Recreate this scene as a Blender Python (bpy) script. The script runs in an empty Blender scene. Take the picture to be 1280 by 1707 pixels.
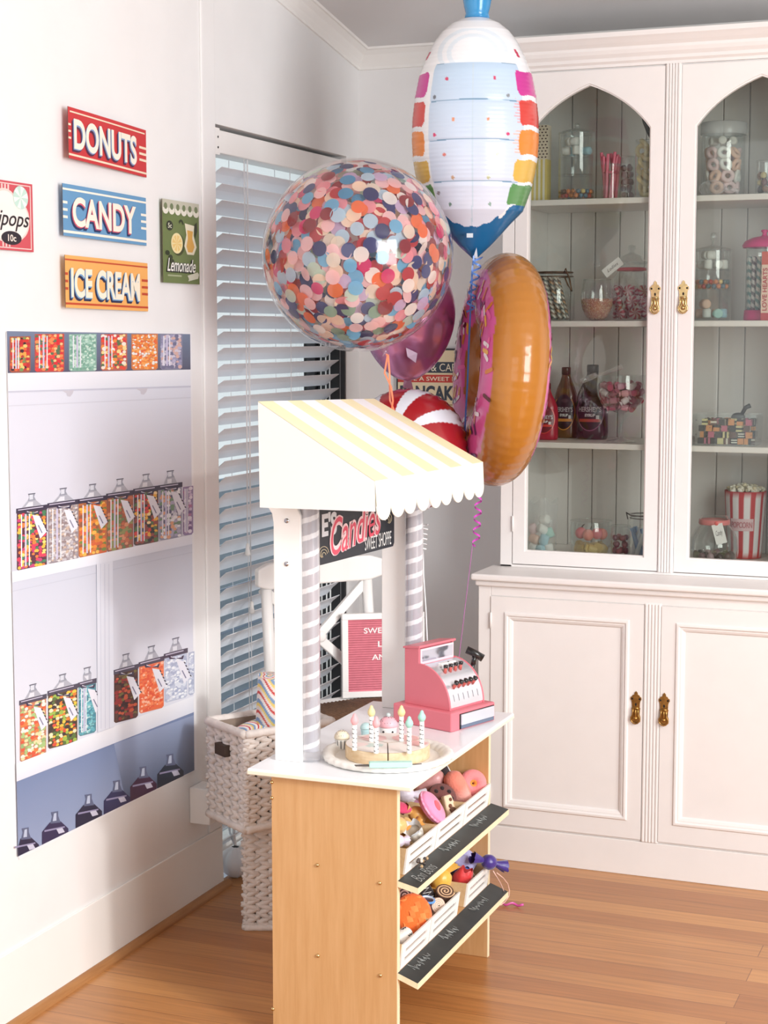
import bpy, math, random
from math import sin, cos, pi, radians, sqrt, atan2
from mathutils import Vector, Matrix, Euler

RN = random.Random(11)
SC = bpy.context.scene
COL = SC.collection

# ---------------------------------------------------------------- camera
F, PX0, PY0 = 2802.0, 640.0, 853.5           # focal length in pixels of the 1280 x 1707 frame
PITCH = math.atan(298.5 / F)
YAW = math.atan(1120 / math.hypot(F, 298.5))
CAM = Vector((2.06, 0.0, 1.5))
cd = bpy.data.cameras.new('camera')
cam = bpy.data.objects.new('camera', cd)
COL.objects.link(cam)
cam.location = CAM
cam.rotation_euler = (pi / 2 - PITCH, 0, YAW)
cd.sensor_width = 36
cd.sensor_fit = 'AUTO'
cd.lens = F * 36 / 1707
cd.clip_start = 0.05
SC.camera = cam
_n = Vector((-sin(YAW) * cos(PITCH), cos(YAW) * cos(PITCH), -sin(PITCH)))
_r = Vector((cos(YAW), sin(YAW), 0))
_u = _r.cross(_n)


def at(px, py, x=None, y=None, z=None):
    """the point of the plane x, y or z = const that the photograph shows at a pixel"""
    v = (px - PX0) * _r - (py - PY0) * _u + F * _n
    if x is not None:
        t = (x - CAM.x) / v.x
    elif y is not None:
        t = (y - CAM.y) / v.y
    else:
        t = (z - CAM.z) / v.z
    return CAM + t * v


def ppm(p):
    """pixels per metre at a point"""
    return F / ((Vector(p) - CAM).dot(_n))


# ---------------------------------------------------------------- light
W = bpy.data.worlds.new('daylight')
SC.world = W
W.use_nodes = True
wn = W.node_tree.nodes
wl = W.node_tree.links
bg = wn['Background']
tc = wn.new('ShaderNodeTexCoord')
sx = wn.new('ShaderNodeSeparateXYZ')
wl.new(tc.outputs['Generated'], sx.inputs[0])
rp = wn.new('ShaderNodeValToRGB')           # brighter sky to the west, beyond the blind
rp.color_ramp.elements[0].position = 0.25
rp.color_ramp.elements[0].color = (2.9, 3.1, 3.4, 1)
rp.color_ramp.elements[1].position = 0.55
rp.color_ramp.elements[1].color = (0.70, 0.72, 0.75, 1)
mr = wn.new('ShaderNodeMapRange')
mr.inputs['From Min'].default_value = -1
mr.inputs['From Max'].default_value = 1
wl.new(sx.outputs['X'], mr.inputs['Value'])
wl.new(mr.outputs['Result'], rp.inputs['Fac'])
wl.new(rp.outputs['Color'], bg.inputs['Color'])
bg.inputs['Strength'].default_value = 0.38


def area(name, loc, target, sx_, sy_, power, color=(1, 1, 1)):
    d = bpy.data.lights.new(name, 'AREA')
    d.shape = 'RECTANGLE'
    d.size, d.size_y, d.energy, d.color = sx_, sy_, power, color
    o = bpy.data.objects.new(name, d)
    COL.objects.link(o)
    o.location = loc
    o.rotation_euler = (Vector(target) - Vector(loc)).to_track_quat('-Z', 'Y').to_euler()
    return o


area('window_daylight', (3.6, 1.75, 1.75), (0.2, 3.3, 1.0), 1.6, 1.8, 108, (0.97, 0.985, 1.0))
area('front_fill', (1.2, -1.6, 1.7), (0.9, 4.0, 1.2), 2.4, 2.0, 20, (0.96, 0.98, 1.0))  # added fill lamp behind the camera
sd = bpy.data.lights.new('sun', 'SUN')
sd.energy = 0.75
sd.angle = radians(4)
sd.color = (1.0, 0.97, 0.93)
so = bpy.data.objects.new('sun', sd)
COL.objects.link(so)
so.rotation_euler = Vector((-0.84, 0.38, -0.36)).to_track_quat('-Z', 'Y').to_euler()

SC.view_settings.view_transform = 'Standard'
SC.view_settings.look = 'None'
SC.view_settings.exposure = 0.14
SC.view_settings.gamma = 1
SC.view_settings.use_curve_mapping = False
SC.cycles.transparent_max_bounces = 40


# ---------------------------------------------------------------- colour and material helpers
def S(r, g=None, b=None):
    if g is None:
        r, g, b = r
    f = lambda c: (c / 255) / 12.92 if c <= 10.3 else (((c / 255) + 0.055) / 1.055) ** 2.4
    return (f(r), f(g), f(b), 1.0)


MATS = {}


def mat(name, rgb=(255, 255, 255), rough=0.5, metal=0.0, var=0.03, vscale=8.0, bump=0.0, bscale=60.0,
        coat=0.0, emit=0.0, trans=0.0, sub=0.0):
    if name in MATS:
        return MATS[name]
    m = bpy.data.materials.new(name)
    m.use_nodes = True
    nt = m.node_tree
    p = nt.nodes['Principled BSDF']
    p.inputs['Roughness'].default_value = rough
    p.inputs['Metallic'].default_value = metal
    p.inputs['Coat Weight'].default_value = coat
    if sub:
        p.inputs['Subsurface Weight'].default_value = sub
        p.inputs['Subsurface Radius'].default_value = (0.01, 0.006, 0.004)
    c = S(rgb)
    t = nt.nodes.new('ShaderNodeTexCoord')
    nz = nt.nodes.new('ShaderNodeTexNoise')
    nz.inputs['Scale'].default_value = vscale
    nz.inputs['Detail'].default_value = 4
    nt.links.new(t.outputs['Object'], nz.inputs['Vector'])
    r = nt.nodes.new('ShaderNodeValToRGB')
    r.color_ramp.elements[0].position = 0.3
    r.color_ramp.elements[1].position = 0.7
    r.color_ramp.elements[0].color = tuple(max(0, k * (1 - var)) for k in c[:3]) + (1,)
    r.color_ramp.elements[1].color = tuple(min(1, k * (1 + var)) for k in c[:3]) + (1,)
    nt.links.new(nz.outputs['Fac'], r.inputs['Fac'])
    nt.links.new(r.outputs['Color'], p.inputs['Base Color'])
    if emit:
        p.inputs['Emission Color'].default_value = c
        p.inputs['Emission Strength'].default_value = emit
    if bump:
        nb = nt.nodes.new('ShaderNodeTexNoise')
        nb.inputs['Scale'].default_value = bscale
        nb.inputs['Detail'].default_value = 3
        nt.links.new(t.outputs['Object'], nb.inputs['Vector'])
        b = nt.nodes.new('ShaderNodeBump')
        b.inputs['Strength'].default_value = bump
        b.inputs['Distance'].default_value = 0.003
        nt.links.new(nb.outputs['Fac'], b.inputs['Height'])
        nt.links.new(b.outputs['Normal'], p.inputs['Normal'])
    MATS[name] = m
    return m


def vcmat(name, rough=0.5, metal=0.0, coat=0.0, bump=0.0, bscale=40.0, sheen=0.0, stretch=(1, 1, 1)):
    """surface whose own printed or dyed colours are stored with the mesh"""
    if name in MATS:
        return MATS[name]
    m = bpy.data.materials.new(name)
    m.use_nodes = True
    nt = m.node_tree
    p = nt.nodes['Principled BSDF']
    p.inputs['Roughness'].default_value = rough
    p.inputs['Metallic'].default_value = metal
    p.inputs['Coat Weight'].default_value = coat
    p.inputs['Coat Roughness'].default_value = 0.12
    p.inputs['Sheen Weight'].default_value = sheen
    a = nt.nodes.new('ShaderNodeAttribute')
    a.attribute_name = 'Col'
    nt.links.new(a.outputs['Color'], p.inputs['Base Color'])
    if bump:
        t = nt.nodes.new('ShaderNodeTexCoord')
        mp = nt.nodes.new('ShaderNodeMapping')
        mp.inputs['Scale'].default_value = stretch
        nb = nt.nodes.new('ShaderNodeTexNoise')
        nb.inputs['Scale'].default_value = bscale
        nt.links.new(t.outputs['Object'], mp.inputs['Vector'])
        nt.links.new(mp.outputs['Vector'], nb.inputs['Vector'])
        b = nt.nodes.new('ShaderNodeBump')
        b.inputs['Strength'].default_value = bump
        b.inputs['Distance'].default_value = 0.004
        nt.links.new(nb.outputs['Fac'], b.inputs['Height'])
        nt.links.new(b.outputs['Normal'], p.inputs['Normal'])
    MATS[name] = m
    return m


def glassmat(name, tint=(250, 252, 252), blend=0.25, rough=0.02, haze=0.0, power=4.0):
    """thin clear sheet: see-through with mirror reflections that grow at grazing angles"""
    if name in MATS:
        return MATS[name]
    m = bpy.data.materials.new(name)
    m.use_nodes = True
    nt = m.node_tree
    nt.nodes.remove(nt.nodes['Principled BSDF'])
    out = nt.nodes['Material Output']
    tr = nt.nodes.new('ShaderNodeBsdfTransparent')
    tr.inputs['Color'].default_value = S(tint)
    gl = nt.nodes.new('ShaderNodeBsdfGlossy')
    gl.inputs['Roughness'].default_value = rough
    gl.inputs['Color'].default_value = (1, 1, 1, 1)
    lw = nt.nodes.new('ShaderNodeLayerWeight')
    lw.inputs['Blend'].default_value = 0.5
    pw = nt.nodes.new('ShaderNodeMath')
    pw.operation = 'POWER'
    pw.inputs[1].default_value = power
    nt.links.new(lw.outputs['Facing'], pw.inputs[0])
    ma = nt.nodes.new('ShaderNodeMath')
    ma.operation = 'MULTIPLY_ADD'
    ma.inputs[1].default_value = 0.75
    ma.inputs[2].default_value = blend * 0.16
    nt.links.new(pw.outputs[0], ma.inputs[0])
    mx = nt.nodes.new('ShaderNodeMixShader')
    nt.links.new(ma.outputs[0], mx.inputs['Fac'])
    nt.links.new(tr.outputs[0], mx.inputs[1])
    nt.links.new(gl.outputs[0], mx.inputs[2])
    if haze:
        df = nt.nodes.new('ShaderNodeBsdfDiffuse')
        df.inputs['Color'].default_value = S(tint)
        m2 = nt.nodes.new('ShaderNodeMixShader')
        m2.inputs['Fac'].default_value = haze
        nt.links.new(mx.outputs[0], m2.inputs[1])
        nt.links.new(df.outputs[0], m2.inputs[2])
        mx = m2
    nt.links.new(mx.outputs[0], out.inputs['Surface'])
    MATS[name] = m
    return m


# ---------------------------------------------------------------- mesh builder
class MB:
    def __init__(s):
        s.v, s.f, s.m, s.c, s.s = [], [], [], [], []

    def add(s, vs, fs, m=0, c=None, smooth=False, vc=None, T=None):
        b = len(s.v)
        if T is not None:
            vs = [T @ Vector(p) for p in vs]
        s.v.extend([tuple(p) for p in vs])
        if vc:
            s.c.extend(vc)
        else:
            s.c.extend([c or (1, 1, 1, 1)] * len(vs))
        for k, f in enumerate(fs):
            s.f.append([b + i for i in f])
            s.m.append(m[k] if isinstance(m, list) else m)
            s.s.append(smooth)
        return s

    def box(s, x0, x1, y0, y1, z0, z1, m=0, c=None, T=None):
        vs = [(x, y, z) for z in (z0, z1) for y in (y0, y1) for x in (x0, x1)]
        fs = [(0, 2, 3, 1), (4, 5, 7, 6), (0, 1, 5, 4), (2, 6, 7, 3), (0, 4, 6, 2), (1, 3, 7, 5)]
        return s.add(vs, fs, m, c, T=T)

    def hexa(s, bottom, top, m=0, c=None, T=None):
        return s.add(list(bottom) + list(top), [(3, 2, 1, 0), (4, 5, 6, 7), (0, 1, 5, 4), (1, 2, 6, 5), (2, 3, 7, 6), (3, 0, 4, 7)], m, c, T=T)

    def poly(s, pts, m=0, c=None, T=None):
        return s.add(pts, [tuple(range(len(pts)))], m, c, T=T)

    def prism(s, pts, d, m=0, c=None, T=None, mside=None):
        """pts: planar loop; d: extrusion vector"""
        n = len(pts)
        d = Vector(d)
        a = [Vector(p) for p in pts]
        vs = a + [p + d for p in a]
        fs = [tuple(range(n))[::-1], tuple(range(n, 2 * n))] + [(i, (i + 1) % n, n + (i + 1) % n, n + i) for i in range(n)]
        mm = m if mside is None else [m, m] + [mside] * n
        return s.add(vs, fs, mm, c, T=T)

    def lathe(s, prof, n=28, m=0, c=None, colf=None, T=None, cap=True, smooth=True):
        vs, vc = [], []
        for j, (r, z) in enumerate(prof):
            for i in range(n):
                a = 2 * pi * i / n
                vs.append((r * cos(a), r * sin(a), z))
                if colf:
                    vc.append(colf(a, j / max(1, len(prof) - 1), r, z))
        fs = []
        for j in range(len(prof) - 1):
            for i in range(n):
                k = (i + 1) % n
                fs.append((j * n + i, j * n + k, (j + 1) * n + k, (j + 1) * n + i))
        if cap:
            if prof[0][0] > 1e-6:
                fs.append(tuple(range(n))[::-1])
            if prof[-1][0] > 1e-6:
                fs.append(tuple(range((len(prof) - 1) * n, len(prof) * n)))
        return s.add(vs, fs, m, c, smooth, vc or None, T)

    def cyl(s, p0, p1, r0, r1=None, n=16, m=0, c=None, cap=True, smooth=True):
        p0, p1 = Vector(p0), Vector(p1)
        d = p1 - p0
        T = Matrix.Translation(p0) @ d.to_track_quat('Z', 'Y').to_matrix().to_4x4()
        L = d.length
        return s.lathe([(r0, 0), (r0 if r1 is None else r1, L)], n, m, c, None, T, cap, smooth)

    def sphere(s, ctr=(0, 0, 0), r=1, rz=None, n=20, k=12, m=0, c=None, colf=None, T=None, ry=None):
        rx = r
        ry = ry or r
        rz = rz or r
        vs, vc, fs = [], [], []
        for j in range(k + 1):
            t = -pi / 2 + pi * j / k
            for i in range(n):
                a = 2 * pi * i / n
                vs.append((ctr[0] + rx * cos(t) * cos(a), ctr[1] + ry * cos(t) * sin(a), ctr[2] + rz * sin(t)))
                if colf:
                    vc.append(colf(a, t))
        for j in range(k):
            for i in range(n):
                q = (i + 1) % n
                fs.append((j * n + i, j * n + q, (j + 1) * n + q, (j + 1) * n + i))
        return s.add(vs, fs, m, c, True, vc or None, T)

    def torus(s, R, r, n=28, k=12, m=0, c=None, colf=None, T=None, rz=None):
        vs, vc, fs = [], [], []
        rz = rz or r
        for i in range(n):
            a = 2 * pi * i / n
            for j in range(k):
                b = 2 * pi * j / k
                vs.append(((R + r * cos(b)) * cos(a), (R + r * cos(b)) * sin(a), rz * sin(b)))
                if colf:
                    vc.append(colf(a, b))
        for i in range(n):
            for j in range(k):
                fs.append((i * k + j, ((i + 1) % n) * k + j, ((i + 1) % n) * k + (j + 1) % k, i * k + (j + 1) % k))
        return s.add(vs, fs, m, c, True, vc or None, T)

    def tube(s, path, r, n=8, m=0, c=None, closed=False, colf=None, flat=1.0, cap=True):
        path = [Vector(p) for p in path]
        N = len(path)
        vs, vc, fs = [], [], []
        up = Vector((0, 0, 1))
        prev = None
        for i, p in enumerate(path):
            a = path[(i - 1) % N] if closed or i > 0 else p
            b = path[(i + 1) % N] if closed or i < N - 1 else p
            d = (b - a)
            if d.length < 1e-9:
                d = Vector((0, 0, 1))
            d.normalize()
            if prev is None:
                prev = up if abs(d.dot(up)) < 0.9 else Vector((1, 0, 0))
            e1 = (prev - d * prev.dot(d)).normalized()
            prev = e1
            e2 = d.cross(e1)
            rr = r[i] if isinstance(r, (list, tuple)) else r
            for j in range(n):
                t = 2 * pi * j / n
                vs.append(p + e1 * rr * cos(t) + e2 * rr * flat * sin(t))
                if colf:
                    vc.append(colf(i / (N - 1), t))
        for i in range(N if closed else N - 1):
            for j in range(n):
                k = (j + 1) % n
                q = (i + 1) % N
                fs.append((i * n + j, i * n + k, q * n + k, q * n + j))
        if cap and not closed:
            fs.append(tuple(range(n))[::-1])
            fs.append(tuple(range((N - 1) * n, N * n)))
        return s.add(vs, fs, m, c, True, vc or None)

    def strip(s, path, across, m=0, c=None):
        """a flat ribbon: path points and a half width vector per point"""
        vs, fs = [], []
        for i, p in enumerate(path):
            w = across[i] if isinstance(across, list) else Vector(across)
            vs += [Vector(p) - w, Vector(p) + w]
        for i in range(len(path) - 1):
            fs.append((2 * i, 2 * i + 1, 2 * i + 3, 2 * i + 2))
        return s.add(vs, fs, m, c, True)

    def grid(s, fn, nu, nv, m=0, colf=None, c=None, wrap=False, smooth=True, flip=False):
        vs, vc, fs = [], [], []
        for j in range(nv + 1):
            for i in range(nu + (0 if wrap else 1)):
                u, v = i / nu, j / nv
                vs.append(fn(u, v))
                if colf:
                    vc.append(colf(u, v))
        w = nu if wrap else nu + 1
        for j in range(nv):
            for i in range(nu):
                k = (i + 1) % w
                q = (j * w + i, j * w + k, (j + 1) * w + k, (j + 1) * w + i)
                fs.append(q[::-1] if flip else q)
        return s.add(vs, fs, m, c, smooth, vc or None)

    def text(s, txt, o, ux, uy, w, h, m=0, c=None, bold=0.0, shear=0.0, off=0.0):
        vs, fs = glyphs(txt, bold, shear)
        o, ux, uy = Vector(o), Vector(ux), Vector(uy)
        nn = ux.cross(uy).normalized() * off
        return s.add([o + nn + ux * (p[0] * w) + uy * (p[1] * h) for p in vs], fs, m, c)

    def mesh(s, name, off=None):
        me = bpy.data.meshes.new(name)
        vs = s.v if off is None else [(a - off[0], b - off[1], c - off[2]) for a, b, c in s.v]
        me.from_pydata(vs, [], s.f)
        me.polygons.foreach_set('material_index', s.m)
        me.polygons.foreach_set('use_smooth', s.s)
        at_ = me.color_attributes.new('Col', 'FLOAT_COLOR', 'POINT')
        flat = []
        for c in s.c:
            flat.extend(c)
        at_.data.foreach_set('color', flat)
        me.update()
        return me


GLY = {}


def glyphs(txt, bold, shear):
    key = (txt, bold, shear)
    if key in GLY:
        return GLY[key]
    cu = bpy.data.curves.new('lettering', 'FONT')
    cu.body = txt
    cu.offset = bold
    cu.shear = shear
    cu.resolution_u = 5
    o = bpy.data.objects.new('lettering', cu)
    COL.objects.link(o)
    dg = bpy.context.evaluated_depsgraph_get()
    me = o.evaluated_get(dg).to_mesh()
    vs = [(v.co.x, v.co.y) for v in me.vertices]
    fs = [tuple(p.vertices) for p in me.polygons]
    o.evaluated_get(dg).to_mesh_clear()
    bpy.data.objects.remove(o)
    bpy.data.curves.remove(cu)
    x0, x1 = min(p[0] for p in vs), max(p[0] for p in vs)
    y0, y1 = min(p[1] for p in vs), max(p[1] for p in vs)
    vs = [((a - x0) / (x1 - x0), (b - y0) / (y1 - y0)) for a, b in vs]
    GLY[key] = (vs, fs)
    return GLY[key]


ORG = {}          # world origin of roots whose parts are given in world coordinates


def obj(name, mb, mats, parent=None, loc=None, bev=0.0, rot=None, seg=2):
    """link a builder as ONE mesh object; with a parent of known origin the vertices are world coordinates"""
    off = None
    if parent is not None and parent.name in ORG:
        off = ORG[parent.name]
    me = mb.mesh(name, off) if isinstance(mb, MB) else mb
    if not me.materials:
        for m in (mats if isinstance(mats, (list, tuple)) else [mats]):
            me.materials.append(m)
    o = bpy.data.objects.new(name, me)
    COL.objects.link(o)
    if parent is not None:
        o.parent = parent
        if off is not None:
            ORG[o.name] = off
    if loc is not None:
        o.location = loc
    if rot is not None:
        o.rotation_euler = rot
    if bev:
        b = o.modifiers.new('bevel', 'BEVEL')
        b.width = bev
        b.segments = seg
        b.limit_method = 'ANGLE'
    return o


def tag(o, label, cat, group=None, kind=None):
    o['label'] = label
    o['category'] = cat
    if group:
        o['group'] = group
    if kind:
        o['kind'] = kind
    return o


def struct(name, mb, mats, bev=0.0, parent=None):
    o = obj(name, mb, mats, parent, bev=bev)
    if parent is None:
        o['kind'] = 'structure'
    return o


def thing(name, label, cat, loc=(0, 0, 0), rot=(0, 0, 0), group=None, world=False):
    o = bpy.data.objects.new(name, None)
    o.empty_display_size = 0.02
    COL.objects.link(o)
    o.location = loc
    o.rotation_euler = rot
    if world:
        ORG[o.name] = Vector(loc)
    return tag(o, label, cat, group)


def dup(root, loc, rot=None, label=None, group=None, scale=None):
    r = root.copy()
    COL.objects.link(r)
    r.location = loc
    if rot is not None:
        r.rotation_euler = rot
    if scale:
        r.scale = (scale,) * 3
    if label:
        r['label'] = label
    if group:
        r['group'] = group
    for ch in list(root.children):
        c = ch.copy()
        COL.objects.link(c)
        c.parent = r
        for g in list(ch.children):
            d = g.copy()
            COL.objects.link(d)
            d.parent = c
    return r


class Kind:
    """the first placement makes the thing, the next ones copy it"""
    def __init__(s, make):
        s.make, s.first = make, {}

    def put(s, key, loc, rot, label, group, scale=None):
        if key not in s.first:
            o = s.make(key)
            s.first[key] = o
            o.location = loc
            o.rotation_euler = rot
            if scale:
                o.scale = (scale,) * 3
            o['label'] = label
            if group:
                o['group'] = group
            return o
        return dup(s.first[key], loc, rot, label, group, scale)


def rrot(a=pi):
    return (RN.uniform(-a, a), RN.uniform(-a, a), RN.uniform(-pi, pi))


def Trot(loc, rot=(0, 0, 0), sc=(1, 1, 1)):
    return Matrix.LocRotScale(Vector(loc), Euler(rot), Vector(sc))


# ---------------------------------------------------------------- materials
wall_paint = mat('wall_paint', (238, 237, 236), 0.75, var=0.015, bump=0.05, bscale=120)
ceil_paint = mat('ceiling_paint', (222, 221, 221), 0.8, var=0.01)
trim_paint = mat('trim_paint', (243, 241, 237), 0.4, var=0.01)
cab_paint = mat('cabinet_paint', (240, 236, 233), 0.35, var=0.012, vscale=14, bump=0.03, bscale=30)
gap_dark = mat('painted_gap_shade', (70, 55, 48), 0.8)  # shade of the door gaps put into the colour
white_lam = mat('white_laminate', (246, 247, 250), 0.25, var=0.01)
white_paint = mat('white_paint', (246, 244, 241), 0.4, var=0.012)
brass = mat('aged_brass', (178, 138, 78), 0.32, 1.0, var=0.25, vscale=90)
brass_hi = mat('polished_brass', (205, 178, 128), 0.25, 1.0, var=0.15, vscale=90)
dark_iron = mat('dark_hole', (25, 20, 16), 0.8)
steel = mat('brushed_steel', (200, 202, 208), 0.25, 1.0, var=0.05)
slat_mat = mat('blind_slat', (242, 243, 247), 0.45, var=0.01)
cord_mat = mat('white_cord', (240, 240, 242), 0.6)
clear = glassmat('clear_glass', (246, 249, 249), 0.5, 0.02, 0.035, 2.2)
pane_glass = glassmat('pane_glass', (236, 238, 235), 0.15)
plastic_clear = glassmat('clear_plastic', (250, 250, 252), 0.5, 0.06, 0.1, 2.5)
bag_clear = glassmat('cellophane', (248, 249, 250), 0.6, 0.1, 0.1, 2.5)
balloon_clear = glassmat('clear_vinyl', (253, 250, 250), 0.3, 0.09, 0.02, 3.5)
printm = vcmat('printed_surface', 0.55)
print_gloss = vcmat('glossy_print', 0.35, coat=0.2)
candy_vc = vcmat('candy_shell', 0.3, coat=0.3)
sugar_vc = vcmat('sugar_soft', 0.8)
felt_vc = vcmat('felt', 0.9, sheen=0.3, bump=0.35, bscale=220)
satin_vc = vcmat('satin_cloth', 0.35, sheen=0.4, bump=0.5, bscale=55)
foil_vc = vcmat('printed_foil', 0.22, coat=0.35, bump=0.05, bscale=26, stretch=(1, 1, 3))
foil_metal = vcmat('metallic_foil', 0.22, 0.65, coat=0.3, bump=0.12, bscale=24)
paper_vc = vcmat('tissue_paper', 0.8)
_nt = paper_vc.node_tree                     # tissue lets light through
_tl = _nt.nodes.new('ShaderNodeBsdfTranslucent')
_mx = _nt.nodes.new('ShaderNodeMixShader')
_mx.inputs['Fac'].default_value = 0.42
_at = [n for n in _nt.nodes if n.type == 'ATTRIBUTE'][0]
_nt.links.new(_at.outputs['Color'], _tl.inputs['Color'])
_nt.links.new(_nt.nodes['Principled BSDF'].outputs[0], _mx.inputs[1])
_nt.links.new(_tl.outputs[0], _mx.inputs[2])
_nt.links.new(_mx.outputs[0], _nt.nodes['Material Output'].inputs['Surface'])
paint_vc = vcmat('painted_wood', 0.45)
dark_plastic = mat('black_plastic', (30, 28, 28), 0.3, coat=0.3)


def woodmat(name, light, dark, axis, rough=0.4, scale=6.0, stretch=14.0, coat=0.0):
    m = bpy.data.materials.new(name)
    m.use_nodes = True
    nt = m.node_tree
    p = nt.nodes['Principled BSDF']
    p.inputs['Roughness'].default_value = rough
    p.inputs['Coat Weight'].default_value = coat
    t = nt.nodes.new('ShaderNodeTexCoord')
    mp = nt.nodes.new('ShaderNodeMapping')
    sc = [stretch, stretch, stretch]
    sc[axis] = 1.0
    mp.inputs['Scale'].default_value = sc
    nz = nt.nodes.new('ShaderNodeTexNoise')
    nz.inputs['Scale'].default_value = scale
    nz.inputs['Detail'].default_value = 6
    nz.inputs['Roughness'].default_value = 0.6
    nt.links.new(t.outputs['Object'], mp.inputs['Vector'])
    nt.links.new(mp.outputs['Vector'], nz.inputs['Vector'])
    r = nt.nodes.new('ShaderNodeValToRGB')
    r.color_ramp.elements[0].position = 0.3
    r.color_ramp.elements[1].position = 0.72
    r.color_ramp.elements[0].color = S(dark)
    r.color_ramp.elements[1].color = S(light)
    nt.links.new(nz.outputs['Fac'], r.inputs['Fac'])
    nt.links.new(r.outputs['Color'], p.inputs['Base Color'])
    MATS[name] = m
    return m


maple = woodmat('maple_veneer', (214, 170, 120), (202, 155, 102), 2, 0.4)
maple_edge = woodmat('pale_edge_banding', (248, 232, 196), (240, 220, 180), 2, 0.5)
pine = woodmat('pale_pine', (236, 214, 180), (214, 182, 138), 0, 0.5, 9.0, 8.0)
quad_wood = woodmat('oak_quarter_round', (186, 134, 84), (160, 108, 62), 1, 0.45)
crate_wood = mat('whitewashed_crate', (248, 246, 240), 0.6)
crate_raw = woodmat('raw_plywood', (226, 200, 158), (212, 180, 134), 1, 0.6)


def floor_material():
    m = bpy.data.materials.new('floor_boards')
    m.use_nodes = True
    nt = m.node_tree
    N = nt.nodes.new
    L = nt.links.new
    p = nt.nodes['Principled BSDF']
    t = N('ShaderNodeTexCoord')
    br = N('ShaderNodeTexBrick')
    br.inputs['Color1'].default_value = S(200, 142, 84)
    br.inputs['Color2'].default_value = S(162, 102, 54)
    br.inputs['Mortar'].default_value = S(128, 78, 42)
    br.inputs['Scale'].default_value = 1.0
    br.inputs['Mortar Size'].default_value = 0.0011
    br.inputs['Mortar Smooth'].default_value = 0.3
    br.inputs['Brick Width'].default_value = 2.3
    br.inputs['Row Height'].default_value = 0.083
    br.offset = 0.37
    br.squash = 1.0
    L(t.outputs['Object'], br.inputs['Vector'])
    mp = N('ShaderNodeMapping')
    mp.inputs['Scale'].default_value = (1.2, 26, 1)
    L(t.outputs['Object'], mp.inputs['Vector'])
    nz = N('ShaderNodeTexNoise')
    nz.inputs['Scale'].default_value = 3.0
    nz.inputs['Detail'].default_value = 6
    L(mp.outputs['Vector'], nz.inputs['Vector'])
    mx = N('ShaderNodeMix')
    mx.data_type = 'RGBA'
    mx.blend_type = 'OVERLAY'
    mx.inputs['Factor'].default_value = 0.38
    L(br.outputs['Color'], mx.inputs['A'])
    L(nz.outputs['Fac'], mx.inputs['B'])
    L(mx.outputs['Result'], p.inputs['Base Color'])
    p.inputs['Roughness'].default_value = 0.3
    p.inputs['Coat Weight'].default_value = 0.1
    p.inputs['Coat Roughness'].default_value = 0.2
    return m


floor_m = floor_material()

# ================================================================ the room
YB = 4.969                        # back wall
XR, YF = 4.2, -2.4
RAKE = 0.178                      # the ceiling rises towards the viewer


def zc(y):
    return 2.316 + RAKE * (YB - y)


b = MB()
b.box(-0.02, XR, YF, YB + 0.05, -0.04, 0.0)
struct('floor', b, floor_m)
YW0, YW1, ZW = 3.981, 4.868, 2.043       # the opening in the left wall
b = MB()
T = -0.14


def wall_piece(y0, y1, z0, z1a, z1b):
    b.hexa([(T, y0, z0), (0, y0, z0), (0, y1, z0), (T, y1, z0)], [(T, y0, z1a), (0, y0, z1a), (0, y1, z1b), (T, y1, z1b)])


wall_piece(YF, YW0, 0, zc(YF) + 0.1, zc(YW0) + 0.1)
wall_piece(YW0, YW1, ZW, zc(YW0) + 0.1, zc(YW1) + 0.1)
wall_piece(YW1, YB + 0.14, 0, zc(YW1) + 0.1, zc(YB) + 0.1)
struct('wall_left', b, wall_paint)
b = MB()
b.box(0.0, XR, YB, YB + 0.14, 0, 2.6)
struct('wall_back', b, wall_paint)
b = MB()
zt = 0.052
b.hexa([(-0.14, YF, zc(YF) + zt), (XR, YF, zc(YF) + zt), (XR, YB + 0.14, zc(YB + 0.14) + zt), (-0.14, YB + 0.14, zc(YB + 0.14) + zt)],
       [(-0.14, YF, zc(YF) + zt + .08), (XR, YF, zc(YF) + zt + .08), (XR, YB + 0.14, zc(YB + 0.14) + zt + .08), (-0.14, YB + 0.14, zc(YB + 0.14) + zt + .08)])
struct('ceiling', b, ceil_paint)

# coved cornice: profile (distance from the wall, height above the lower edge)
COVE = [(0.0, 0.0), (0.006, 0.0), (0.008, 0.008), (0.016, 0.02), (0.03, 0.036), (0.046, 0.046), (0.052, 0.046), (0.055, 0.052), (0.0, 0.054)]
b = MB()
A = [(q, YF, zc(YF) + h) for q, h in COVE]
B = [(q, YB - q, zc(YB) + h + RAKE * q) for q, h in COVE]
n = len(COVE)
b.add(A + B, [(i, (i + 1) % n, n + (i + 1) % n, n + i) for i in range(n)], smooth=False)
struct('trim_1', b, trim_paint)
b = MB()
A = [(q, YB - q, zc(YB) + h + RAKE * q) for q, h in COVE]
B = [(XR, YB - q, zc(YB) + h + RAKE * q) for q, h in COVE]
b.add(A + B, [(i, (i + 1) % n, n + (i + 1) % n, n + i)[::-1] for i in range(n)])
struct('trim_2', b, trim_paint)

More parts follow.
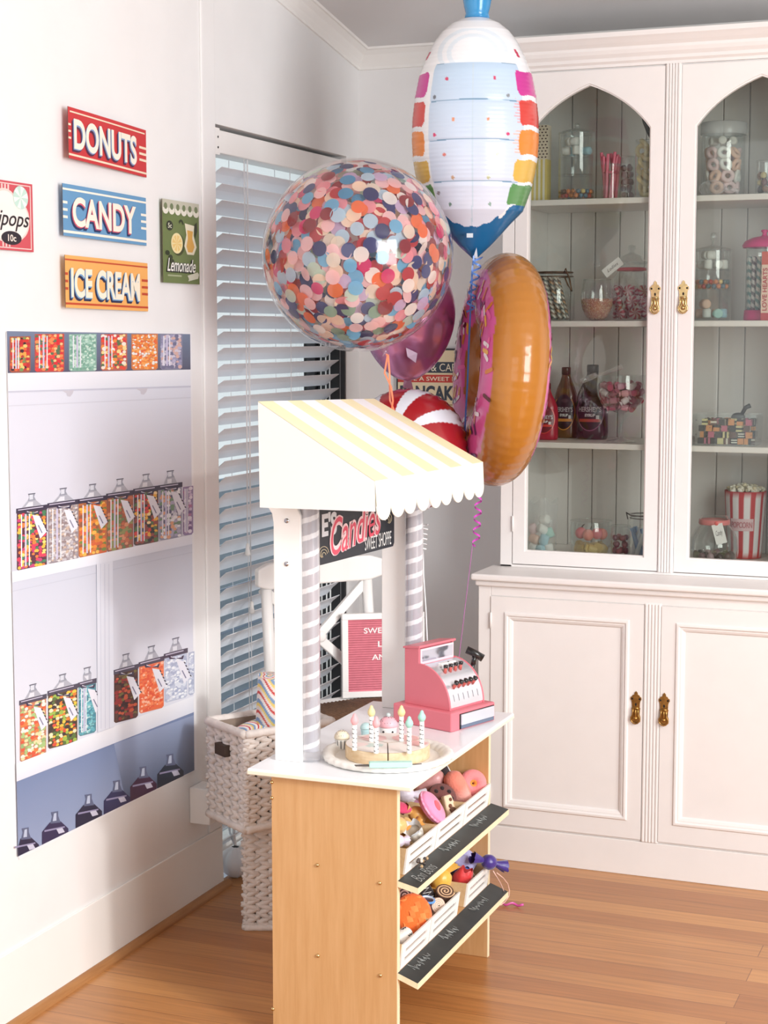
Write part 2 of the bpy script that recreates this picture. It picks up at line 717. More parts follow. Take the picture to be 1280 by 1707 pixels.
# tall flush skirting, wooden quarter round, corner bead of the opening
b = MB()
b.hexa([(0, YF, 0), (0.012, YF, 0), (0.012, 3.975, 0), (0, 3.975, 0)], [(0, YF, 0.165), (0.005, YF, 0.165), (0.005, 3.975, 0.165), (0, 3.975, 0.165)])
struct('baseboard_left', b, trim_paint, bev=0.002)
b = MB()
pr = [(0.012 + 0.017 * cos(a), 0.017 * sin(a)) for a in [i * pi / 12 for i in range(7)]] + [(0.012, 0)]
b.prism([(x, YF, z) for x, z in pr], (0, 3.99 - YF, 0))
struct('trim_3', b, quad_wood)
b = MB()
b.box(-0.001, 0.007, 3.905, 3.98, 0.166, zc(3.95) + 0.01)
struct('trim_4', b, wall_paint, bev=0.004)
b = MB()
b.box(0.0, 0.55, YB - 0.014, YB, 0.0, 0.165)
struct('baseboard_back', b, trim_paint, bev=0.002)

# glazed door frame outside the blind; its far jamb is dark
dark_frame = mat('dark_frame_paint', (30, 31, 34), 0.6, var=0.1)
b = MB()
xf0, xf1 = -0.135, -0.095
b.box(xf0, xf1, YW0, YW0 + 0.05, 0, ZW)
b.box(xf0, xf1, YW0, YW1, ZW - 0.05, ZW)
b.box(xf0, xf1, YW0, YW1, 0.0, 0.06)
w = struct('window_1', b, trim_paint, bev=0.003)
b = MB()
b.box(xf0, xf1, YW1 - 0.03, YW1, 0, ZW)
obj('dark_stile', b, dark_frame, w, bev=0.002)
b = MB()
for x in (-0.085, -0.068, -0.055):  # white strips stand in for upright glints on the dark jamb
    b.box(x, x + 0.004, YW1 - 0.0145, YW1 - 0.012, 0.0, ZW)
obj('jamb_glints', b, trim_paint, w)
b = MB()
b.box(-0.118, -0.114, YW0 + 0.045, YW1 - 0.045, 0.055, ZW - 0.045)
obj('pane', b, pane_glass, w)
b = MB()
b.box(-0.094, -0.001, YW0, YW0 + 0.012, 0.0, ZW)
struct('trim_5', b, trim_paint, bev=0.002)
b = MB()
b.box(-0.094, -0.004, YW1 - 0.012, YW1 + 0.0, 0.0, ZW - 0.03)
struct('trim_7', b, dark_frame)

# outside: a blue grey board fence, a dark lattice screen at its far end and paving
blue = mat('blue_grey_fence_paint', (172, 196, 222), 0.7, var=0.08, vscale=5)
b = MB()
for i in range(12):
    z0 = -0.25 + i * 0.095
    b.box(-1.225, -1.2, 5.2, 8.3, z0, z0 + 0.088)
for y in (5.4, 6.2, 7.0, 7.8):
    b.box(-1.28, -1.225, y, y + 0.07, -0.3, 0.86)
o = obj('board_fence', b, blue, bev=0.003)
tag(o, 'blue grey board fence outside, glimpsed between the lower blind slats', 'fence')
b = MB()
b.box(-6, -0.14, 3.0, 10, -0.32, -0.3)
struct('trim_6', b, mat('outdoor_paving', (170, 176, 184), 0.8, var=0.08))

# ---------------------------------------------------------------- venetian blind
bl = thing('venetian_blind', 'white venetian blind hanging in the tall opening of the left wall', 'blind', (-0.04, 4.42, 0.0), world=True)
yl = at(373, 607, x=-0.02).y
yr = 4.85
za = at(373, 607, x=-0.02).z
dz = (za - at(373, 742, x=-0.02).z) / 5
b = MB()
z = za + 15 * dz


def tilt(z):
    return radians(38 + 8 * min(1, max(0, (1.32 - z) / 0.22)) - 4 * min(1, max(0, (1.0 - z) / 0.8)))


zs = []
while z > 0.06:
    if z < 1.965:
        zs.append(z)
    z -= dz
for z in zs:
    xo, xi = -0.064, -0.02
    zi, zo = z, z - 0.044 * math.tan(tilt(z))
    mx_, mz = (xo + xi) / 2 - 0.0016, (zi + zo) / 2 + 0.002
    t = 0.0013
    pts = [(xi, zi), (mx_, mz), (xo, zo), (xo + t, zo - t), (mx_ + t, mz - t), (xi + t, zi - t)]
    b.prism([(x, yl, zz) for x, zz in pts], (0, yr - yl, 0))
obj('slats', b, slat_mat, bl)
b = MB()
b.box(-0.075, -0.008, yl - 0.035, yr, 1.972, 2.032)
obj('headrail', b, white_paint, bl, bev=0.003)
b = MB()
b.box(-0.078, -0.004, YW0 + 0.014, yl - 0.04, 1.966, 2.036)
br_ = obj('bracket', b, white_paint, bl, bev=0.002)
for z in (1.985, 2.012):
    b = MB()
    b.cyl((-0.005, YW0 + 0.032, z), (-0.003, YW0 + 0.032, z), 0.003, n=8)
    obj('screw_hole', b, dark_iron, br_)
b = MB()
b.box(-0.066, -0.018, yl, yr, 0.03, 0.048)
obj('bottom_rail', b, white_paint, bl, bev=0.003)
for px in (410, 484, 566):
    y = at(px, 607, x=-0.02).y
    b = MB()
    for x in (-0.018, -0.067):
        b.tube([(x, y, 1.97), (x, y, 0.05)], 0.0011, 5)
    obj('ladder_cord', b, cord_mat, bl)
for px, pz in ((411, 908), (417, 1005)):
    y = at(px, 800, x=-0.012).y
    zz = at(px, pz, x=-0.012).z
    b = MB()
    b.tube([(-0.012, y, 1.97), (-0.011, y + 0.002, 1.4), (-0.012, y, zz)], 0.0012, 5)
    c = obj('pull_cord', b, cord_mat, bl)
    b = MB()
    b.lathe([(0.002, 0.034), (0.005, 0.03), (0.006, 0.016), (0.0085, 0.004), (0.0085, 0.0), (0.004, -0.002)], 12, T=Trot((-0.0105, y, zz - 0.03)))
    obj('tassel', b, white_paint, c)
y = at(417, 1100, x=-0.014).y
b = MB()
b.tube([(-0.013, y + 0.004, 1.97), (-0.014, y + 0.006, 1.0), (-0.014, y + 0.012, 0.28)], 0.0012, 5)
obj('pull_cord', b, cord_mat, bl)

# box on the wall beside the baskets
o = thing('wall_bracket_box', 'small white block fixed to the wall beside the wicker baskets', 'bracket', (0.0, 3.85, 0.27), world=True)
p0 = at(315, 1312, x=0.0)
b = MB()
b.box(0.0005, 0.06, p0.y, 3.875, 0.222, 0.318)
obj('body', b, white_paint, o, bev=0.003)
b = MB()
b.cyl((0.045, 3.875, 0.275), (0.045, 3.881, 0.275), 0.006, n=12)
obj('screw', b, brass, o)


# ================================================================ wall prints and signs
def wl_(px, py, x=0.0):
    return at(px, py, x=x)


CANDY = dict(
    red=[(214, 60, 50), (235, 110, 60), (196, 40, 52), (240, 170, 80), (60, 40, 50), (245, 205, 120), (120, 150, 90)],
    hot=[(232, 70, 72), (240, 110, 70), (225, 50, 60), (248, 150, 90), (90, 120, 90), (250, 200, 140)],
    mint=[(168, 208, 190), (140, 190, 170), (190, 222, 208), (120, 170, 150), (205, 230, 215)],
    mix=[(235, 80, 60), (240, 150, 70), (246, 236, 220), (90, 120, 80), (214, 60, 70), (250, 220, 150)],
    orange=[(244, 140, 60), (250, 170, 90), (236, 110, 60), (250, 200, 150), (240, 240, 235)],
    lav=[(186, 182, 208), (160, 158, 190), (214, 206, 220), (120, 120, 150), (220, 180, 170)],
    egg=[(230, 60, 90), (250, 190, 70), (70, 130, 90), (240, 130, 60), (200, 60, 120), (250, 220, 120), (90, 40, 60)],
    pale=[(196, 190, 196), (170, 160, 165), (220, 214, 214), (150, 130, 130), (205, 180, 160)],
    amber=[(240, 150, 50), (250, 190, 80), (120, 140, 60), (220, 100, 50), (150, 90, 60), (230, 130, 40)],
    leaf=[(150, 150, 90), (200, 110, 70), (110, 130, 80), (220, 150, 110), (170, 90, 60)],
    bean=[(40, 36, 40), (240, 180, 60), (220, 60, 50), (90, 120, 70), (250, 220, 160), (150, 70, 60)],
    cool=[(214, 214, 224), (180, 176, 200), (120, 150, 120), (230, 170, 130), (100, 100, 130), (240, 240, 244)],
    plum=[(180, 120, 160), (210, 190, 215), (120, 90, 140), (230, 220, 232)],
    citrus=[(240, 130, 70), (170, 200, 130), (250, 220, 170), (220, 90, 60), (150, 180, 120), (250, 240, 225)],
    multi=[(240, 130, 50), (60, 50, 50), (160, 190, 80), (250, 200, 70), (220, 80, 60), (240, 230, 190), (90, 120, 60)],
    aqua=[(100, 176, 190), (130, 200, 205), (70, 140, 160), (190, 224, 224)],
    gum=[(150, 50, 50), (90, 60, 50), (200, 90, 60), (120, 110, 60), (60, 40, 44)],
    coral=[(240, 110, 66), (250, 140, 90), (230, 90, 60), (252, 190, 160)],
    ice=[(222, 228, 240), (196, 204, 224), (240, 244, 250), (170, 180, 206)])

pb = MB()
PL = [0.0045]


def pp(pts, rgb, lift=0.0):
    """a printed patch of the poster, given on its sheet"""
    pb.poly([wl_(a, c, PL[0] + lift) for a, c in pts], 0, S(rgb))


def lerp(a, c, t):
    return a + (c - a) * t


def pjar(x0, x1, yt, yb, sl, pal, body=(120, 105, 110), knob=True, tagged=True, r=3.6, lidc=(58, 50, 72), streak=True, ytclip=None, glassy=True):
    """a candy jar printed on the poster; sl is the slope of its shelf"""
    rr = random.Random(int(x0 * 7 + yb))
    f = lambda x, y: (x, y + sl * (x - x0))
    L, Rr, ins = x0, x1, 2.0
    pp([f(L, yt), f(Rr, yt), f(Rr, yb - 3), f(Rr - 3, yb), f(L + 3, yb), f(L, yb - 3)], body, 0.0002)
    ny = max(1, int((yb - yt) / (r * 1.25)))
    nx = max(1, int((Rr - L) / (r * 1.45)))
    for j in range(ny):
        for i in range(nx):
            x = L + ins + (Rr - L - 2 * ins) * (i + 0.5) / nx + rr.uniform(-1.3, 1.3)
            y = yt + 1.5 + (yb - yt - 4) * (j + 0.5) / ny + rr.uniform(-1.3, 1.3)
            q, w_ = rr.uniform(0.65, 1.1) * r, rr.uniform(0.7, 1.0)
            x = min(max(x, L + q), Rr - q)
            y = min(max(y, yt + q), yb - q)
            c = rr.choice(pal)
            a0 = rr.uniform(0, pi)
            pp([f(x + q * cos(a0 + k * pi / 3.5), y + q * w_ * sin(a0 + k * pi / 3.5)) for k in range(7)], c, 0.0003 + 0.00001 * ((i * 7 + j * 3) % 20))
    if streak:
        for k in range(3):
            xs = L + (Rr - L) * (0.14 + 0.13 * k)
            pp([f(xs, yt + 3), f(xs + 1.8 + k % 2, yt + 3), f(xs + 1.8 + k % 2, yb - 6), f(xs, yb - 6)], (236, 236, 246) if k != 1 else (206, 200, 226), 0.0006)
    if knob:
        cx = (L + Rr) / 2
        pp([f(L - 1, yt - 8), f(Rr + 1, yt - 8), f(Rr + 1, yt), f(L - 1, yt)], lidc, 0.0005)
        pp([f(L + 2, yt - 6), f(Rr - 6, yt - 6), f(Rr - 6, yt - 4.5), f(L + 2, yt - 4.5)], (206, 200, 220), 0.0006)
        pp([f(L + 8, yt - 8), f(cx - 7, yt - 18), f(cx + 7, yt - 18), f(Rr - 8, yt - 8)], (176, 178, 190), 0.0005)
        pp([f(L + 14, yt - 9), f(cx - 5, yt - 16), f(cx + 2, yt - 16), f(cx + 2, yt - 9)], (222, 224, 232), 0.0006)
        pp([f(cx - 7, yt - 18), f(cx - 4, yt - 24), f(cx - 6, yt - 30), f(cx + 6, yt - 30), f(cx + 4, yt - 24), f(cx + 7, yt - 18)], (150, 154, 168), 0.0005)
        pp([f(cx - 4, yt - 28), f(cx + 2, yt - 28), f(cx + 2, yt - 20), f(cx - 4, yt - 20)], (214, 218, 228), 0.0006)
        pp([f(cx - 6, yt - 30), f(cx + 6, yt - 30), f(cx + 6, yt - 28.6), f(cx - 6, yt - 28.6)], (84, 82, 96), 0.0006)
    if tagged:
        cx, cy = L + (Rr - L) * 0.52, yt + 2
        pp([(cx, cy), (cx + 12, cy + 2), (cx + 24, cy + 28), (cx + 13, cy + 40)], (232, 232, 242), 0.0008)
        for k in range(5):
            a, c = cx + 12.3 + k * 2.5, cy + 3 + k * 5.4
            pp([(a, c), (a + 2.6, c + 0.6), (a + 3.6, c + 3.4), (a + 1.1, c + 2.8)], (50, 44, 66), 0.0009)
        pp([(cx + 9, cy + 18), (cx + 10.5, cy + 17), (cx + 17, cy + 30), (cx + 15.5, cy + 31)], (120, 120, 150), 0.0009)
        for sgn in (-1, 1):
            pp([(cx, cy - 2), (cx + sgn * 13, cy - 8), (cx + sgn * 11, cy - 1)], (60, 52, 78), 0.0009)
            pp([(cx, cy - 2.5), (cx + sgn * 9, cy - 6), (cx + sgn * 9, cy - 4.4)], (228, 226, 238), 0.001)


PO = [(10, 551), (318, 556), (325, 1285), (29, 1430)]
corner = [wl_(*p) for p in PO]
y0p, y1p = (corner[0].y + corner[3].y) / 2, (corner[1].y + corner[2].y) / 2
zt0, zb0 = 1.502, 0.358
poster = thing('candy_jar_poster', 'large unframed print of white shelves with candy jars on the left wall', 'poster', (0, (y0p + y1p) / 2, zb0), world=True)
b = MB()
b.box(0.0008, 0.0042, y0p, y1p, zb0, zt0)
obj('sheet', b, mat('poster_paper', (240, 240, 242), 0.4), poster)


def gr(p0, p1, p2, p3, c0, c1, n=10, lift=0.0):
    """printed shade between p0-p1 (colour c0) and p3-p2 (colour c1)"""
    vs, vc, fs = [], [], []
    for i in range(n + 1):
        t = i / n
        for a, d in ((p0, p3), (p1, p2)):
            vs.append(wl_(lerp(a[0], d[0], t), lerp(a[1], d[1], t), PL[0] + lift))
            vc.append(tuple(lerp(k, l, t) for k, l in zip(S(c0), S(c1))))
    for i in range(n):
        fs.append((2 * i, 2 * i + 1, 2 * i + 3, 2 * i + 2))
    pb.add(vs, fs, 0, None, False, vc)


XL = lambda y: 11.5 + (y - 551) * (29 - 10) / 879      # left and right margins of the print
XRr = lambda y: 317 + (y - 556) * 7 / 729
q = lambda yl_, yr_: ((XL(yl_), yl_), (XRr(yr_), yr_))
a, c = q(552, 557)
d, e = q(622, 616)
gr(a, c, e, d, (120, 134, 160), (88, 90, 112))
for x0, x1, pal, bc in ((16, 51, 'red', (170, 90, 70)), (58, 107, 'hot', (200, 80, 70)), (115, 161, 'mint', (140, 180, 165)), (168, 212, 'mix', (190, 110, 90)), (219, 263, 'orange', (214, 130, 80)), (267, 304, 'lav', (140, 140, 165))):
    pjar(x0, x1, 557 + (x0 == 16) * 4, 621 - (x0 - 16) * 0.02, -0.015, CANDY[pal], bc, False, False, 3.6 if pal not in ('orange', 'mint') else 2.6, streak=(pal != 'orange'))
a, c = q(622, 616)
d, e = q(652, 643)
gr(a, c, e, d, (240, 242, 248), (232, 236, 246), lift=0.0003)
a, c = q(652, 643)
d, e = q(655, 646)
gr(a, c, e, d, (196, 200, 216), (208, 212, 226), 1, lift=0.0003)
a, c = q(655, 646)
d, e = q(955, 893)
gr(a, c, e, d, (226, 230, 242), (206, 206, 218))
a, c = q(676, 662)
d, e = q(678, 664)
gr(a, c, e, d, (206, 208, 222), (222, 226, 236), 1, lift=0.0003)
for x in (115, 238):
    y = 654 - (x - 20) * 0.028
    pp([(x - 12, y), (x + 8, y - 1), (x + 6, y + 5), (x + 2, y + 10), (x - 3, y + 9), (x - 4, y + 4)], (206, 204, 214), 0.0004)
# second row
S2 = -0.2
for x0, x1, yt, yb, pal, bc in ((28, 78, 856, 952, 'egg', (92, 46, 66)), (80, 131, 847, 940, 'pale', (150, 138, 144)), (131, 178, 840, 930, 'amber', (190, 110, 60)), (178, 222, 831, 921, 'leaf', (150, 90, 70)), (223, 264, 823, 910, 'bean', (84, 60, 58)), (265, 303, 817, 901, 'cool', (150, 150, 172)), (305, 322, 812, 893, 'plum', (150, 130, 170))):
    pjar(x0, x1, yt, yb, S2 * 0.7, CANDY[pal], bc, x1 - x0 > 25, x1 - x0 > 25, 4.0 if pal != 'pale' else 2.6)
a, c = q(953, 891)
d, e = q(971, 907)
gr(a, c, e, d, (236, 238, 246), (228, 232, 244), 2, lift=0.0012)
a, c = q(971, 907)
d, e = q(1290, 1172)
gr(a, c, e, d, (204, 208, 222), (228, 230, 240))
a, c = q(985, 920)
d, e = q(987, 922)
gr(a, c, e, d, (190, 194, 210), (206, 210, 222), 1, lift=0.0003)
# third row
for x0, x1, yt, yb, pal, bc in ((33, 77, 1176, 1271, 'citrus', (190, 130, 100)), (80, 129, 1160, 1249, 'multi', (90, 70, 50)), (131, 160, 1146, 1228, 'aqua', (90, 140, 150)), (190, 230, 1125, 1206, 'gum', (80, 50, 48)), (232, 273, 1112, 1190, 'coral', (230, 120, 80)), (274, 312, 1098, 1172, 'ice', (190, 198, 218)), (314, 324, 1088, 1160, 'ice', (180, 188, 210))):
    pjar(x0, x1, yt, yb, -0.26, CANDY[pal], bc, x1 - x0 > 20, x1 - x0 > 20, 3.8 if pal not in ('coral', 'ice', 'aqua') else 2.8, streak=pal in ('aqua',), lidc=(74, 70, 88))
xa = 161
pp([(161, 940), (188, 935), (190, 1212), (163, 1222)], (224, 228, 240), 0.0014)
for x in (167, 174, 181):
    pp([(x, 940), (x + 1, 940), (x + 2, 1214), (x + 1, 1215)], (204, 208, 224), 0.0015)
a, c = q(1273, 1160)
d, e = q(1303, 1187)
gr(a, c, e, d, (240, 242, 248), (224, 228, 240), 3, lift=0.0014)
a, c = q(1303, 1187)
d, e = q(1428, 1284)
gr(a, c, e, d, (120, 138, 176), (150, 164, 196), 6)
gr((190, 1240), (XRr(1192), 1192), (XRr(1284), 1284), (210, 1338), (150, 164, 196), (84, 100, 128), 6, lift=0.0003)
for i, (x, y) in enumerate(((43, 1392), (92, 1365), (148, 1336), (195, 1313), (239, 1290), (284, 1269), (318, 1250))):
    ck = ((46, 44, 72), (54, 48, 84), (40, 40, 66), (52, 52, 92), (70, 40, 70), (36, 48, 66), (34, 46, 56))[i]
    lim = lambda xx: 1428 - (xx - 29) * (1428 - 1284) / 296
    w_ = 22
    if x > 310:
        continue
    l_, r_ = max(30, x - w_), min(323.5, x + w_)
    pp([(l_, lim(l_)), (l_, y + 22), (x - 9, y + 6), (x + 9, y + 4), (r_, y + 16), (r_, lim(r_))], ck, 0.0006)
    if x < 310:
        pp([(x - 8, y + 8), (x - 5, y - 4), (x - 7, y - 11), (x + 5, y - 13), (x + 5, y - 5), (x + 9, y + 6)], (96, 104, 134), 0.0007)
        pp([(x - 4, y + 4), (x - 2, y - 9), (x + 2, y - 10), (x + 2, y + 3)], (190, 200, 222), 0.0008)
        pp([(x - 18, y + 19), (x + 16, y + 12), (x + 16, y + 14.5), (x - 18, y + 22)], (150, 146, 180), 0.0008)
        pp([(x + 2, y + 17), (x + 12, y + 15), (x + 16, y + 22), (x + 6, y + 25)], (206, 206, 226), 0.0009)
obj('printed_picture', pb, print_gloss, poster)


def wall_sign(name, label, y0, y1, z0, z1, base, draw, lift=0.014, tilt_top=0.0, zr=0.0, bow=0.0):
    """a thin metal sign on the left wall whose left edge stands proud; zr drops its right end"""
    s = thing(name, label, 'sign', (0.004, (y0 + y1) / 2, z0), world=True)

    def P(u, v, l=0.0):
        x = 0.004 + lift * (1 - u) ** 1.5 + bow * sin(pi * u) + l
        return Vector((x, lerp(y0, y1, u), lerp(z0, z1, v) - zr * u))
    b = MB()
    nu = 12
    fr = [P(i / nu, 0) for i in range(nu + 1)] + [P(i / nu, 1) for i in range(nu, -1, -1)]
    b.grid(lambda u, v: P(u, v, 0.0012), nu, 1, c=S(base))
    b.grid(lambda u, v: P(u, v, 0.0), nu, 1, c=S(base), flip=True)
    for v in (0, 1):
        b.add([P(i / nu, v, l) for i in range(nu + 1) for l in (0, 0.0012)], [(2 * i, 2 * i + 2, 2 * i + 3, 2 * i + 1) for i in range(nu)], 0, S(90, 70, 60))
    for u in (0, 1):
        b.add([P(u, 0), P(u, 0, 0.0012), P(u, 1, 0.0012), P(u, 1)], [(0, 1, 2, 3)], 0, S(90, 70, 60))
    obj('metal_plate', b, printm, s)
    g = MB()

    def rect(u0, u1, v0, v1, rgb, l=0.0016, n=10):
        g.grid(lambda u, v: P(lerp(u0, u1, u), lerp(v0, v1, v), l), n, 1, c=S(rgb))

    def tx(t, u0, u1, v0, v1, rgb, l=0.002, bold=0.02, shear=0.0):
        vs, fs = glyphs(t, bold, shear)
        g.add([P(lerp(u0, u1, p[0]), lerp(v0, v1, p[1]), l) for p in vs], fs, 0, S(rgb))

    def shape(pts, rgb, l=0.002):
        g.add([P(u, v, l) for u, v in pts], [tuple(range(len(pts)))], 0, S(rgb))
    draw(rect, tx, shape)
    obj('printed_lettering', g, printm, s)
    return s


def block(tx, word, u0, u1, v0, v1, face, edge, shade):
    """heavy sign-painter letters with a drop shade"""
    n = len(word.replace(' ', ''))
    for k in range(7):
        o = -0.006 * k
        tx(word, u0 + o * 0.55, u1 + o * 0.55, v0 + o * 1.8, v1 + o * 1.8, shade if k > 2 else edge, 0.0019 + 0.00008 * (6 - k), 0.035)
    tx(word, u0, u1, v0, v1, face, 0.0028, 0.03)


def d_donuts(rect, tx, shape):
    rect(0.02, 0.98, 0.9, 0.93, (240, 222, 196))
    rect(0.0, 1.0, 0.06, 0.1, (240, 222, 196))
    for v in (0.32, 0.45, 0.58):
        rect(0.9, 1.0, v, v + 0.05, (240, 222, 196))
        rect(0.0, 0.03, v + 0.06, v + 0.1, (240, 222, 196))
    block(tx, 'DONUTS', 0.06, 0.86, 0.2, 0.8, (246, 238, 222), (126, 160, 206), (84, 42, 74))


def d_candy(rect, tx, shape):
    rect(0.0, 1.0, 0.88, 0.92, (244, 240, 226))
    rect(0.0, 1.0, 0.06, 0.11, (244, 240, 226))
    for v in (0.36, 0.5, 0.64):
        rect(0.93, 1.0, v - 0.03, v + 0.02, (244, 240, 226))
        rect(0.0, 0.05, v - 0.02, v + 0.03, (244, 240, 226))
    block(tx, 'CANDY', 0.1, 0.86, 0.2, 0.78, (247, 240, 224), (214, 90, 110), (40, 56, 100))


def d_ice(rect, tx, shape):
    rect(0.0, 1.0, 0.9, 0.93, (196, 78, 48))
    rect(0.0, 1.0, 0.06, 0.1, (196, 78, 48))
    for v in (0.36, 0.5, 0.64):
        rect(0.92, 1.0, v - 0.03, v + 0.02, (196, 78, 48))
        rect(0.0, 0.03, v - 0.02, v + 0.03, (196, 78, 48))
    block(tx, 'ICE CREAM', 0.06, 0.89, 0.2, 0.77, (248, 238, 216), (120, 170, 214), (44, 50, 84))


def ycz(pts):
    return [wl_(*p) for p in pts]


wall_sign('donuts_sign', 'red metal wall sign lettered DONUTS, topmost of the three', 3.247, 3.618, 1.884, 1.996, (202, 56, 60), d_donuts, 0.016, zr=0.011, bow=0.004)
wall_sign('candy_sign', 'blue metal wall sign lettered CANDY, middle of the three', 3.228, 3.613, 1.714, 1.828, (104, 156, 198), d_candy, 0.01, zr=0.004, bow=0.003)
wall_sign('ice_cream_sign', 'orange metal wall sign lettered ICE CREAM, lowest of the three', 3.229, 3.616, 1.556, 1.672, (244, 178, 100), d_ice, 0.012, zr=0.004, bow=0.003)


def ell(cx, cy, a, c, n=28, a0=0.0, a1=2 * pi):
    return [(cx + a * cos(a0 + (a1 - a0) * i / n), cy + c * sin(a0 + (a1 - a0) * i / n)) for i in range(n)]


def d_lemon(rect, tx, shape):
    rect(0.0, 1.0, 0.86, 1.0, (198, 196, 178))
    for i in range(6):
        cx = 0.085 + i * 0.166
        shape(ell(cx, 0.87, 0.075, 0.045, 20, pi, 2 * pi) + [(cx + 0.075, 0.9), (cx - 0.075, 0.9)], (232, 230, 216), 0.0018)
        shape(ell(cx, 0.92, 0.045, 0.04, 16), (120, 132, 96), 0.002)
    shape(ell(0.19, 0.69, 0.09, 0.06), (52, 56, 44))
    tx('5c', 0.14, 0.24, 0.66, 0.72, (220, 220, 196), 0.0024)
    shape(ell(0.42, 0.47, 0.17, 0.135, 30), (74, 80, 48), 0.002)
    shape(ell(0.38, 0.485, 0.16, 0.125, 30), (240, 224, 170), 0.0022)
    for k in range(8):
        a = k * pi / 4 + 0.2
        shape([(0.38, 0.485), (0.38 + 0.13 * cos(a), 0.485 + 0.1 * sin(a)), (0.38 + 0.13 * cos(a + 0.55), 0.485 + 0.1 * sin(a + 0.55))], (236, 204, 128), 0.0024)
    shape([(0.6, 0.74), (0.86, 0.72), (0.84, 0.6), (0.92, 0.46), (0.84, 0.36), (0.66, 0.36), (0.58, 0.46), (0.64, 0.6)], (238, 232, 206), 0.0022)
    shape([(0.66, 0.66), (0.82, 0.65), (0.8, 0.56), (0.86, 0.46), (0.8, 0.39), (0.68, 0.39), (0.64, 0.46), (0.68, 0.56)], (226, 176, 88), 0.0024)
    shape(ell(0.5, 0.66, 0.09, 0.12, 22, 0.6, 2.4) + ell(0.5, 0.66, 0.06, 0.09, 22, 2.4, 0.6), (60, 66, 44), 0.0024)
    shape([(0.86, 0.73), (0.93, 0.77), (0.94, 0.66), (0.88, 0.56)], (58, 62, 44), 0.0023)
    for (x, y) in ((0.12, 0.36), (0.2, 0.31), (0.24, 0.26)):
        shape(ell(x, y, 0.06, 0.03), (52, 60, 38), 0.0022)
    for k in range(5):
        o = 0.006 * k
        tx('Lemonade', 0.1 - o, 0.88 - o, 0.14 - o * 0.6, 0.3 - o * 0.6, (36, 40, 34), 0.0026 + 0.00005 * (5 - k), 0.05, 0.35)
    tx('Lemonade', 0.1, 0.88, 0.14, 0.3, (244, 244, 236), 0.0031, 0.012, 0.35)
    rect(0.12, 0.5, 0.08, 0.1, (168, 176, 140), 0.002)
    shape([(0.66, 0.1), (0.94, 0.15), (0.98, 0.12), (0.95, 0.07), (0.68, 0.03), (0.7, 0.06)], (214, 216, 196), 0.0022)


wall_sign('lemonade_sign', 'green metal sign lettered Lemonade with lemon and pitcher, beside the window', 3.682, 3.884, 1.624, 1.828, (112, 128, 78), d_lemon, 0.006)


def d_lolly(rect, tx, shape):
    rect(0.0, 1.0, 0.0, 1.0, (206, 82, 92), 0.0014)
    rect(0.03, 0.97, 0.03, 0.97, (240, 212, 206), 0.0016)
    rect(0.045, 0.955, 0.045, 0.955, (208, 84, 94), 0.0018)
    for u in (0.5, 0.55, 0.6):
        rect(u, u + 0.025, 0.05, 0.95, (238, 206, 200), 0.002, 2)
    for k, (x, y, a, c) in enumerate(((0.3, 0.5, 0.2, 0.3), (0.55, 0.55, 0.24, 0.34), (0.75, 0.45, 0.19, 0.29), (0.6, 0.25, 0.26, 0.14))):
        shape(ell(x, y, a, c), (240, 214, 206), 0.0021 + 0.00003 * k)
        shape(ell(x, y, a - 0.02, c - 0.035), (250, 240, 232), 0.0024 + 0.00003 * k)
    shape(ell(0.8, 0.78, 0.12, 0.17), (196, 226, 214), 0.0028)
    for k in range(6):
        a = k * pi / 3
        shape([(0.8, 0.78), (0.8 + 0.115 * cos(a), 0.78 + 0.165 * sin(a)), (0.8 + 0.115 * cos(a + 0.5), 0.78 + 0.165 * sin(a + 0.5))], (236, 246, 238), 0.003)
    tx('Lollipops', 0.1, 0.93, 0.28, 0.58, (40, 34, 40), 0.0034, 0.005, 0.35)
    shape(ell(0.64, 0.18, 0.16, 0.1, 24), (44, 38, 46), 0.0032)
    tx('10c', 0.58, 0.71, 0.13, 0.23, (240, 226, 214), 0.0036)


wall_sign('lollipops_sign', 'pink and cream metal sign lettered Lollipops, at the left edge of the picture', 2.885, 3.125, 1.673, 1.817, (206, 82, 92), d_lolly, 0.006)

# poster on the back wall behind the balloons
o = thing('pancake_sign', 'framed black and cream pancake sign on the back wall behind the balloons', 'sign', (0.244, YB - 0.002, 1.25), world=True)
b = MB()
x0, x1, z0, z1 = 0.132, 0.356, 1.242, 1.452
b.box(x0, x1, YB - 0.014, YB - 0.001, z0, z1)
obj('frame', b, mat('dark_sign_frame', (56, 54, 58), 0.5), o, bev=0.002)
b = MB()
yy = YB - 0.0148
ux, uz = Vector((1, 0, 0)), Vector((0, 0, 1))


def rct(u0, u1, v0, v1, rgb, l=0.0):
    b.poly([(u0, yy - l, v0), (u1, yy - l, v0), (u1, yy - l, v1), (u0, yy - l, v1)], 0, S(rgb))


rct(x0 + .006, x1 - .006, z0 + .006, z1 - .006, (232, 214, 178))
rct(x0 + .006, x1 - .006, 1.376, 1.41, (56, 66, 78), 0.0004)
b.text('TS & CAF', (0.21, yy - .0009, 1.381), ux, uz, 0.12, 0.024, 0, S(236, 226, 200))
rct(x0 + .006, x1 - .006, 1.346, 1.37, (196, 62, 52), 0.0004)
b.text('VE A SWEET D', (0.175, yy - .0009, 1.351), ux, uz, 0.16, 0.013, 0, S(240, 228, 204), 0.01)
b.text('PANCAKE', (0.146, yy - .0009, 1.29), ux, uz, 0.198, 0.046, 0, S(58, 66, 78), 0.04)
rct(x0 + .012, x1 - .012, 1.274, 1.279, (176, 150, 110), 0.0004)
obj('printed_lettering', b, printm, o)
b = MB()
b.box(0.14, 0.35, YB - 0.006, YB - 0.0008, 1.165, 1.236)
obj('lower_card', b, mat('cream_card', (234, 222, 196), 0.6), o)

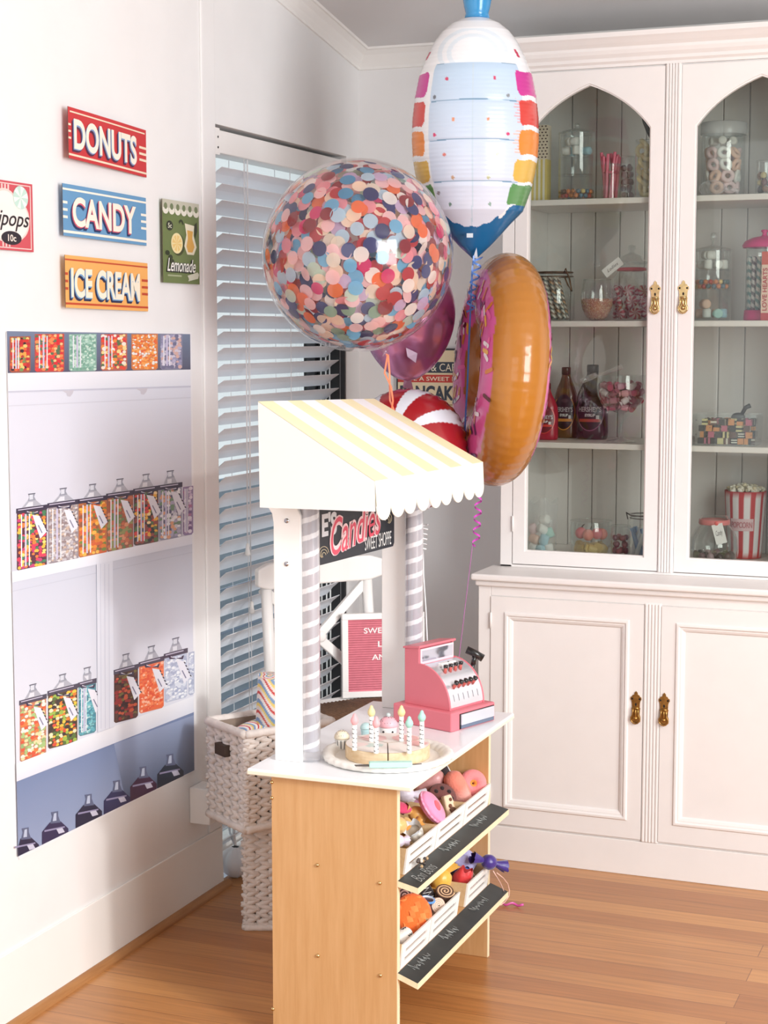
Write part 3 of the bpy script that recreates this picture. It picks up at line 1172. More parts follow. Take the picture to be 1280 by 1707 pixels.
# ================================================================ display cabinet
YL, YU = 4.475, 4.62                      # faces of the lower cupboard and of the glazed upper part
CX = 1.07
cab = thing('display_cabinet', 'tall white built-in display cabinet with arched glass doors above panelled cupboards', 'cabinet', (CX, 4.7, 0), world=True)
LX0, LX1 = 0.566, 2 * CX - 0.566
UX0, UX1 = 0.586, 2 * CX - 0.586
b = MB()
b.box(LX0, LX1, YL, YB - 0.002, 0.0, 0.098)
b.box(LX0 + .003, LX1 - .003, YL + 0.004, YB - 0.002, 0.098, 0.79)
b.box(LX0 + .003, 0.606, YL + 0.0005, YL + 0.01, 0.098, 0.79)
b.box(LX1 - .043, LX1 - .003, YL + 0.0005, YL + 0.01, 0.098, 0.79)
b.box(0.606, LX1 - .043, YL + 0.0007, YL + 0.01, 0.763, 0.79)
obj('lower_carcass', b, cab_paint, cab, bev=0.002)
b = MB()
for k in range(5):
    x = CX - 0.018 + k * 0.009
    b.box(x - 0.0032, x + 0.0032, YL - 0.004, YL + 0.006, 0.1, 0.765)
b.box(CX - 0.0235, CX + 0.0235, YL - 0.001, YL + 0.006, 0.098, 0.768)
obj('lower_mullion', b, cab_paint, cab, bev=0.002)
b = MB()
b.box(LX0 - 0.012, LX1 + 0.012, 4.447, YU + 0.03, 0.807, 0.826)
b.box(LX0 - 0.004, LX1 + 0.004, 4.462, YU + 0.03, 0.79, 0.807)
obj('worktop', b, cab_paint, cab, bev=0.006, seg=3)
b = MB()
b.box(UX0, 0.622, YU, YB - 0.002, 0.826, 2.23)
b.box(2 * CX - 0.622, UX1, YU, YB - 0.002, 0.826, 2.23)
b.box(UX0, UX1, YU + 0.006, YB - 0.002, 2.222, 2.235)
b.box(UX0, UX1, YU + 0.0, YB - 0.002, 0.826, 0.834)
b.box(0.622, 2 * CX - 0.622, YU + 0.024, YB - 0.002, 0.834, 0.856)
obj('upper_carcass', b, cab_paint, cab, bev=0.002)
b = MB()
xs = 0.62
while xs < 1.52:
    b.box(xs + 0.0015, xs + 0.0735, YB - 0.016, YB - 0.004, 0.856, 2.223)
    b.box(xs - 0.003, xs + 0.004, YB - 0.008, YB - 0.004, 0.856, 2.223)
    xs += 0.075
obj('beadboard_back', b, cab_paint, cab, bev=0.002)
b = MB()
for k in range(5):
    x = CX - 0.016 + k * 0.008
    b.box(x - 0.003, x + 0.003, YU - 0.006, YU + 0.02, 0.834, 2.226)
b.box(CX - 0.0225, CX + 0.0225, YU - 0.002, YU + 0.02, 0.834, 2.226)
obj('upper_mullion', b, cab_paint, cab, bev=0.0015)
SZ = {}
for k, py in ((1, 331), (2, 535), (3, 739)):
    z = at(983, py, y=4.648).z
    SZ[k] = z
    b = MB()
    b.box(0.624, 2 * CX - 0.624, 4.648, YB - 0.018, z - 0.0165, z)
    obj('shelf', b, cab_paint, cab, bev=0.002)
SZ[4] = 0.856
b = MB()
prof = [(0.0, 2.226), (0.004, 2.226), (0.004, 2.234), (0.012, 2.24), (0.012, 2.249), (0.02, 2.258), (0.024, 2.268), (0.024, 2.276), (0.034, 2.284), (0.044, 2.294), (0.05, 2.299), (0.05, 2.312), (0.0, 2.312)]
prs = [(UX0 - d, YU - d, z) for d, z in prof]
pre = [(UX1 + d, YU - d, z) for d, z in prof]
pbk = [(UX0 - d, YB - 0.003, z) for d, z in prof]
n = len(prof)
b.add(pbk + prs + pre, [(i, i + 1, n + i + 1, n + i) for i in range(n - 1)] + [(n + i, n + i + 1, 2 * n + i + 1, 2 * n + i) for i in range(n - 1)])
b.box(UX0, UX1, YU, YB - 0.003, 2.226, 2.311)
obj('crown_moulding', b, cab_paint, cab)


def raycast(poly_, c, a):
    d = (cos(a), sin(a))
    best = None
    for i in range(len(poly_)):
        p, q_ = poly_[i], poly_[(i + 1) % len(poly_)]
        ex, ez = q_[0] - p[0], q_[1] - p[1]
        den = d[0] * ez - d[1] * ex
        if abs(den) < 1e-12:
            continue
        wx, wz = p[0] - c[0], p[1] - c[1]
        t = (wx * ez - wz * ex) / den
        u = (wx * d[1] - wz * d[0]) / den
        if t > 0 and -1e-6 <= u <= 1 + 1e-6 and (best is None or t < best):
            best = t
    return (c[0] + d[0] * best, c[1] + d[1] * best)


def ring_panel(mb, outer, inner, c, yf, yb, mi=0, inset=0.0):
    """a board with a hole: front at yf, back at yb"""
    angs = sorted(set([round(atan2(p[1] - c[1], p[0] - c[0]), 6) for p in outer + inner]))
    O = [raycast(outer, c, a) for a in angs]
    I = [raycast(inner, c, a) for a in angs]
    N = len(angs)
    vs = [(p[0], yf, p[1]) for p in O] + [(p[0], yf, p[1]) for p in I] + [(p[0], yb, p[1]) for p in O] + [(p[0], yb, p[1]) for p in I]
    fs = []
    for i in range(N):
        k = (i + 1) % N
        fs += [(i, k, N + k, N + i), (2 * N + k, 2 * N + i, 3 * N + i, 3 * N + k), (N + i, N + k, 3 * N + k, 3 * N + i), (k, i, 2 * N + i, 2 * N + k)]
    mb.add(vs, fs, mi)


def escutcheon(mb, cx, cz, y):
    """drop handle with keyhole plate, in the cabinet's plane"""
    out = [(-.3, .5), (-.36, .44), (-.47, .42), (-.5, .34), (-.4, .28), (-.36, .2), (-.34, .02), (-.4, -.02), (-.36, -.06), (-.34, -.26), (-.42, -.36), (-.36, -.48), (-.18, -.56), (0, -.58)]
    top = [(-.16, .52), (-.13, .6), (0, .66)]
    half = out[::-1] + top
    pts = half + [(-x, z) for x, z in half[::-1][1:-1]]
    W_, H_ = 0.031, 0.0715
    mb.prism([(cx + x * W_, y, cz + z * H_) for x, z in pts][::-1], (0, -0.0028, 0), 0)
    for sx_ in (-.33, .33):
        mb.cyl((cx + sx_ * W_, y - 0.001, cz + .36 * H_), (cx + sx_ * W_, y - 0.0034, cz + .36 * H_), 0.0028, n=12, m=1)
    mb.prism([(cx + x, y - 0.003, cz + z) for x, z in ((-.0015, .006), (-.0026, .011), (-.001, .0145), (.001, .0145), (.0026, .011), (.0015, .006))], (0, -0.0006, 0), 1)
    ring = [(cx + 0.0082 * s_, y - 0.007, cz + 0.0) for s_ in (-1,)]
    path = [(-.0065, 0.0), (-.0072, -.012), (-.0085, -.02), (-.0125, -.027), (-.012, -.035), (-.006, -.041), (0, -.043), (.006, -.041), (.012, -.035), (.0125, -.027), (.0085, -.02), (.0072, -.012), (.0065, 0.0)]
    mb.tube([(cx + x, y - 0.0075, cz + z) for x, z in path], 0.0022, 8)
    mb.tube([(cx - .0085, y - 0.006, cz + .0005), (cx + .0085, y - 0.006, cz + .0005)], 0.0026, 8)
    mb.sphere((cx, y - 0.005, cz - 0.014), 0.004, 0.012, 10, 8)
    mb.sphere((cx, y - 0.005, cz - 0.028), 0.007, 0.006, 12, 8)


PW, ZS, ZA = 0.171, 2.058, 2.181


def arch(cx, w, zb, zs, za, n=10):
    pts = [(cx - w, zb), (cx + w, zb), (cx + w, zs)]
    for s_, order in ((1, range(1, n + 1)), (-1, range(n - 1, -1, -1))):
        for i in order:
            t = i / n
            x = (1 - t) ** 2 * w + 2 * t * (1 - t) * 0.66 * w
            z = (1 - t) ** 2 * zs + 2 * t * (1 - t) * (zs + 0.082) + t * t * za
            pts.append((cx + s_ * x, z))
    return pts


for side, (dx0, dx1) in ((-1, (0.6245, CX - 0.0235)), (1, (CX + 0.0235, 2 * CX - 0.6245))):
    dcx = CX + side * 0.2355
    o_ = [(dx0, 0.8365), (dx1, 0.8365), (dx1, 2.2215), (dx0, 2.2215)]
    inn = arch(dcx, PW, 0.877, ZS, ZA)
    inn2 = arch(dcx, PW + 0.004, 0.873, ZS + 0.002, ZA + 0.005)
    b = MB()
    cc = (dcx, 1.6)
    ring_panel(b, o_, inn2, cc, YU - 0.002, YU + 0.018)
    ring_panel(b, inn2, inn, cc, YU + 0.003, YU + 0.018)
    d_ = obj('glass_door', b, cab_paint, cab)
    b = MB()
    b.box(dcx - PW - 0.008, dcx + PW + 0.008, YU + 0.0185, YU + 0.0205, 0.866, 2.19)
    obj('pane', b, pane_glass, d_)
    b = MB()
    px_, py_ = (1092, 497) if side < 0 else (1139, 496)
    p = at(px_, py_, y=YU - 0.002)
    escutcheon(b, p.x, p.z, YU - 0.002)
    obj('handle', b, [brass_hi, dark_iron], d_)
    hx = dx0 if side < 0 else dx1
    for z in (0.93, 2.05):
        b = MB()
        b.cyl((hx, YU - 0.004, z), (hx, YU - 0.004, z + 0.045), 0.0028, n=8)
        obj('hinge', b, cab_paint, d_)
    # lower doors
    lx0, lx1 = (0.6075, CX - 0.0245) if side < 0 else (CX + 0.0245, 2 * CX - 0.6075)
    b = MB()
    fx0, fx1, fz0, fz1 = lx0 + 0.042, lx1 - 0.042, 0.158, 0.716
    ring_panel(b, [(lx0, 0.1055), (lx1, 0.1055), (lx1, 0.7615), (lx0, 0.7615)], [(fx0, fz0), (fx1, fz0), (fx1, fz1), (fx0, fz1)], ((fx0 + fx1) / 2, 0.44), YL - 0.003, YL + 0.014)
    b.box(fx0 - .002, fx1 + .002, YL + 0.006, YL + 0.012, fz0 - .002, fz1 + .002)
    d_ = obj('cupboard_door', b, cab_paint, cab)
    b = MB()
    mp_ = [(0.0, YL - 0.003), (0.003, YL - 0.0075), (0.009, YL - 0.008), (0.013, YL - 0.004), (0.016, YL - 0.004), (0.022, YL - 0.001), (0.027, YL + 0.006)]
    loops = []
    for k, (ins, y) in enumerate(mp_):
        loops.append([(fx0 - 0.003 + ins, y, fz0 - 0.003 + ins), (fx1 + 0.003 - ins, y, fz0 - 0.003 + ins), (fx1 + 0.003 - ins, y, fz1 + 0.003 - ins), (fx0 - 0.003 + ins, y, fz1 + 0.003 - ins)])
    vs = [p for l in loops for p in l]
    b.add(vs, [(4 * j + i, 4 * j + (i + 1) % 4, 4 * j + 4 + (i + 1) % 4, 4 * j + 4 + i) for j in range(len(loops) - 1) for i in range(4)])
    obj('panel_moulding', b, cab_paint, d_, bev=0.0008)
    b = MB()
    px_, py_ = (1060, 1180) if side < 0 else (1107, 1183)
    p = at(px_, py_, y=YL - 0.003)
    escutcheon(b, p.x, p.z, YL - 0.003)
    obj('handle', b, [brass, dark_iron], d_)
    hx = lx0 if side < 0 else lx1
    for z in (0.17, 0.67):
        b = MB()
        b.cyl((hx, YL - 0.005, z), (hx, YL - 0.005, z + 0.045), 0.0028, n=8)
        obj('hinge', b, cab_paint, d_)

# dark strips standing in for the shade in the gaps round the doors
for x0, x1, z0, z1 in ((0.622, CX - 0.0215, 0.834, 2.226), (CX + 0.0215, 2 * CX - 0.622, 0.834, 2.226)):
    for w0, w1 in ((z0 - 0.001, z0 + 0.012), (z1 - 0.012, z1 - 0.002)):
        b = MB()
        b.box(x0, x1, YU + 0.0187, YU + 0.0195, w0, w1)
        obj('gap_shade_strip', b, gap_dark, cab)
for x0, x1 in ((0.604, CX - 0.022), (CX + 0.022, 2 * CX - 0.604)):
    for q0, q1, w0, w1 in ((x0, x0 + .012, .1005, .764), (x1 - .012, x1, .1005, .764), (x0, x1, .1005, .112), (x0, x1, .753, .764)):
        b = MB()
        b.box(q0, q1, YL + 0.0105, YL + 0.0112, w0, w1)
        obj('gap_shade_strip', b, gap_dark, cab)


# ================================================================ market stall
NY, FY = 3.138, 3.752
stall = thing('market_stall', "children's wooden market stall with striped awning, white counter and two sloping shelves", 'market stall', (0.7, 3.45, 0), world=True)
PX_ = [0.557, 0.843]


def end_panel(y0, y1, name, screws):
    b = MB()
    b.box(PX_[0], PX_[1] - 0.0015, y0, y1, 0.0, 0.572)
    p = obj(name, b, maple, stall)
    b = MB()
    b.box(PX_[1] - 0.0015, PX_[1], y0, y1, 0.0, 0.572)
    obj('edge_banding', b, maple_edge, p)
    for px, py in screws:
        q_ = at(px, py, y=y0)
        b = MB()
        b.sphere((q_.x, y0, q_.z), 0.0042, None, 12, 6, T=None)
        obj('screw', b, brass_hi, p)


end_panel(NY, NY + 0.013, 'end_panel', ((453, 1304), (453, 1330), (529, 1442), (633, 1472), (530, 1593), (634, 1626), (455, 1682)))
end_panel(FY - 0.013, FY, 'end_panel', ())
b = MB()
b.box(PX_[0], PX_[0] + 0.008, NY + 0.013, FY - 0.013, 0.03, 0.572)
obj('back_panel', b, maple, stall)
b = MB()
b.box(0.508, 0.8775, 3.121, 3.828, 0.574, 0.5855)
ct = obj('counter', b, [white_lam], stall, bev=0.003)
b = MB()
b.box(0.5075, 0.878, 3.1205, 3.8285, 0.5722, 0.5815)
obj('edge_banding', b, mat('cream_edge_banding', (238, 234, 214), 0.5), ct, bev=0.002)

chalk = mat('chalkboard', (40, 44, 44), 0.45, var=0.25, vscale=18)
chalk_ink = mat('chalk', (176, 178, 174), 0.9)
shelf_spec = ((0.376, 0.366), (0.179, 0.163))
words = (('Bon Bons', 'Lollies', 'Liquorice'), ('Biscuits', 'Cupcakes', 'Caramel'))
SHZ = []
for (za_, zb_), wd in zip(shelf_spec, words):
    b = MB()
    b.box(PX_[0] + 0.008, 0.8435, NY + 0.0131, FY - 0.0131, za_ - 0.0125, za_)
    sh = obj('shelf', b, maple, stall)
    b = MB()
    xa, xb = 0.8432, 0.888
    t = 0.0125
    b.hexa([(xa, NY, za_ - t), (xb, NY, zb_ - t), (xb, FY + 0.006, zb_ - t), (xa, FY + 0.006, za_ - t)], [(xa, NY, za_), (xb, NY, zb_), (xb, FY + 0.006, zb_), (xa, FY + 0.006, za_)])
    st = obj('front_rail', b, maple_edge, sh)
    b = MB()
    e = 0.0005
    b.poly([(xa, NY + .0005, za_ + e), (xb - .0005, NY + .0005, zb_ + e), (xb - .0005, FY + 0.0055, zb_ + e), (xa, FY + 0.0055, za_ + e)])
    obj('chalkboard_strip', b, chalk, sh)
    up = Vector((xa - xb, 0, za_ - zb_)).normalized()
    for k, wtxt in enumerate(wd):
        b = MB()
        yy0 = (NY + 0.045, NY + 0.235, NY + 0.43)[k]
        if wtxt == 'Bon Bons':
            b.text(wtxt, (0.882, yy0 - 0.01, lerp(za_, zb_, 0.87) + 0.0008), (0, 1, 0), up, 0.105, 0.027, 0, None, -0.02, 0.5, 0.0006)
        else:       # an illegible chalk scrawl
            rr = random.Random(k + int(za_ * 900))
            N_ = 34
            L_ = 0.08 + 0.03 * rr.random()
            pth = []
            for i in range(N_):
                u = i / (N_ - 1)
                h = 0.010 + (0.004 if i % 2 else 0.0) + 0.006 * sin(u * L_ * 900 + k) + (0.008 if i in (2, 3, 20, 33) else 0)
                s_ = 0.875 - h * 1.1
                pth.append((s_, yy0 + L_ * u + 0.003 * cos(i * 1.4), lerp(za_, zb_, (s_ - xa) / (xb - xa)) + 0.0011))
            b.tube(pth, 0.0005, 5)
        obj('chalk_writing', b, chalk_ink, sh)

# posts and candy-striped tubes
Lp = at(458, 1256, z=0.5855)
py_post = 3.205
x0p = at(458, 1250, y=py_post).x
x1p = at(504, 1270, y=py_post).x
b = MB()
xl2 = at(440, 845, y=py_post).x
pts = [(x0p, 0.5855), (x1p - 0.002, 0.5855), (x1p - 0.002, 1.118), (x1p - 0.008, 1.128), (x1p - .012, 1.15), (xl2, 1.15), (xl2 + 0.006, 1.137), (x0p - 0.003, 1.118), (x0p, 1.1)]
b.prism([(x, py_post, z) for x, z in pts][::-1], (0, 0.014, 0))
po = obj('post', b, white_paint, stall, bev=0.002)
for px, py in ((478, 868), (478, 940)):
    b = MB()
    q_ = at(px, py, y=py_post)
    b.cyl((q_.x, py_post - 0.0018, q_.z), (q_.x, py_post, q_.z), 0.0052, n=14)
    b.cyl((q_.x, py_post - 0.0022, q_.z), (q_.x, py_post - 0.0015, q_.z), 0.002, n=6)
    obj('screw', b, steel, po)
fy_post = 3.765
fx0 = at(636, 1000, y=fy_post).x
b = MB()
b.box(fx0, fx0 + 0.085, fy_post, fy_post + 0.014, 0.5855, 1.16)
obj('post', b, white_paint, stall, bev=0.002)


def tubepost(x, y, z0, z1, r, lift):
    turns = (z1 - z0) / 0.0375
    A_, B_ = S(186, 184, 190), S(246, 246, 246)

    def cf(a, t, rr_, z):
        ph = (z / 0.0375 - a / (2 * pi)) % 1.0
        return B_ if ph < 0.3 else A_
    b = MB()
    nz = int((z1 - z0 - lift) / 0.0016)
    b.lathe([(r * 0.93, lift + (z1 - z0 - lift) * i / nz) for i in range(nz + 1)], 40, colf=cf, T=Trot((x, y, z0)))
    p = obj('candy_striped_tube', b, vcmat('striped_plastic', 0.4), stall)
    b = MB()
    b.lathe([(r * 0.8, 0.0005), (r, 0.003), (r, z1 - z0)], 32, T=Trot((x, y, z0)), cap=False)
    b.lathe([(0.0, 0.001), (r * 0.8, 0.0005)], 32, T=Trot((x, y, z0)), cap=False)
    obj('clear_sleeve', b, plastic_clear, p)


pb0 = at(518.5, 1268, z=0.5855)
rp_ = 0.5 * 32 / ppm(pb0)
tubepost(pb0.x, pb0.y, 0.5862, 1.148, rp_, 0.022)
pf = at(690, 1000, y=3.745)
tubepost(pf.x, pf.y, 0.5862, 1.15, 0.5 * 31 / ppm(pf), 0.02)

# awning
NYr, FYr = 3.122, 3.80
N_ridge, N_eave = at(430, 669, y=NYr), at(625, 802, y=NYr)
N_bb, N_be = at(433, 846, y=NYr), at(625, 853, y=NYr)
F_ridge, F_eave = at(624, 664.5, y=FYr), at(805, 770, y=FYr)
YEL, WHT = S(246, 236, 194), S(248, 248, 250)
b = MB()
ns = 9
for k in range(ns):
    t0, t1 = k / ns, (k + 1) / ns
    for lift, fl in ((0.0, False), (-0.0005, True)):
        f = [N_ridge.lerp(F_ridge, t0), N_eave.lerp(F_eave, t0), N_eave.lerp(F_eave, t1), N_ridge.lerp(F_ridge, t1)]
        f = [p + Vector((0, 0, lift)) for p in f]
        b.poly(f[::-1] if fl else f, 0, YEL if k % 2 == 0 else WHT)
obj('awning_top', b, paint_vc, stall)
for nm, (r_, e_, bb, be), w_ in (('near', (N_ridge, N_eave, N_bb, N_be), 0.004), ('far', (F_ridge, F_eave, F_ridge - (N_ridge - N_bb), F_eave - (N_eave - N_be)), -0.004)):
    b = MB()
    dz_ = Vector((0, 0, -0.0008))
    b.prism([bb, be, e_ + dz_, r_ + dz_], (0, w_, 0))
    obj('awning_side', b, mat('awning_board', (234, 232, 230), 0.6, var=0.008), stall)
b = MB()
iv = Vector((0.0045, 0.0045, 0))
ov = Vector((0.0045, -0.0045, 0))
b.prism([N_bb + iv, N_ridge + Vector((0, 0, -.008)) + iv, F_ridge + Vector((0, 0, -.008)) + ov, F_ridge - (N_ridge - N_bb) + ov], (0.004, 0, 0))
obj('awning_back', b, mat('awning_board'), stall)
# scalloped valance along the eave
b = MB()
nb_ = at(643, 866, x=N_eave.x + 0.006)
drop = N_eave.z - nb_.z
cut = N_eave.z - at(653, 838, x=N_eave.x + 0.004).z
pts_t, pts_b = [], []
for k in range(9):
    for i in range(13):
        a = pi * i / 12
        t = (k + 0.5 - 0.5 * cos(a)) / 9
        p = N_eave.lerp(F_eave, t)
        sag = cut + (drop - cut) * (sin(a) ** 0.85)
        out = 0.006 * sag / drop
        pts_t.append(p)
        pts_b.append(p + Vector((out + 0.0015 * sin(k * 2.1), 0, -sag)))
N_ = len(pts_t)
b.add(pts_t + pts_b + [p + Vector((-0.002, 0, 0)) for p in pts_t + pts_b],
      [(i, N_ + i, N_ + i + 1, i + 1) for i in range(N_ - 1)] + [(2 * N_ + i + 1, 3 * N_ + i + 1, 3 * N_ + i, 2 * N_ + i) for i in range(N_ - 1)] + [(N_ + i, 3 * N_ + i, 3 * N_ + i + 1, N_ + i + 1) for i in range(N_ - 1)],
      0, S(250, 247, 232))
obj('scalloped_valance', b, paint_vc, stall)

# sign between the posts
o = thing('candies_sign', 'black sign lettered Candies Sweet Shoppe between the white posts of the stall', 'sign', (0.6, 3.5, 0.99), world=True)
xs_ = fx0 + 0.045
a_, c_ = at(535, 942, x=xs_), at(657, 910, x=xs_)
dirn = (c_ - a_).normalized()
y_s0, y_s1 = 3.25, c_.y
z_s = lambda y: a_.z + (y - a_.y) * dirn.z / dirn.y
H_ = 0.205
b = MB()
b.prism([(xs_, y_s0, z_s(y_s0)), (xs_, y_s1 - .008, z_s(y_s1)), (xs_, y_s1, z_s(y_s1) + 0.008), (xs_, y_s1, z_s(y_s1) + H_), (xs_, y_s0, z_s(y_s0) + H_)], (-0.005, 0, 0))
obj('board', b, mat('black_sign_board', (42, 46, 54), 0.5), o)
b = MB()


def onsign(txt, px0, py0, wpx, hpx, rgb, bold, shear, lift, rot=0.0):
    p = at(px0, py0, x=xs_)
    q_ = at(px0 + wpx, py0 - 0.24 * wpx, x=xs_)
    e = at(px0, py0 - hpx, x=xs_)
    ux = (q_ - p).normalized()
    ux = (ux + Vector((0, 0, rot))).normalized()
    b.text(txt, p, ux, (0, 0, 1), (q_ - p).length, (e - p).length, 0, S(rgb), bold, shear, lift)


onsign("E'S", 536, 896, 25, 40, (226, 228, 232), 0.04, 0.0, 0.0008)
for k in range(1):
    onsign('Candies', 549, 931, 86, 66, (250, 214, 216), 0.055, 0.22, 0.0011, 0.1)
    onsign('Candies', 551, 929, 83, 62, (226, 84, 106), 0.0, 0.22, 0.0016, 0.1)
onsign('SWEET', 607, 918, 21, 22, (232, 232, 230), 0.0, 0.05, 0.0018)
onsign('SHOPPE', 630, 912, 21, 23, (232, 232, 230), 0.0, 0.05, 0.0018)
for (cx, cy) in ((540, 925), (645, 868)):
    for k in range(3):
        p = [at(cx + (3 + 2.4 * k) * cos(t) * (1 if cx < 600 else -1), cy - (4 + 3 * k) * sin(t) - k * 2, x=xs_ + 0.0012) for t in [i * 0.35 for i in range(13)]]
        b.tube(p, 0.0007, 5, c=S(226, 210, 176))
obj('lettering', b, printm, o)

# ================================================================ on the counter
CZ = 0.5857
# ---- cash register (local x: towards its front, local y: along its width)
reg = thing('toy_cash_register', 'pink wooden toy cash register on the white counter of the stall', 'cash register', (0.748, 3.686, CZ), (0, 0, atan2(-0.323, 0.946)))
pink = mat('pink_lacquer', (222, 120, 132), 0.4, var=0.03)
pink_d = pink
b = MB()
b.box(-0.088, 0.088, -0.0835, 0.0835, 0.0, 0.045)
obj('base', b, pink, reg, bev=0.004, seg=3)
arc = [(-0.0235 + 0.0935 * sin(t), 0.045 + 0.1 * cos(t)) for t in [i * (pi / 2) / 16 for i in range(17)]]
side = [(-0.0665, 0.045), (-0.0665, 0.176), (-0.0235, 0.182)] + arc
for y0, y1 in ((-0.066, -0.061), (0.061, 0.066)):
    b = MB()
    b.prism([(x, y0, z) for x, z in side][::-1], (0, y1 - y0, 0))
    obj('side_panel', b, pink, reg, bev=0.0012)
b = MB()
b.prism([(x, -0.061, z) for x, z in [(-0.066, 0.045), (-0.066, 0.174), (-0.03, 0.178), (-0.03, 0.144)] + [(-0.0235 + 0.091 * sin(t), 0.045 + 0.097 * cos(t)) for t in [i * (pi / 2) / 16 for i in range(17)]]][::-1], (0, 0.122, 0))
obj('body', b, pink, reg)
b = MB()
b.hexa([(-0.07, -0.069, 0.176), (-0.019, -0.069, 0.181), (-0.019, 0.069, 0.181), (-0.07, 0.069, 0.176)], [(-0.07, -0.069, 0.181), (-0.019, -0.069, 0.187), (-0.019, 0.069, 0.187), (-0.07, 0.069, 0.181)])
obj('lid', b, pink, reg, bev=0.0015)
b = MB()
b.grid(lambda u, v: (-0.0235 + 0.0925 * sin(lerp(0.12, 1.52, v)), lerp(-0.0608, 0.0608, u), 0.045 + 0.0985 * cos(lerp(0.12, 1.52, v))), 1, 20)
obj('key_panel', b, mat('pearl_silver', (226, 226, 232), 0.22, 0.55), reg)
b = MB()
b.box(-0.0236, -0.0205, -0.062, 0.062, 0.141, 0.178)
dw = obj('display_window', b, mat('display_frame', (246, 214, 222), 0.3), reg, bev=0.001)
b = MB()
b.box(-0.0206, -0.0198, -0.058, 0.058, 0.148, 0.174)
obj('screen', b, mat('mirror_foil', (222, 224, 238), 0.12, 0.85), dw)
red = mat('key_red', (196, 92, 84), 0.4)


def arcp(t, y, l):
    return Vector((-0.0235 + (0.0925 + l) * sin(t), y, 0.045 + (0.0985 + l) * cos(t)))


key_ = None
for t, ys in ((0.62, (-0.035, -0.016, 0.003, 0.022)), (1.06, (-0.037, -0.019, -0.001, 0.017, 0.035))):
    for y in ys:
        b = MB()
        p0, p1, p2 = arcp(t, y, -0.001), arcp(t - 0.05, y, 0.011), arcp(t - 0.08, y, 0.0165)
        b.cyl(p0, p1, 0.0042, 0.0042, 10)
        k = obj('key', b, red, reg)
        b = MB()
        b.cyl(p1, p2, 0.0052, 0.0062, 10)
        obj('key_cap', b, dark_plastic, k)
b = MB()
for i in range(6):
    y = -0.046 + i * 0.018
    pts = [arcp(tt, y, 0.0006) for tt in (1.22, 1.28, 1.34, 1.38)]
    b.tube(pts, 0.0005, 4)
obj('key_marks', b, mat('grey_ink', (120, 124, 130), 0.6), reg)
b = MB()
p = arcp(0.36, 0, 0.004)
b.box(p.x - 0.006, p.x + 0.006, -0.03, 0.026, p.z - 0.005, p.z + 0.003)
wb = obj('name_bar', b, white_paint, reg, bev=0.002)
b = MB()
b.sphere((p.x + 0.003, -0.002, p.z + 0.003), 0.002, n=8, k=6)
obj('screw', b, dark_iron, wb)
b = MB()
b.cyl((0.028, 0.064, 0.1), (0.028, 0.079, 0.14), 0.006, n=10)
b.tube([(0.03, 0.074, 0.128), (0.03, 0.078, 0.15)], 0.006, 10)
b.tube([(0.014, 0.068, 0.163), (0.03, 0.078, 0.155), (0.046, 0.09, 0.143)], [0.0095, 0.0085, 0.0095], 14)
obj('crank_handle', b, dark_plastic, reg)
b = MB()
b.box(0.0875, 0.0888, -0.0535, 0.078, 0.0025, 0.0385)
dr = obj('drawer', b, dark_iron, reg)
b = MB()
b.hexa([(0.0885, -0.05, 0.012), (0.0925, -0.05, 0.012), (0.0925, 0.075, 0.012), (0.0885, 0.075, 0.012)], [(0.0885, -0.05, 0.037), (0.0925, -0.05, 0.037), (0.0925, 0.075, 0.037), (0.0885, 0.075, 0.037)])
b.box(0.0885, 0.0915, -0.05, 0.075, 0.0035, 0.0115, m=1)
obj('drawer_front', b, [mat('silver_paint', (214, 218, 228), 0.3, 0.3), mat('slate_paint', (104, 116, 136), 0.4)], dr, bev=0.0008)

# ---- tray, cake and candles
tc_ = at(646, 1254, z=CZ + 0.012)
tray = thing('scalloped_tray', 'round cream wooden tray with a scalloped rim on the counter', 'tray', (tc_.x, tc_.y, CZ))
cream = mat('cream_paint', (242, 238, 230), 0.5)
Rt = 0.5 * 222 / ppm(tc_)
b = MB()
nn_ = 160


def rim(a, r):
    return r * (1 - 0.022 * abs(sin(a * 18)))


prof = [(0.80, 0.003), (0.84, 0.011), (0.9, 0.0165), (0.965, 0.016), (1.0, 0.012), (0.99, 0.004), (0.93, 0.0005)]
b.grid(lambda u, v: (lambda i, r0, z: (rim(u * 2 * pi, Rt * r0) * cos(u * 2 * pi), rim(u * 2 * pi, Rt * r0) * sin(u * 2 * pi), z))(0, *prof[min(6, int(v * 6 + 0.5))]), nn_, 6, wrap=True)
obj('rim', b, cream, tray)
b = MB()
b.lathe([(0.0, 0.0008), (Rt * 0.92, 0.0008), (Rt * 0.92, 0.003), (Rt * 0.81, 0.0035), (0, 0.0035)], 48)
obj('tray_base', b, cream, tray)
cz0 = CZ + 0.0037
ck = at(646, 1248, z=cz0 + 0.016)
Rc = 0.5 * 141 / ppm(ck)
cake = thing('wooden_cake', 'pale pine toy cake cut into slices on the tray', 'toy cake', (ck.x, ck.y, cz0))
icing = vcmat('painted_pine_top', 0.5)
cuts = [radians(a) for a in (-68, 45, 160)]
cuts.append(cuts[0] + 2 * pi)
blot = [(0.02, 0.055, 0.03, (240, 190, 186)), (-0.045, 0.03, 0.03, (244, 204, 200)), (0.058, 0.02, 0.026, (238, 186, 182)), (-0.02, -0.03, 0.02, (206, 222, 214)), (-0.05, -0.035, 0.018, (248, 226, 220)), (0.03, -0.03, 0.02, (250, 238, 230))]


def topc(x, y):
    c = (246, 238, 230)
    for bx, by, br__, bc in blot:
        if (x - bx) ** 2 + ((y - by) * 1.1) ** 2 < br__ ** 2:
            c = bc
    return S(c)


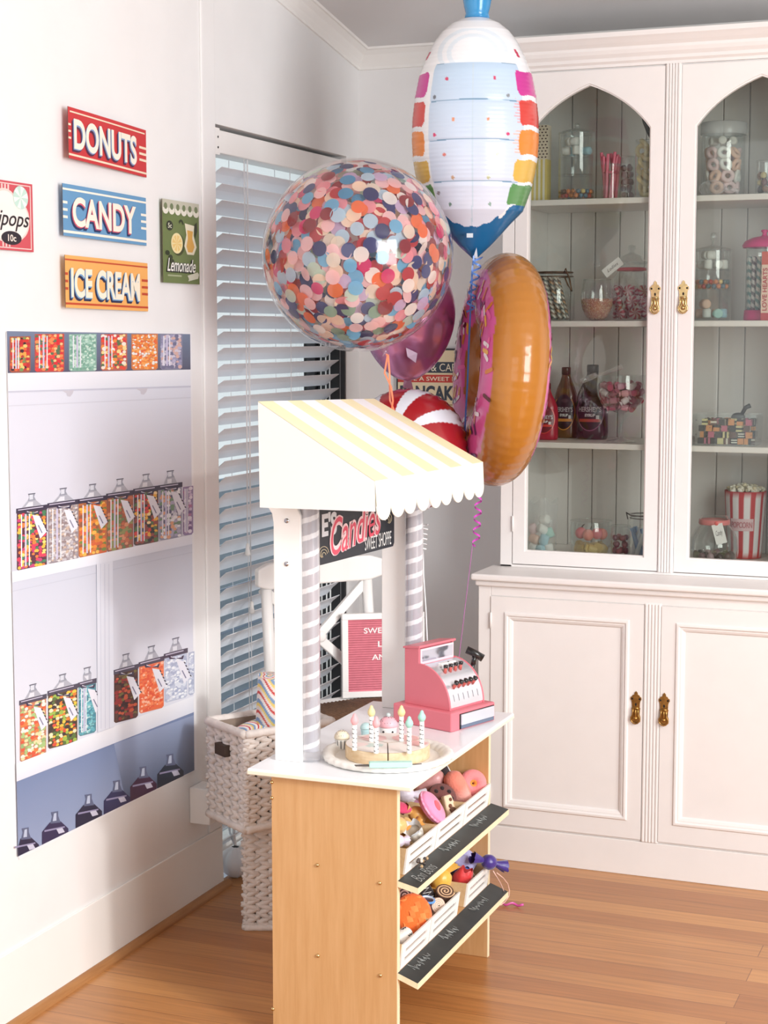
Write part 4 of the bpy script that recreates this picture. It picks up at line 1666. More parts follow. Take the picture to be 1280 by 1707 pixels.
for i in range(3):
    a0, a1 = cuts[i] + 0.012, cuts[i + 1] - 0.012
    b = MB()
    N_ = 22
    ring_ = [(Rc * cos(lerp(a0, a1, k / N_)), Rc * sin(lerp(a0, a1, k / N_))) for k in range(N_ + 1)]
    am = (a0 + a1) / 2
    tip = (0.0012 * cos(am), 0.0012 * sin(am))
    lp = [tip] + ring_
    b.prism([(x, y, 0.0) for x, y in lp], (0, 0, 0.0285), 0)
    sl_ = obj('slice', b, pine, cake, bev=0.002)
    b = MB()
    vs, vc = [], []
    M_ = 14
    for j in range(M_ + 1):
        for x, y in ring_:
            u = j / M_ * 0.985
            px, py = lerp(tip[0], x, u), lerp(tip[1], y, u)
            vs.append((px, py, 0.0289))
            vc.append(topc(px, py))
    b.add(vs, [(j * (N_ + 1) + k, (j + 1) * (N_ + 1) + k, (j + 1) * (N_ + 1) + k + 1, j * (N_ + 1) + k + 1) for j in range(M_) for k in range(N_)], 0, None, False, vc)
    obj('icing', b, icing, sl_)

CAN = {'pink': (242, 176, 180), 'yellow': (244, 222, 164), 'mint': (172, 222, 208)}


def make_candle(col):
    t = thing('toy_candle', '', 'toy candle')
    Wc, Bc = S(250, 250, 248), S(50, 50, 56)
    b = MB()
    n_ = 56

    def cf(a, tt, r, z):
        ph = (z / 0.0095 + a / (2 * pi) * 0.55) % 1
        return Bc if ph < 0.17 and 0.004 < z < 0.052 and (a % pi) < 2.5 else Wc
    b.lathe([(0.0052, 0.0005 + 0.055 * i / n_) for i in range(n_ + 1)], 20, colf=cf)
    obj('striped_stick', b, paint_vc, t)
    b = MB()
    b.lathe([(0.0045, 0.0555), (0.0076, 0.06), (0.0086, 0.0645), (0.0075, 0.069), (0.0046, 0.0735), (0.0034, 0.078), (0.0, 0.0805)], 20)
    obj('flame', b, mat('flame_' + col, CAN[col], 0.5), t)
    return t


KC = Kind(make_candle)
ctop = cz0 + 0.0292
for col, px, py, lab in (('pink', 591, 1251, 'pink tipped toy candle standing farthest left on the cake'),
                         ('yellow', 619, 1236, 'yellow tipped toy candle behind the two pink ones'),
                         ('pink', 627, 1256, 'pink tipped toy candle at the front of the cake, beside the pink cupcake'),
                         ('yellow', 669, 1236, 'yellow tipped toy candle nearest the cash register'),
                         ('mint', 682, 1256, 'mint tipped toy candle at the front right of the cake, the shorter looking one'),
                         ('mint', 703, 1245, 'mint tipped toy candle farthest right on the cake')):
    p = at(px, py, z=ctop)
    KC.put(col, (p.x, p.y, ctop), (0, 0, RN.uniform(0, 6)), lab, 'toy candles on the wooden cake')

# cupcakes on the tray behind the cake
CUP = {'cream': ((244, 232, 206), (248, 246, 240)), 'pink': ((243, 182, 192), (246, 246, 246)), 'mint': ((196, 226, 226), (190, 226, 228))}


def make_cupcake(col):
    t = thing('toy_cupcake', '', 'toy cupcake')
    top, cs = CUP[col]
    b = MB()
    lines = col == 'cream'
    b.lathe([(0.0, 0.0004), (0.0135, 0.0004), (0.0139, 0.0035), (0.0161, 0.0205), (0.0165, 0.024), (0.0, 0.024)], 88, colf=lambda a, tt, r, z: S(60, 60, 64) if lines and (a * 11 / (2 * pi)) % 1 < 0.24 and 0.003 < z < 0.021 else S(cs))
    obj('case', b, paint_vc, t)
    b = MB()
    rr = random.Random(5)
    b.lathe([(0.0172, 0.0242), (0.0185, 0.027), (0.0165, 0.034), (0.012, 0.0395), (0.006, 0.0425), (0.0, 0.0435)], 32, c=S(top))
    ic = obj('icing', b, paint_vc, t)
    if col != 'mint':
        b = MB()
        for i in range(26):
            a, q_ = rr.uniform(0, 2 * pi), rr.uniform(0.2, 1.2)
            rr_, z_ = 0.0178 * sin(q_), 0.0265 + 0.0172 * cos(q_)
            b.sphere((rr_ * cos(a), rr_ * sin(a), z_), 0.0009, n=6, k=4, c=S(120, 100, 100))
        obj('sprinkles', b, paint_vc, ic)
    if col == 'pink':
        b = MB()
        b.sphere((0, 0, 0.046), 0.0045, n=12, k=8, c=S(196, 208, 206))
        obj('cherry', b, paint_vc, ic)
        b = MB()
        for s_ in (-1, 1):
            b.sphere((s_ * 0.0085, -0.0135, 0.0165), 0.0022, n=8, k=6, c=S(40, 36, 38))
        obj('eye', b, paint_vc, t)
    return t


KU = Kind(make_cupcake)
for col, px, py, z_, lab, sc_ in (('cream', 570, 1248, cz0, 'cream topped toy cupcake in a striped case, left of the cake', 0.95),
                                  ('pink', 647, 1236, cz0, 'pink topped toy cupcake with a face, behind the cake', 1.2),
                                  ('mint', 610, 1232, cz0, 'pale blue toy cupcake hidden behind the yellow tipped candle', 0.75)):
    p = at(px, py, z=z_)
    if col != 'cream':
        p = at(px, py - 4, z=z_)
    KU.put(col, (p.x, p.y, z_), (0, 0, 0.35), lab, 'toy cupcakes on the tray', sc_)

# toy knife in front of the cake, lying over the tray's rim
ka, kb = at(615, 1277, z=CZ + 0.02), at(687, 1276, z=CZ + 0.02)
kn = thing('toy_cake_knife', 'toy cake knife with a mint handle lying in front of the cake', 'toy knife', ((ka.x + kb.x) / 2, (ka.y + kb.y) / 2, CZ + 0.0175), (0, 0, atan2(kb.y - ka.y, kb.x - ka.x)))
hl = (kb - ka).length / 2
b = MB()
b.box(-hl, hl, -0.009, 0.009, 0.0, 0.0115)
obj('handle', b, mat('mint_paint', (184, 228, 214), 0.45), kn, bev=0.0025, seg=3)
b = MB()
b.prism([(-hl, -0.006, 0.003), (-hl - 0.028, -0.004, 0.003), (-hl - 0.03, 0.004, 0.003), (-hl, 0.006, 0.003)], (0, 0, 0.002))
b.prism([(hl, -0.002, 0.004), (hl + 0.02, 0.002, 0.004), (hl + 0.02, 0.004, 0.004), (hl, 0.002, 0.004)], (0, 0, 0.0015))
obj('blade', b, mat('dark_blade', (96, 90, 86), 0.4, 0.3), kn)

# ================================================================ crates of felt sweets
def crate(y0, y1, z0, label, h=0.056):
    xb_, xf = 0.66, 0.842
    t = thing('slatted_crate', label, 'crate', ((xb_ + xf) / 2, (y0 + y1) / 2, z0), world=True, group='small white crates on the stall shelves')
    yo0, yo1 = y0 + 0.0022, y1 - 0.0022
    fl = 0.008                                       # the front leans outwards
    b = MB()
    b.box(xb_, xf - 0.004, yo0 + .004, yo1 - .004, z0 + 0.0006, z0 + 0.004)
    obj('bottom', b, crate_raw, t)
    for ya, yb_ in ((yo0, yo0 + 0.004), (yo1 - 0.004, yo1)):
        b = MB()
        b.hexa([(xb_, ya, z0 + 0.0006), (xf - 0.004, ya, z0 + 0.0006), (xf - 0.004, yb_, z0 + 0.0006), (xb_, yb_, z0 + 0.0006)], [(xb_, ya, z0 + h), (xf - 0.004 + fl, ya, z0 + h), (xf - 0.004 + fl, yb_, z0 + h), (xb_, yb_, z0 + h)])
        obj('end_board', b, crate_raw, t)
    b = MB()
    b.box(xb_ - 0.004, xb_, yo0, yo1, z0 + 0.0006, z0 + h)
    obj('back_board', b, crate_raw, t)
    b = MB()
    m_ = 0.02
    gaps = ((0.0, 0.26), (0.37, 0.6), (0.71, 1.0))

    def bar(ya, yb_, v0, v1):
        q0, q1 = xf - 0.004 + fl * v0, xf - 0.004 + fl * v1
        b.hexa([(q0, ya, z0 + .0006 + (h - .0006) * v0), (q0 + 0.004, ya, z0 + .0006 + (h - .0006) * v0), (q0 + 0.004, yb_, z0 + .0006 + (h - .0006) * v0), (q0, yb_, z0 + .0006 + (h - .0006) * v0)],
               [(q1, ya, z0 + h * v1), (q1 + 0.004, ya, z0 + h * v1), (q1 + 0.004, yb_, z0 + h * v1), (q1, yb_, z0 + h * v1)])
    for v0, v1 in gaps:
        bar(yo0, yo1, v0, v1)
    for v0, v1 in ((0.26, 0.37), (0.6, 0.71)):
        bar(yo0, yo0 + m_, v0, v1)
        bar(yo1 - m_, yo1, v0, v1)
    obj('slotted_front', b, crate_wood, t)


z1_, z2_ = 0.376, 0.179
cy = lambda px, py: at(px, py, x=0.842).y
c1a, c1b, c2b, c3b = cy(673.5, 1456), cy(724, 1417), cy(771, 1380), min(3.7365, cy(814, 1346.5))
crate(c1a, c1b, z1_, 'white slatted crate of gold wrapped sweets, nearest on the upper shelf')
crate(c1b, c2b, z1_, 'white slatted crate with a pink felt biscuit, middle of the upper shelf')
crate(c2b, c3b, z1_, 'white slatted crate with a felt donut, farthest on the upper shelf')
d1a, d1b, d2b, d3a, d3b = max(NY + 0.0145, cy(663, 1617)), cy(714, 1574), cy(762, 1527), cy(774.5, 1517), min(3.7365, cy(814, 1484))
crate(d1a, d1b, z2_, 'white slatted crate with an orange woven biscuit, nearest on the lower shelf')
crate(d1b, d2b, z2_, 'white slatted crate of rolled felt swirls, middle of the lower shelf')
crate(d3a, d3b, z2_, 'white slatted crate with purple and red sweets, farthest on the lower shelf')


# ---- the felt and satin sweets; each builder works round its own centre
def sweet(name, label, cat, px, py, x, rot=(0, 0, 0), group=None):
    p = at(px, py, x=x)
    t = thing(name, label, cat, p, rot, group)
    t.scale = (1.16,) * 3
    return t


def wrapper_fan(b, sgn, r0, r1, L, c, n=20, seed=1):
    """twisted wrapper end along local x"""
    rr = random.Random(seed)
    ph = [rr.uniform(0.6, 1.25) for _ in range(n)]
    vs = [(sgn * 0.0, r0 * cos(2 * pi * i / n), r0 * sin(2 * pi * i / n)) for i in range(n)]
    vs += [(sgn * L * (0.75 + 0.3 * ph[i]), r1 * ph[i] * cos(2 * pi * i / n), r1 * (1.3 - ph[i] * 0.4) * sin(2 * pi * i / n)) for i in range(n)]
    return vs, [(i, (i + 1) % n, n + (i + 1) % n, n + i) for i in range(n)]


def wrapped(name, label, px, py, x, rot, r, L, col, mtl, fan=0.022, seed=1, group=None):
    t = sweet(name, label, 'felt sweet', px, py, x, rot, group)
    b = MB()
    b.grid(lambda u, v: ((v - 0.5) * L, (r * (0.35 + 0.65 * sin(pi * v) ** 0.5)) * cos(2 * pi * u) * (1 + 0.05 * sin(9 * u * 2 * pi + v * 9)), (r * (0.35 + 0.65 * sin(pi * v) ** 0.5)) * sin(2 * pi * u)), 28, 14, wrap=True, c=S(col))
    obj('body', b, mtl, t)
    for s_ in (-1, 1):
        b = MB()
        vs, fs = wrapper_fan(b, s_, r * 0.36, r * 0.9, fan, col, 22, seed + s_)
        b.add([(v[0] + s_ * L * 0.5, v[1], v[2]) for v in vs], fs, 0, S(col), True)
        obj('twisted_end', b, mtl, t)
    return t


G1 = 'felt sweets in the upper crates'
G2 = 'felt sweets in the lower crates'
wrapped('wrapped_toffee', 'gold wrapped toffee in the nearest upper crate, topmost', 696, 1358, 0.79, (0.4, 0.5, 0.9), 0.016, 0.036, (232, 176, 96), satin_vc, 0.016, 3, G1)
wrapped('wrapped_toffee', 'gold wrapped toffee half hidden behind the near end panel of the stall', 664, 1376, 0.785, (0.2, 0.2, 1.5), 0.016, 0.034, (236, 192, 122), satin_vc, 0.016, 5, G1)
wrapped('wrapped_toffee', 'amber toffee wrapper lying under the silvery sweet', 683, 1383, 0.80, (0.1, -0.4, 1.1), 0.013, 0.03, (218, 150, 70), satin_vc, 0.014, 6, G1)
# silvery cone shaped sweet
t = sweet('silver_wrapped_sweet', 'silvery grey cone shaped wrapped sweet leaning on the front of the nearest upper crate', 'felt sweet', 692, 1392, 0.815, (0.35, 0.6, -1.1), G1)
b = MB()
b.lathe([(0.0015, -0.034), (0.01, -0.018), (0.0165, 0.0), (0.0175, 0.009), (0.014, 0.014)], 24, colf=lambda a, tt, r, z: S(214, 208, 196) if (a * 4 / pi) % 1 < 0.6 else S(168, 160, 148))
obj('body', b, satin_vc, t)
b = MB()
vs, fs = wrapper_fan(b, 1, 0.013, 0.02, 0.012, None, 20, 9)
b.add([(v[1], v[2], v[0] + 0.013) for v in vs], fs, 0, S(224, 228, 234), True)
obj('wrapper_frill', b, satin_vc, t)
wrapped('wrapped_bonbon', 'white and lilac wrapped bonbon at the back of the nearest upper crate', 675, 1324, 0.73, (0.5, 0.1, 0.6), 0.017, 0.034, (232, 226, 240), satin_vc, 0.024, 11, G1)
t = sweet('felt_petal', 'hot pink felt piece at the left of the nearest upper crate', 'felt sweet', 666, 1346, 0.76, (0.3, 0.2, 0.5), G1)
b = MB()
b.sphere((0, 0, 0), 0.024, 0.008, 20, 10, c=S(226, 74, 116), ry=0.017)
obj('body', b, felt_vc, t)
t = sweet('felt_strap', 'small lilac and white striped felt strip behind the toffees', 'felt sweet', 690, 1331, 0.745, (0.7, 0.3, 0.9), G1)
b = MB()
for i in range(4):
    b.box(-0.024 + i * 0.012, -0.012 + i * 0.012, -0.006, 0.006, -0.004, 0.004, c=S(*((214, 150, 190), (244, 240, 244))[i % 2]))
obj('body', b, felt_vc, t)
wrapped('wrapped_bonbon', 'pale lilac wrapper at the bottom left of the nearest upper crate', 663, 1402, 0.805, (0, 0.2, 1.2), 0.012, 0.026, (226, 214, 232), satin_vc, 0.012, 12, G1)

# pink felt biscuit
t = sweet('felt_biscuit', 'bright pink oval felt biscuit with scalloped edge leaning in the middle upper crate', 'felt biscuit', 720, 1346, 0.822, (0, 0, 0), G1)
ax_z = Vector((0.86, 0.02, 0.5)).normalized()
ax_x = Vector((0.3, 0.5, -0.8))
ax_x = (ax_x - ax_z * ax_x.dot(ax_z)).normalized()
t.rotation_euler = Matrix((ax_x, ax_z.cross(ax_x), ax_z)).transposed().to_euler()
b = MB()
n_ = 60
sc = lambda a, r: r * (1 + 0.03 * cos(a * 22))
b.lathe([(0.0, -0.009), (0.032, -0.009), (0.0365, -0.005), (0.0365, 0.005), (0.032, 0.009), (0.0, 0.01)], 66, c=S(246, 150, 190))
obj('body', b, felt_vc, t).scale = (1, 0.72, 1)
b = MB()
b.torus(0.0366, 0.0024, 44, 8, colf=lambda a, bb: S(250, 178, 206) if int(a * 44 / (2 * pi)) % 2 else S(240, 130, 176))
o_ = obj('scalloped_edge', b, felt_vc, t)
o_.scale = (1, 0.72, 1)
b = MB()
b.sphere((0.004, 0.004, 0.0095), 0.011, 0.003, 16, 8, c=S(236, 96, 110))
obj('jam_spot', b, felt_vc, t)


def roll(name, label, px, py, x, rot, r, L, cols, turns, group, mtl=felt_vc, core=None):
    """a felt roll: spiral ends along its local z axis"""
    t = sweet(name, label, 'felt sweet', px, py, x, rot, group)
    b = MB()
    n_ = 26 * turns
    pts = []
    for i in range(n_ + 1):
        a = 2 * pi * turns * i / n_
        rr_ = r * (0.16 + 0.84 * i / n_)
        pts.append((rr_ * cos(a), rr_ * sin(a)))
    th = r * 0.84 / turns * 0.92
    for lay, c in enumerate(cols):
        k0, k1 = lay / len(cols), (lay + 1) / len(cols)
        vs, fs = [], []
        for i, (x_, y_) in enumerate(pts):
            l_ = sqrt(x_ * x_ + y_ * y_)
            for kk in (k0, k1):
                s_ = (l_ - th * (1 - kk)) / l_
                for zz in (-L / 2, L / 2):
                    vs.append((x_ * s_, y_ * s_, zz))
        for i in range(n_):
            a, d_ = 4 * i, 4 * i + 4
            fs += [(a + 0, d_ + 0, d_ + 1, a + 1), (a + 2, a + 3, d_ + 3, d_ + 2), (a + 1, d_ + 1, d_ + 3, a + 3), (a + 0, a + 2, d_ + 2, d_ + 0)]
        b.add(vs, fs, 0, S(c), False)
    obj('rolled_felt', b, mtl, t)
    return t


# middle upper crate
t = sweet('felt_slice', 'beige felt triangle with brown spots in the middle upper crate', 'felt sweet', 750, 1347, 0.815, (0.2, 1.2, -0.3), G1)
b = MB()
b.prism([(-0.026, -0.011, -0.006), (0.026, -0.016, -0.006), (0.026, 0.016, -0.006), (-0.026, 0.008, -0.006)], (0, 0, 0.012), c=S(240, 208, 176))
obj('body', b, felt_vc, t, bev=0.003)
b = MB()
for x_, y_, r_ in ((0.012, 0.004, 0.005), (-0.004, -0.003, 0.0042), (0.018, -0.008, 0.0035), (-0.016, 0.002, 0.0035)):
    b.cyl((x_, y_, 0.006), (x_, y_, 0.0076), r_, n=12, c=S(122, 74, 52))
    b.cyl((x_, y_, -0.0076), (x_, y_, -0.006), r_, n=12, c=S(122, 74, 52))
obj('spots', b, felt_vc, t)
t = sweet('felt_cookie', 'dark brown felt biscuit with black spots behind the pink one', 'felt biscuit', 737, 1330, 0.785, (0.9, 0.3, 0.6), G1)
b = MB()
b.lathe([(0.0, -0.007), (0.028, -0.007), (0.031, 0.0), (0.028, 0.007), (0.0, 0.007)], 32, c=S(116, 66, 62))
obj('body', b, felt_vc, t)
b = MB()
for i in range(7):
    a = i * 0.9
    b.sphere((0.018 * cos(a), 0.018 * sin(a), 0.0068), 0.0048, 0.0022, 10, 6, c=S(42, 24, 26))
obj('spots', b, felt_vc, t)
t = sweet('felt_chocolate', 'brown felt square at the front right of the middle upper crate', 'felt sweet', 758, 1352, 0.825, (0.5, 0.8, 0.3), G1)
b = MB()
b.box(-0.012, 0.012, -0.012, 0.012, -0.005, 0.005, c=S(112, 76, 56))
obj('body', b, felt_vc, t, bev=0.002)
# dusky pink roll and eclair behind
t = sweet('felt_marshmallow_roll', 'dusky pink soft roll behind the middle upper crate', 'felt sweet', 716, 1305, 0.735, (0.35, 0.9, 0.95), G1)
b = MB()
b.lathe([(0.0, -0.035), (0.017, -0.033), (0.023, -0.02), (0.024, 0.015), (0.02, 0.03), (0.0, 0.034)], 28, c=S(206, 148, 146))
obj('body', b, satin_vc, t)
t = sweet('felt_eclair', 'fat coral pink felt eclair standing in the farthest upper crate', 'felt sweet', 763, 1315, 0.80, (-0.5, -0.5, 0), G1)
t.rotation_euler = Vector((0.12, 0.34, -0.55)).to_track_quat('Z', 'Y').to_euler()
b = MB()
b.lathe([(0.0, -0.042), (0.012, -0.04), (0.019, -0.032), (0.0215, -0.015), (0.022, 0.012), (0.0195, 0.03), (0.012, 0.039), (0.0, 0.041)], 30, colf=lambda a, tt, r, z: S(238, 138, 118) if z + 0.012 * sin(2 * a) < 0.004 else S(244, 178, 168))
obj('body', b, felt_vc, t)
t = sweet('felt_donut', 'pink felt donut with a golden hole in the farthest upper crate', 'felt donut', 788, 1306, 0.812, (0, 0, 0), G1)
t.rotation_euler = Vector((0.5, -0.8, 0.34)).to_track_quat('Z', 'Y').to_euler()
b = MB()
b.torus(0.0165, 0.0125, 36, 16, rz=0.012, colf=lambda a, bb: S(246, 144, 146) if sin(bb) > -0.35 or cos(bb) > 0.3 else S(226, 160, 90))
obj('body', b, felt_vc, t)
b = MB()
b.torus(0.0068, 0.0052, 28, 10, rz=0.008, c=S(226, 150, 62))
obj('dough_hole', b, felt_vc, t)
t = sweet('liquorice_stick', 'black liquorice piece with a white zigzag behind the coral eclair', 'felt sweet', 742, 1290, 0.75, (0, 0, 0), G1)
t.rotation_euler = Vector((0.1, 0.5, -0.6)).to_track_quat('Z', 'Y').to_euler()
b = MB()
b.lathe([(0.0, -0.03), (0.011, -0.029), (0.0115, 0.028), (0.0, 0.03)], 20, c=S(52, 42, 44))
obj('body', b, felt_vc, t)
b = MB()
b.tube([(0.0122 * cos(2.2 + 0.5 * sin(i * 1.5)), 0.0122 * sin(2.2 + 0.5 * sin(i * 1.5)), -0.026 + 0.004 * i) for i in range(14)], 0.0012, 6, c=S(238, 236, 232))
b.tube([(0.0122 * cos(5.0 + 0.5 * sin(i * 1.5)), 0.0122 * sin(5.0 + 0.5 * sin(i * 1.5)), -0.026 + 0.004 * i) for i in range(14)], 0.0012, 6, c=S(238, 236, 232))
obj('zigzag', b, felt_vc, t)

# lower crates
t = sweet('woven_felt_biscuit', 'large orange woven felt biscuit in the nearest lower crate', 'felt biscuit', 688, 1524, 0.81, (0, 0, 0), G2)
ax_z = Vector((0.72, -0.55, 0.42)).normalized()
t.rotation_euler = ax_z.to_track_quat('Z', 'Y').to_euler()
b = MB()
b.lathe([(0.0, -0.012), (0.034, -0.012), (0.039, -0.004), (0.038, 0.006), (0.03, 0.0105), (0.0, 0.012)], 36, c=S(240, 112, 44))
obj('body', b, felt_vc, t)
b = MB()
for i in range(4):
    for ax in (0, 1):
        o_ = -0.024 + i * 0.016
        hl_ = sqrt(max(0.0001, 0.034 ** 2 - o_ ** 2))
        p = []
        for k in range(17):
            s_ = -hl_ + 2 * hl_ * k / 16
            zz = 0.0118 + 0.0022 * cos(s_ / 0.016 * pi + (i + ax) * pi) - 0.16 * (s_ * s_ + o_ * o_) / 0.035
            p.append((s_, o_, zz) if ax == 0 else (o_, s_, zz))
        b.strip(p, (0, 0.0058, 0) if ax == 0 else (0.0058, 0, 0), c=S(*((248, 140, 72), (244, 126, 60))[ax]))
obj('woven_strips', b, felt_vc, t)
t = sweet('felt_roll_end', 'white felt roll with black lettering strokes at the front of the nearest lower crate', 'felt sweet', 669, 1563, 0.815, (0, 0, 0), G2)
t.rotation_euler = Vector((0.25, 0.95, 0.1)).to_track_quat('Z', 'Y').to_euler()
b = MB()
b.lathe([(0.0, -0.02), (0.0125, -0.02), (0.014, -0.017), (0.014, 0.017), (0.0125, 0.02), (0.0, 0.02)], 40, colf=lambda a, tt, r, z: S(244, 238, 228))
obj('body', b, felt_vc, t)
b = MB()
for k in range(5):
    a = 0.3 + k * 1.2
    b.tube([(0.0144 * cos(a + 0.18 * (i % 2)), 0.0144 * sin(a + 0.18 * (i % 2)), 0.004 + 0.003 * i) for i in range(5)], 0.0009, 5, c=S(50, 44, 44))
obj('strokes', b, felt_vc, t)
roll('felt_swirl_roll', 'dark brown felt swirl roll half hidden at the back of the nearest lower crate', 672, 1493, 0.75, (1.2, 0.5, 0.5), 0.02, 0.024, [(70, 42, 38), (180, 140, 130)], 3, G2)
roll('felt_swirl_roll', 'brown and cream felt swirl roll at the back of the middle lower crate', 741, 1492, 0.818, (0.45, 0.2, 0.3), 0.022, 0.024, [(226, 186, 144), (88, 56, 40)], 3, G2)
roll('felt_swirl_roll', 'cream felt swirl roll standing on edge in the middle lower crate', 727, 1509, 0.825, (1.25, 0.3, 0.75), 0.017, 0.022, [(236, 216, 196), (214, 180, 158)], 4, G2)
t = sweet('felt_wafer', 'beige felt wafer at the right end of the middle lower crate', 'felt sweet', 747, 1505, 0.815, (0.6, 0.2, 0.5), G2)
b = MB()
b.box(-0.012, 0.012, -0.014, 0.014, -0.006, 0.006, c=S(238, 214, 180))
b.box(-0.0122, 0.0122, -0.0142, 0.0142, -0.0015, 0.0015, c=S(220, 176, 140))
obj('body', b, felt_vc, t, bev=0.001)
t = sweet('felt_spool', 'dark felt piece with a blue and white rim in the middle lower crate', 'felt sweet', 710, 1514, 0.81, (0.15, 0.2, 0.3), G2)
b = MB()
b.lathe([(0.0, -0.018), (0.0125, -0.018), (0.009, -0.004), (0.009, 0.006), (0.0125, 0.018), (0.006, 0.016), (0.0, 0.01)], 28, c=S(74, 46, 60))
obj('body', b, felt_vc, t)
for z_ in (-0.018, 0.0185):
    b = MB()
    b.torus(0.0125, 0.0024, 32, 8, T=Trot((0, 0, z_)), colf=lambda a, bb: S(96, 158, 226) if cos(bb) > -0.2 else S(236, 240, 246))
    obj('rim', b, felt_vc, t)
t = sweet('liquorice_stick', 'black felt stick with a white zigzag behind the blue rimmed piece', 'felt sweet', 711, 1486, 0.78, (0.2, -0.5, 0.4), G2)
b = MB()
b.box(-0.012, 0.012, -0.006, 0.006, -0.026, 0.026, c=S(52, 44, 46))
obj('body', b, felt_vc, t, bev=0.003)
b = MB()
for s_ in (-0.0072, 0.0072):
    b.tube([(-0.008 if i % 2 else 0.008, s_, -0.022 + 0.0052 * i) for i in range(9)], 0.0012, 6, c=S(236, 232, 226))
obj('zigzag', b, felt_vc, t)
wrapped('wrapped_toffee', 'yellow satin wrapped sweet between the middle and farthest lower crates', 735, 1466, 0.785, (0.2, -0.9, 0.8), 0.021, 0.042, (244, 190, 78), satin_vc, 0.02, 21, G2)
t = sweet('felt_pouch', 'red satin pouch in the farthest lower crate', 'felt sweet', 772, 1463, 0.815, (0.2, 0.3, 0.7), G2)
b = MB()
b.grid(lambda u, v: ((0.6 + 0.4 * sin(pi * (0.15 + 0.8 * v))) * 0.021 * cos(2 * pi * u) * (1 + 0.1 * sin(6 * pi * u)), (0.6 + 0.4 * sin(pi * (0.15 + 0.8 * v))) * 0.016 * sin(2 * pi * u), (v - 0.5) * 0.038 + 0.004 * sin(8 * pi * u) * v), 36, 12, wrap=True, c=S(222, 60, 62))
b.sphere((0, 0, -0.006), 0.015, 0.014, 16, 10, c=S(168, 30, 60))
obj('body', b, satin_vc, t)
t = sweet('felt_triangle', 'cream felt triangle with black zigzag lines beside the red pouch', 'felt sweet', 788, 1464, 0.82, (0, 0, 0), G2)
t.rotation_euler = (radians(78), 0.0, radians(52))
b = MB()
b.prism([(-0.016, -0.016, -0.005), (0.018, -0.016, -0.005), (-0.006, 0.022, -0.005)], (0, 0, 0.01), c=S(242, 226, 196))
obj('body', b, felt_vc, t, bev=0.002)
b = MB()
for zz in (0.0056, -0.0056):
    b.tube([(-0.012, -0.012, zz), (-0.006, 0.016, zz), (-0.003, -0.012, zz), (0.0, 0.008, zz), (0.005, -0.012, zz), (0.007, 0.0, zz), (0.013, -0.013, zz)], 0.001, 5, c=S(44, 34, 34))
obj('zigzag', b, felt_vc, t)
t = sweet('felt_cupcake', 'royal blue felt cupcake with lilac dripping icing behind the red pouch', 'felt cupcake', 770, 1434, 0.79, (0.1, 0.25, 0.5), G2)
b = MB()
b.lathe([(0.0, -0.032), (0.022, -0.032), (0.03, -0.004), (0.0, -0.002)], 30, c=S(34, 58, 140))
obj('case', b, satin_vc, t)
b = MB()
b.grid(lambda u, v: ((lambda rr_, zz: (rr_ * cos(2 * pi * u), rr_ * sin(2 * pi * u), zz))(*((0.031 * sin(pi * 0.5 * v) + 0.0004, 0.026 * cos(pi * 0.5 * v) - 0.004 * v) if v < 0.8 else (0.0315, 0.003 - 0.012 * (v - 0.8) * 5 * (0.55 + 0.45 * cos(7 * 2 * pi * u)))))), 56, 20, wrap=True, c=S(188, 186, 232))
obj('dripping_icing', b, felt_vc, t)
wrapped('wrapped_toffee', 'deep purple satin wrapped sweet hanging over the end of the farthest lower crate', 815, 1437, 0.862, (0.5, 0.35, 0.75), 0.0155, 0.03, (62, 40, 130), satin_vc, 0.024, 31, G2)
o = sweet('trinket_charm', 'small dark beaded charm on the chalkboard strip below the nearest upper crate', 'charm', 703, 1440, 0.862)
b = MB()
rr = random.Random(3)
for i in range(16):
    b.sphere((rr.uniform(-0.006, 0.006), rr.uniform(-0.016, 0.016), rr.uniform(-0.002, 0.01)), 0.0032, n=8, k=6, c=S(*rr.choice(((50, 44, 42), (180, 150, 110), (220, 210, 196), (70, 60, 56)))))
obj('beads', b, candy_vc, o)

# ================================================================ chair with letter board, baskets
P0 = Vector((0.085, 4.069, 0))
ed = Vector((0.56, 0.83, 0)).normalized()
cc_ = P0 + ed * 0.19
chair = thing('cross_back_chair', 'white cross-back wooden chair with a brown woven seat behind the stall', 'chair', (cc_.x, cc_.y, 0), (0, 0, atan2(ed.y, ed.x)))
SH = 0.48
b = MB()


def rrect(x0, x1, y0, y1, r, n=5):
    pts = []
    for cx, cy_, a0 in ((x1 - r, y1 - r, 0), (x0 + r, y1 - r, pi / 2), (x0 + r, y0 + r, pi), (x1 - r, y0 + r, 3 * pi / 2)):
        for i in range(n + 1):
            a = a0 + pi / 2 * i / n
            pts.append((cx + r * cos(a), cy_ + r * sin(a)))
    return pts


outer, inner = rrect(-0.2, 0.2, -0.36, 0.0, 0.06), rrect(-0.165, 0.165, -0.325, -0.035, 0.04)
n = len(outer)
b.add([(x, y, SH) for x, y in outer] + [(x, y, SH - 0.004) for x, y in inner] + [(x, y, SH - 0.03) for x, y in outer] + [(x, y, SH - 0.03) for x, y in inner],
      [(i, (i + 1) % n, n + (i + 1) % n, n + i) for i in range(n)] + [(2 * n + (i + 1) % n, (i + 1) % n, i, 2 * n + i)[::-1] for i in range(n)] + [(2 * n + i, 3 * n + i, 3 * n + (i + 1) % n, 2 * n + (i + 1) % n) for i in range(n)] + [(n + i, n + (i + 1) % n, 3 * n + (i + 1) % n, 3 * n + i) for i in range(n)])
obj('seat_frame', b, white_paint, chair)
b = MB()
for i in range(27):
    x = -0.163 + i * 0.0125
    b.tube([(x, -0.324, SH - 0.006), (x, -0.17, SH - 0.0015), (x, -0.036, SH - 0.006)], 0.0065, 6)
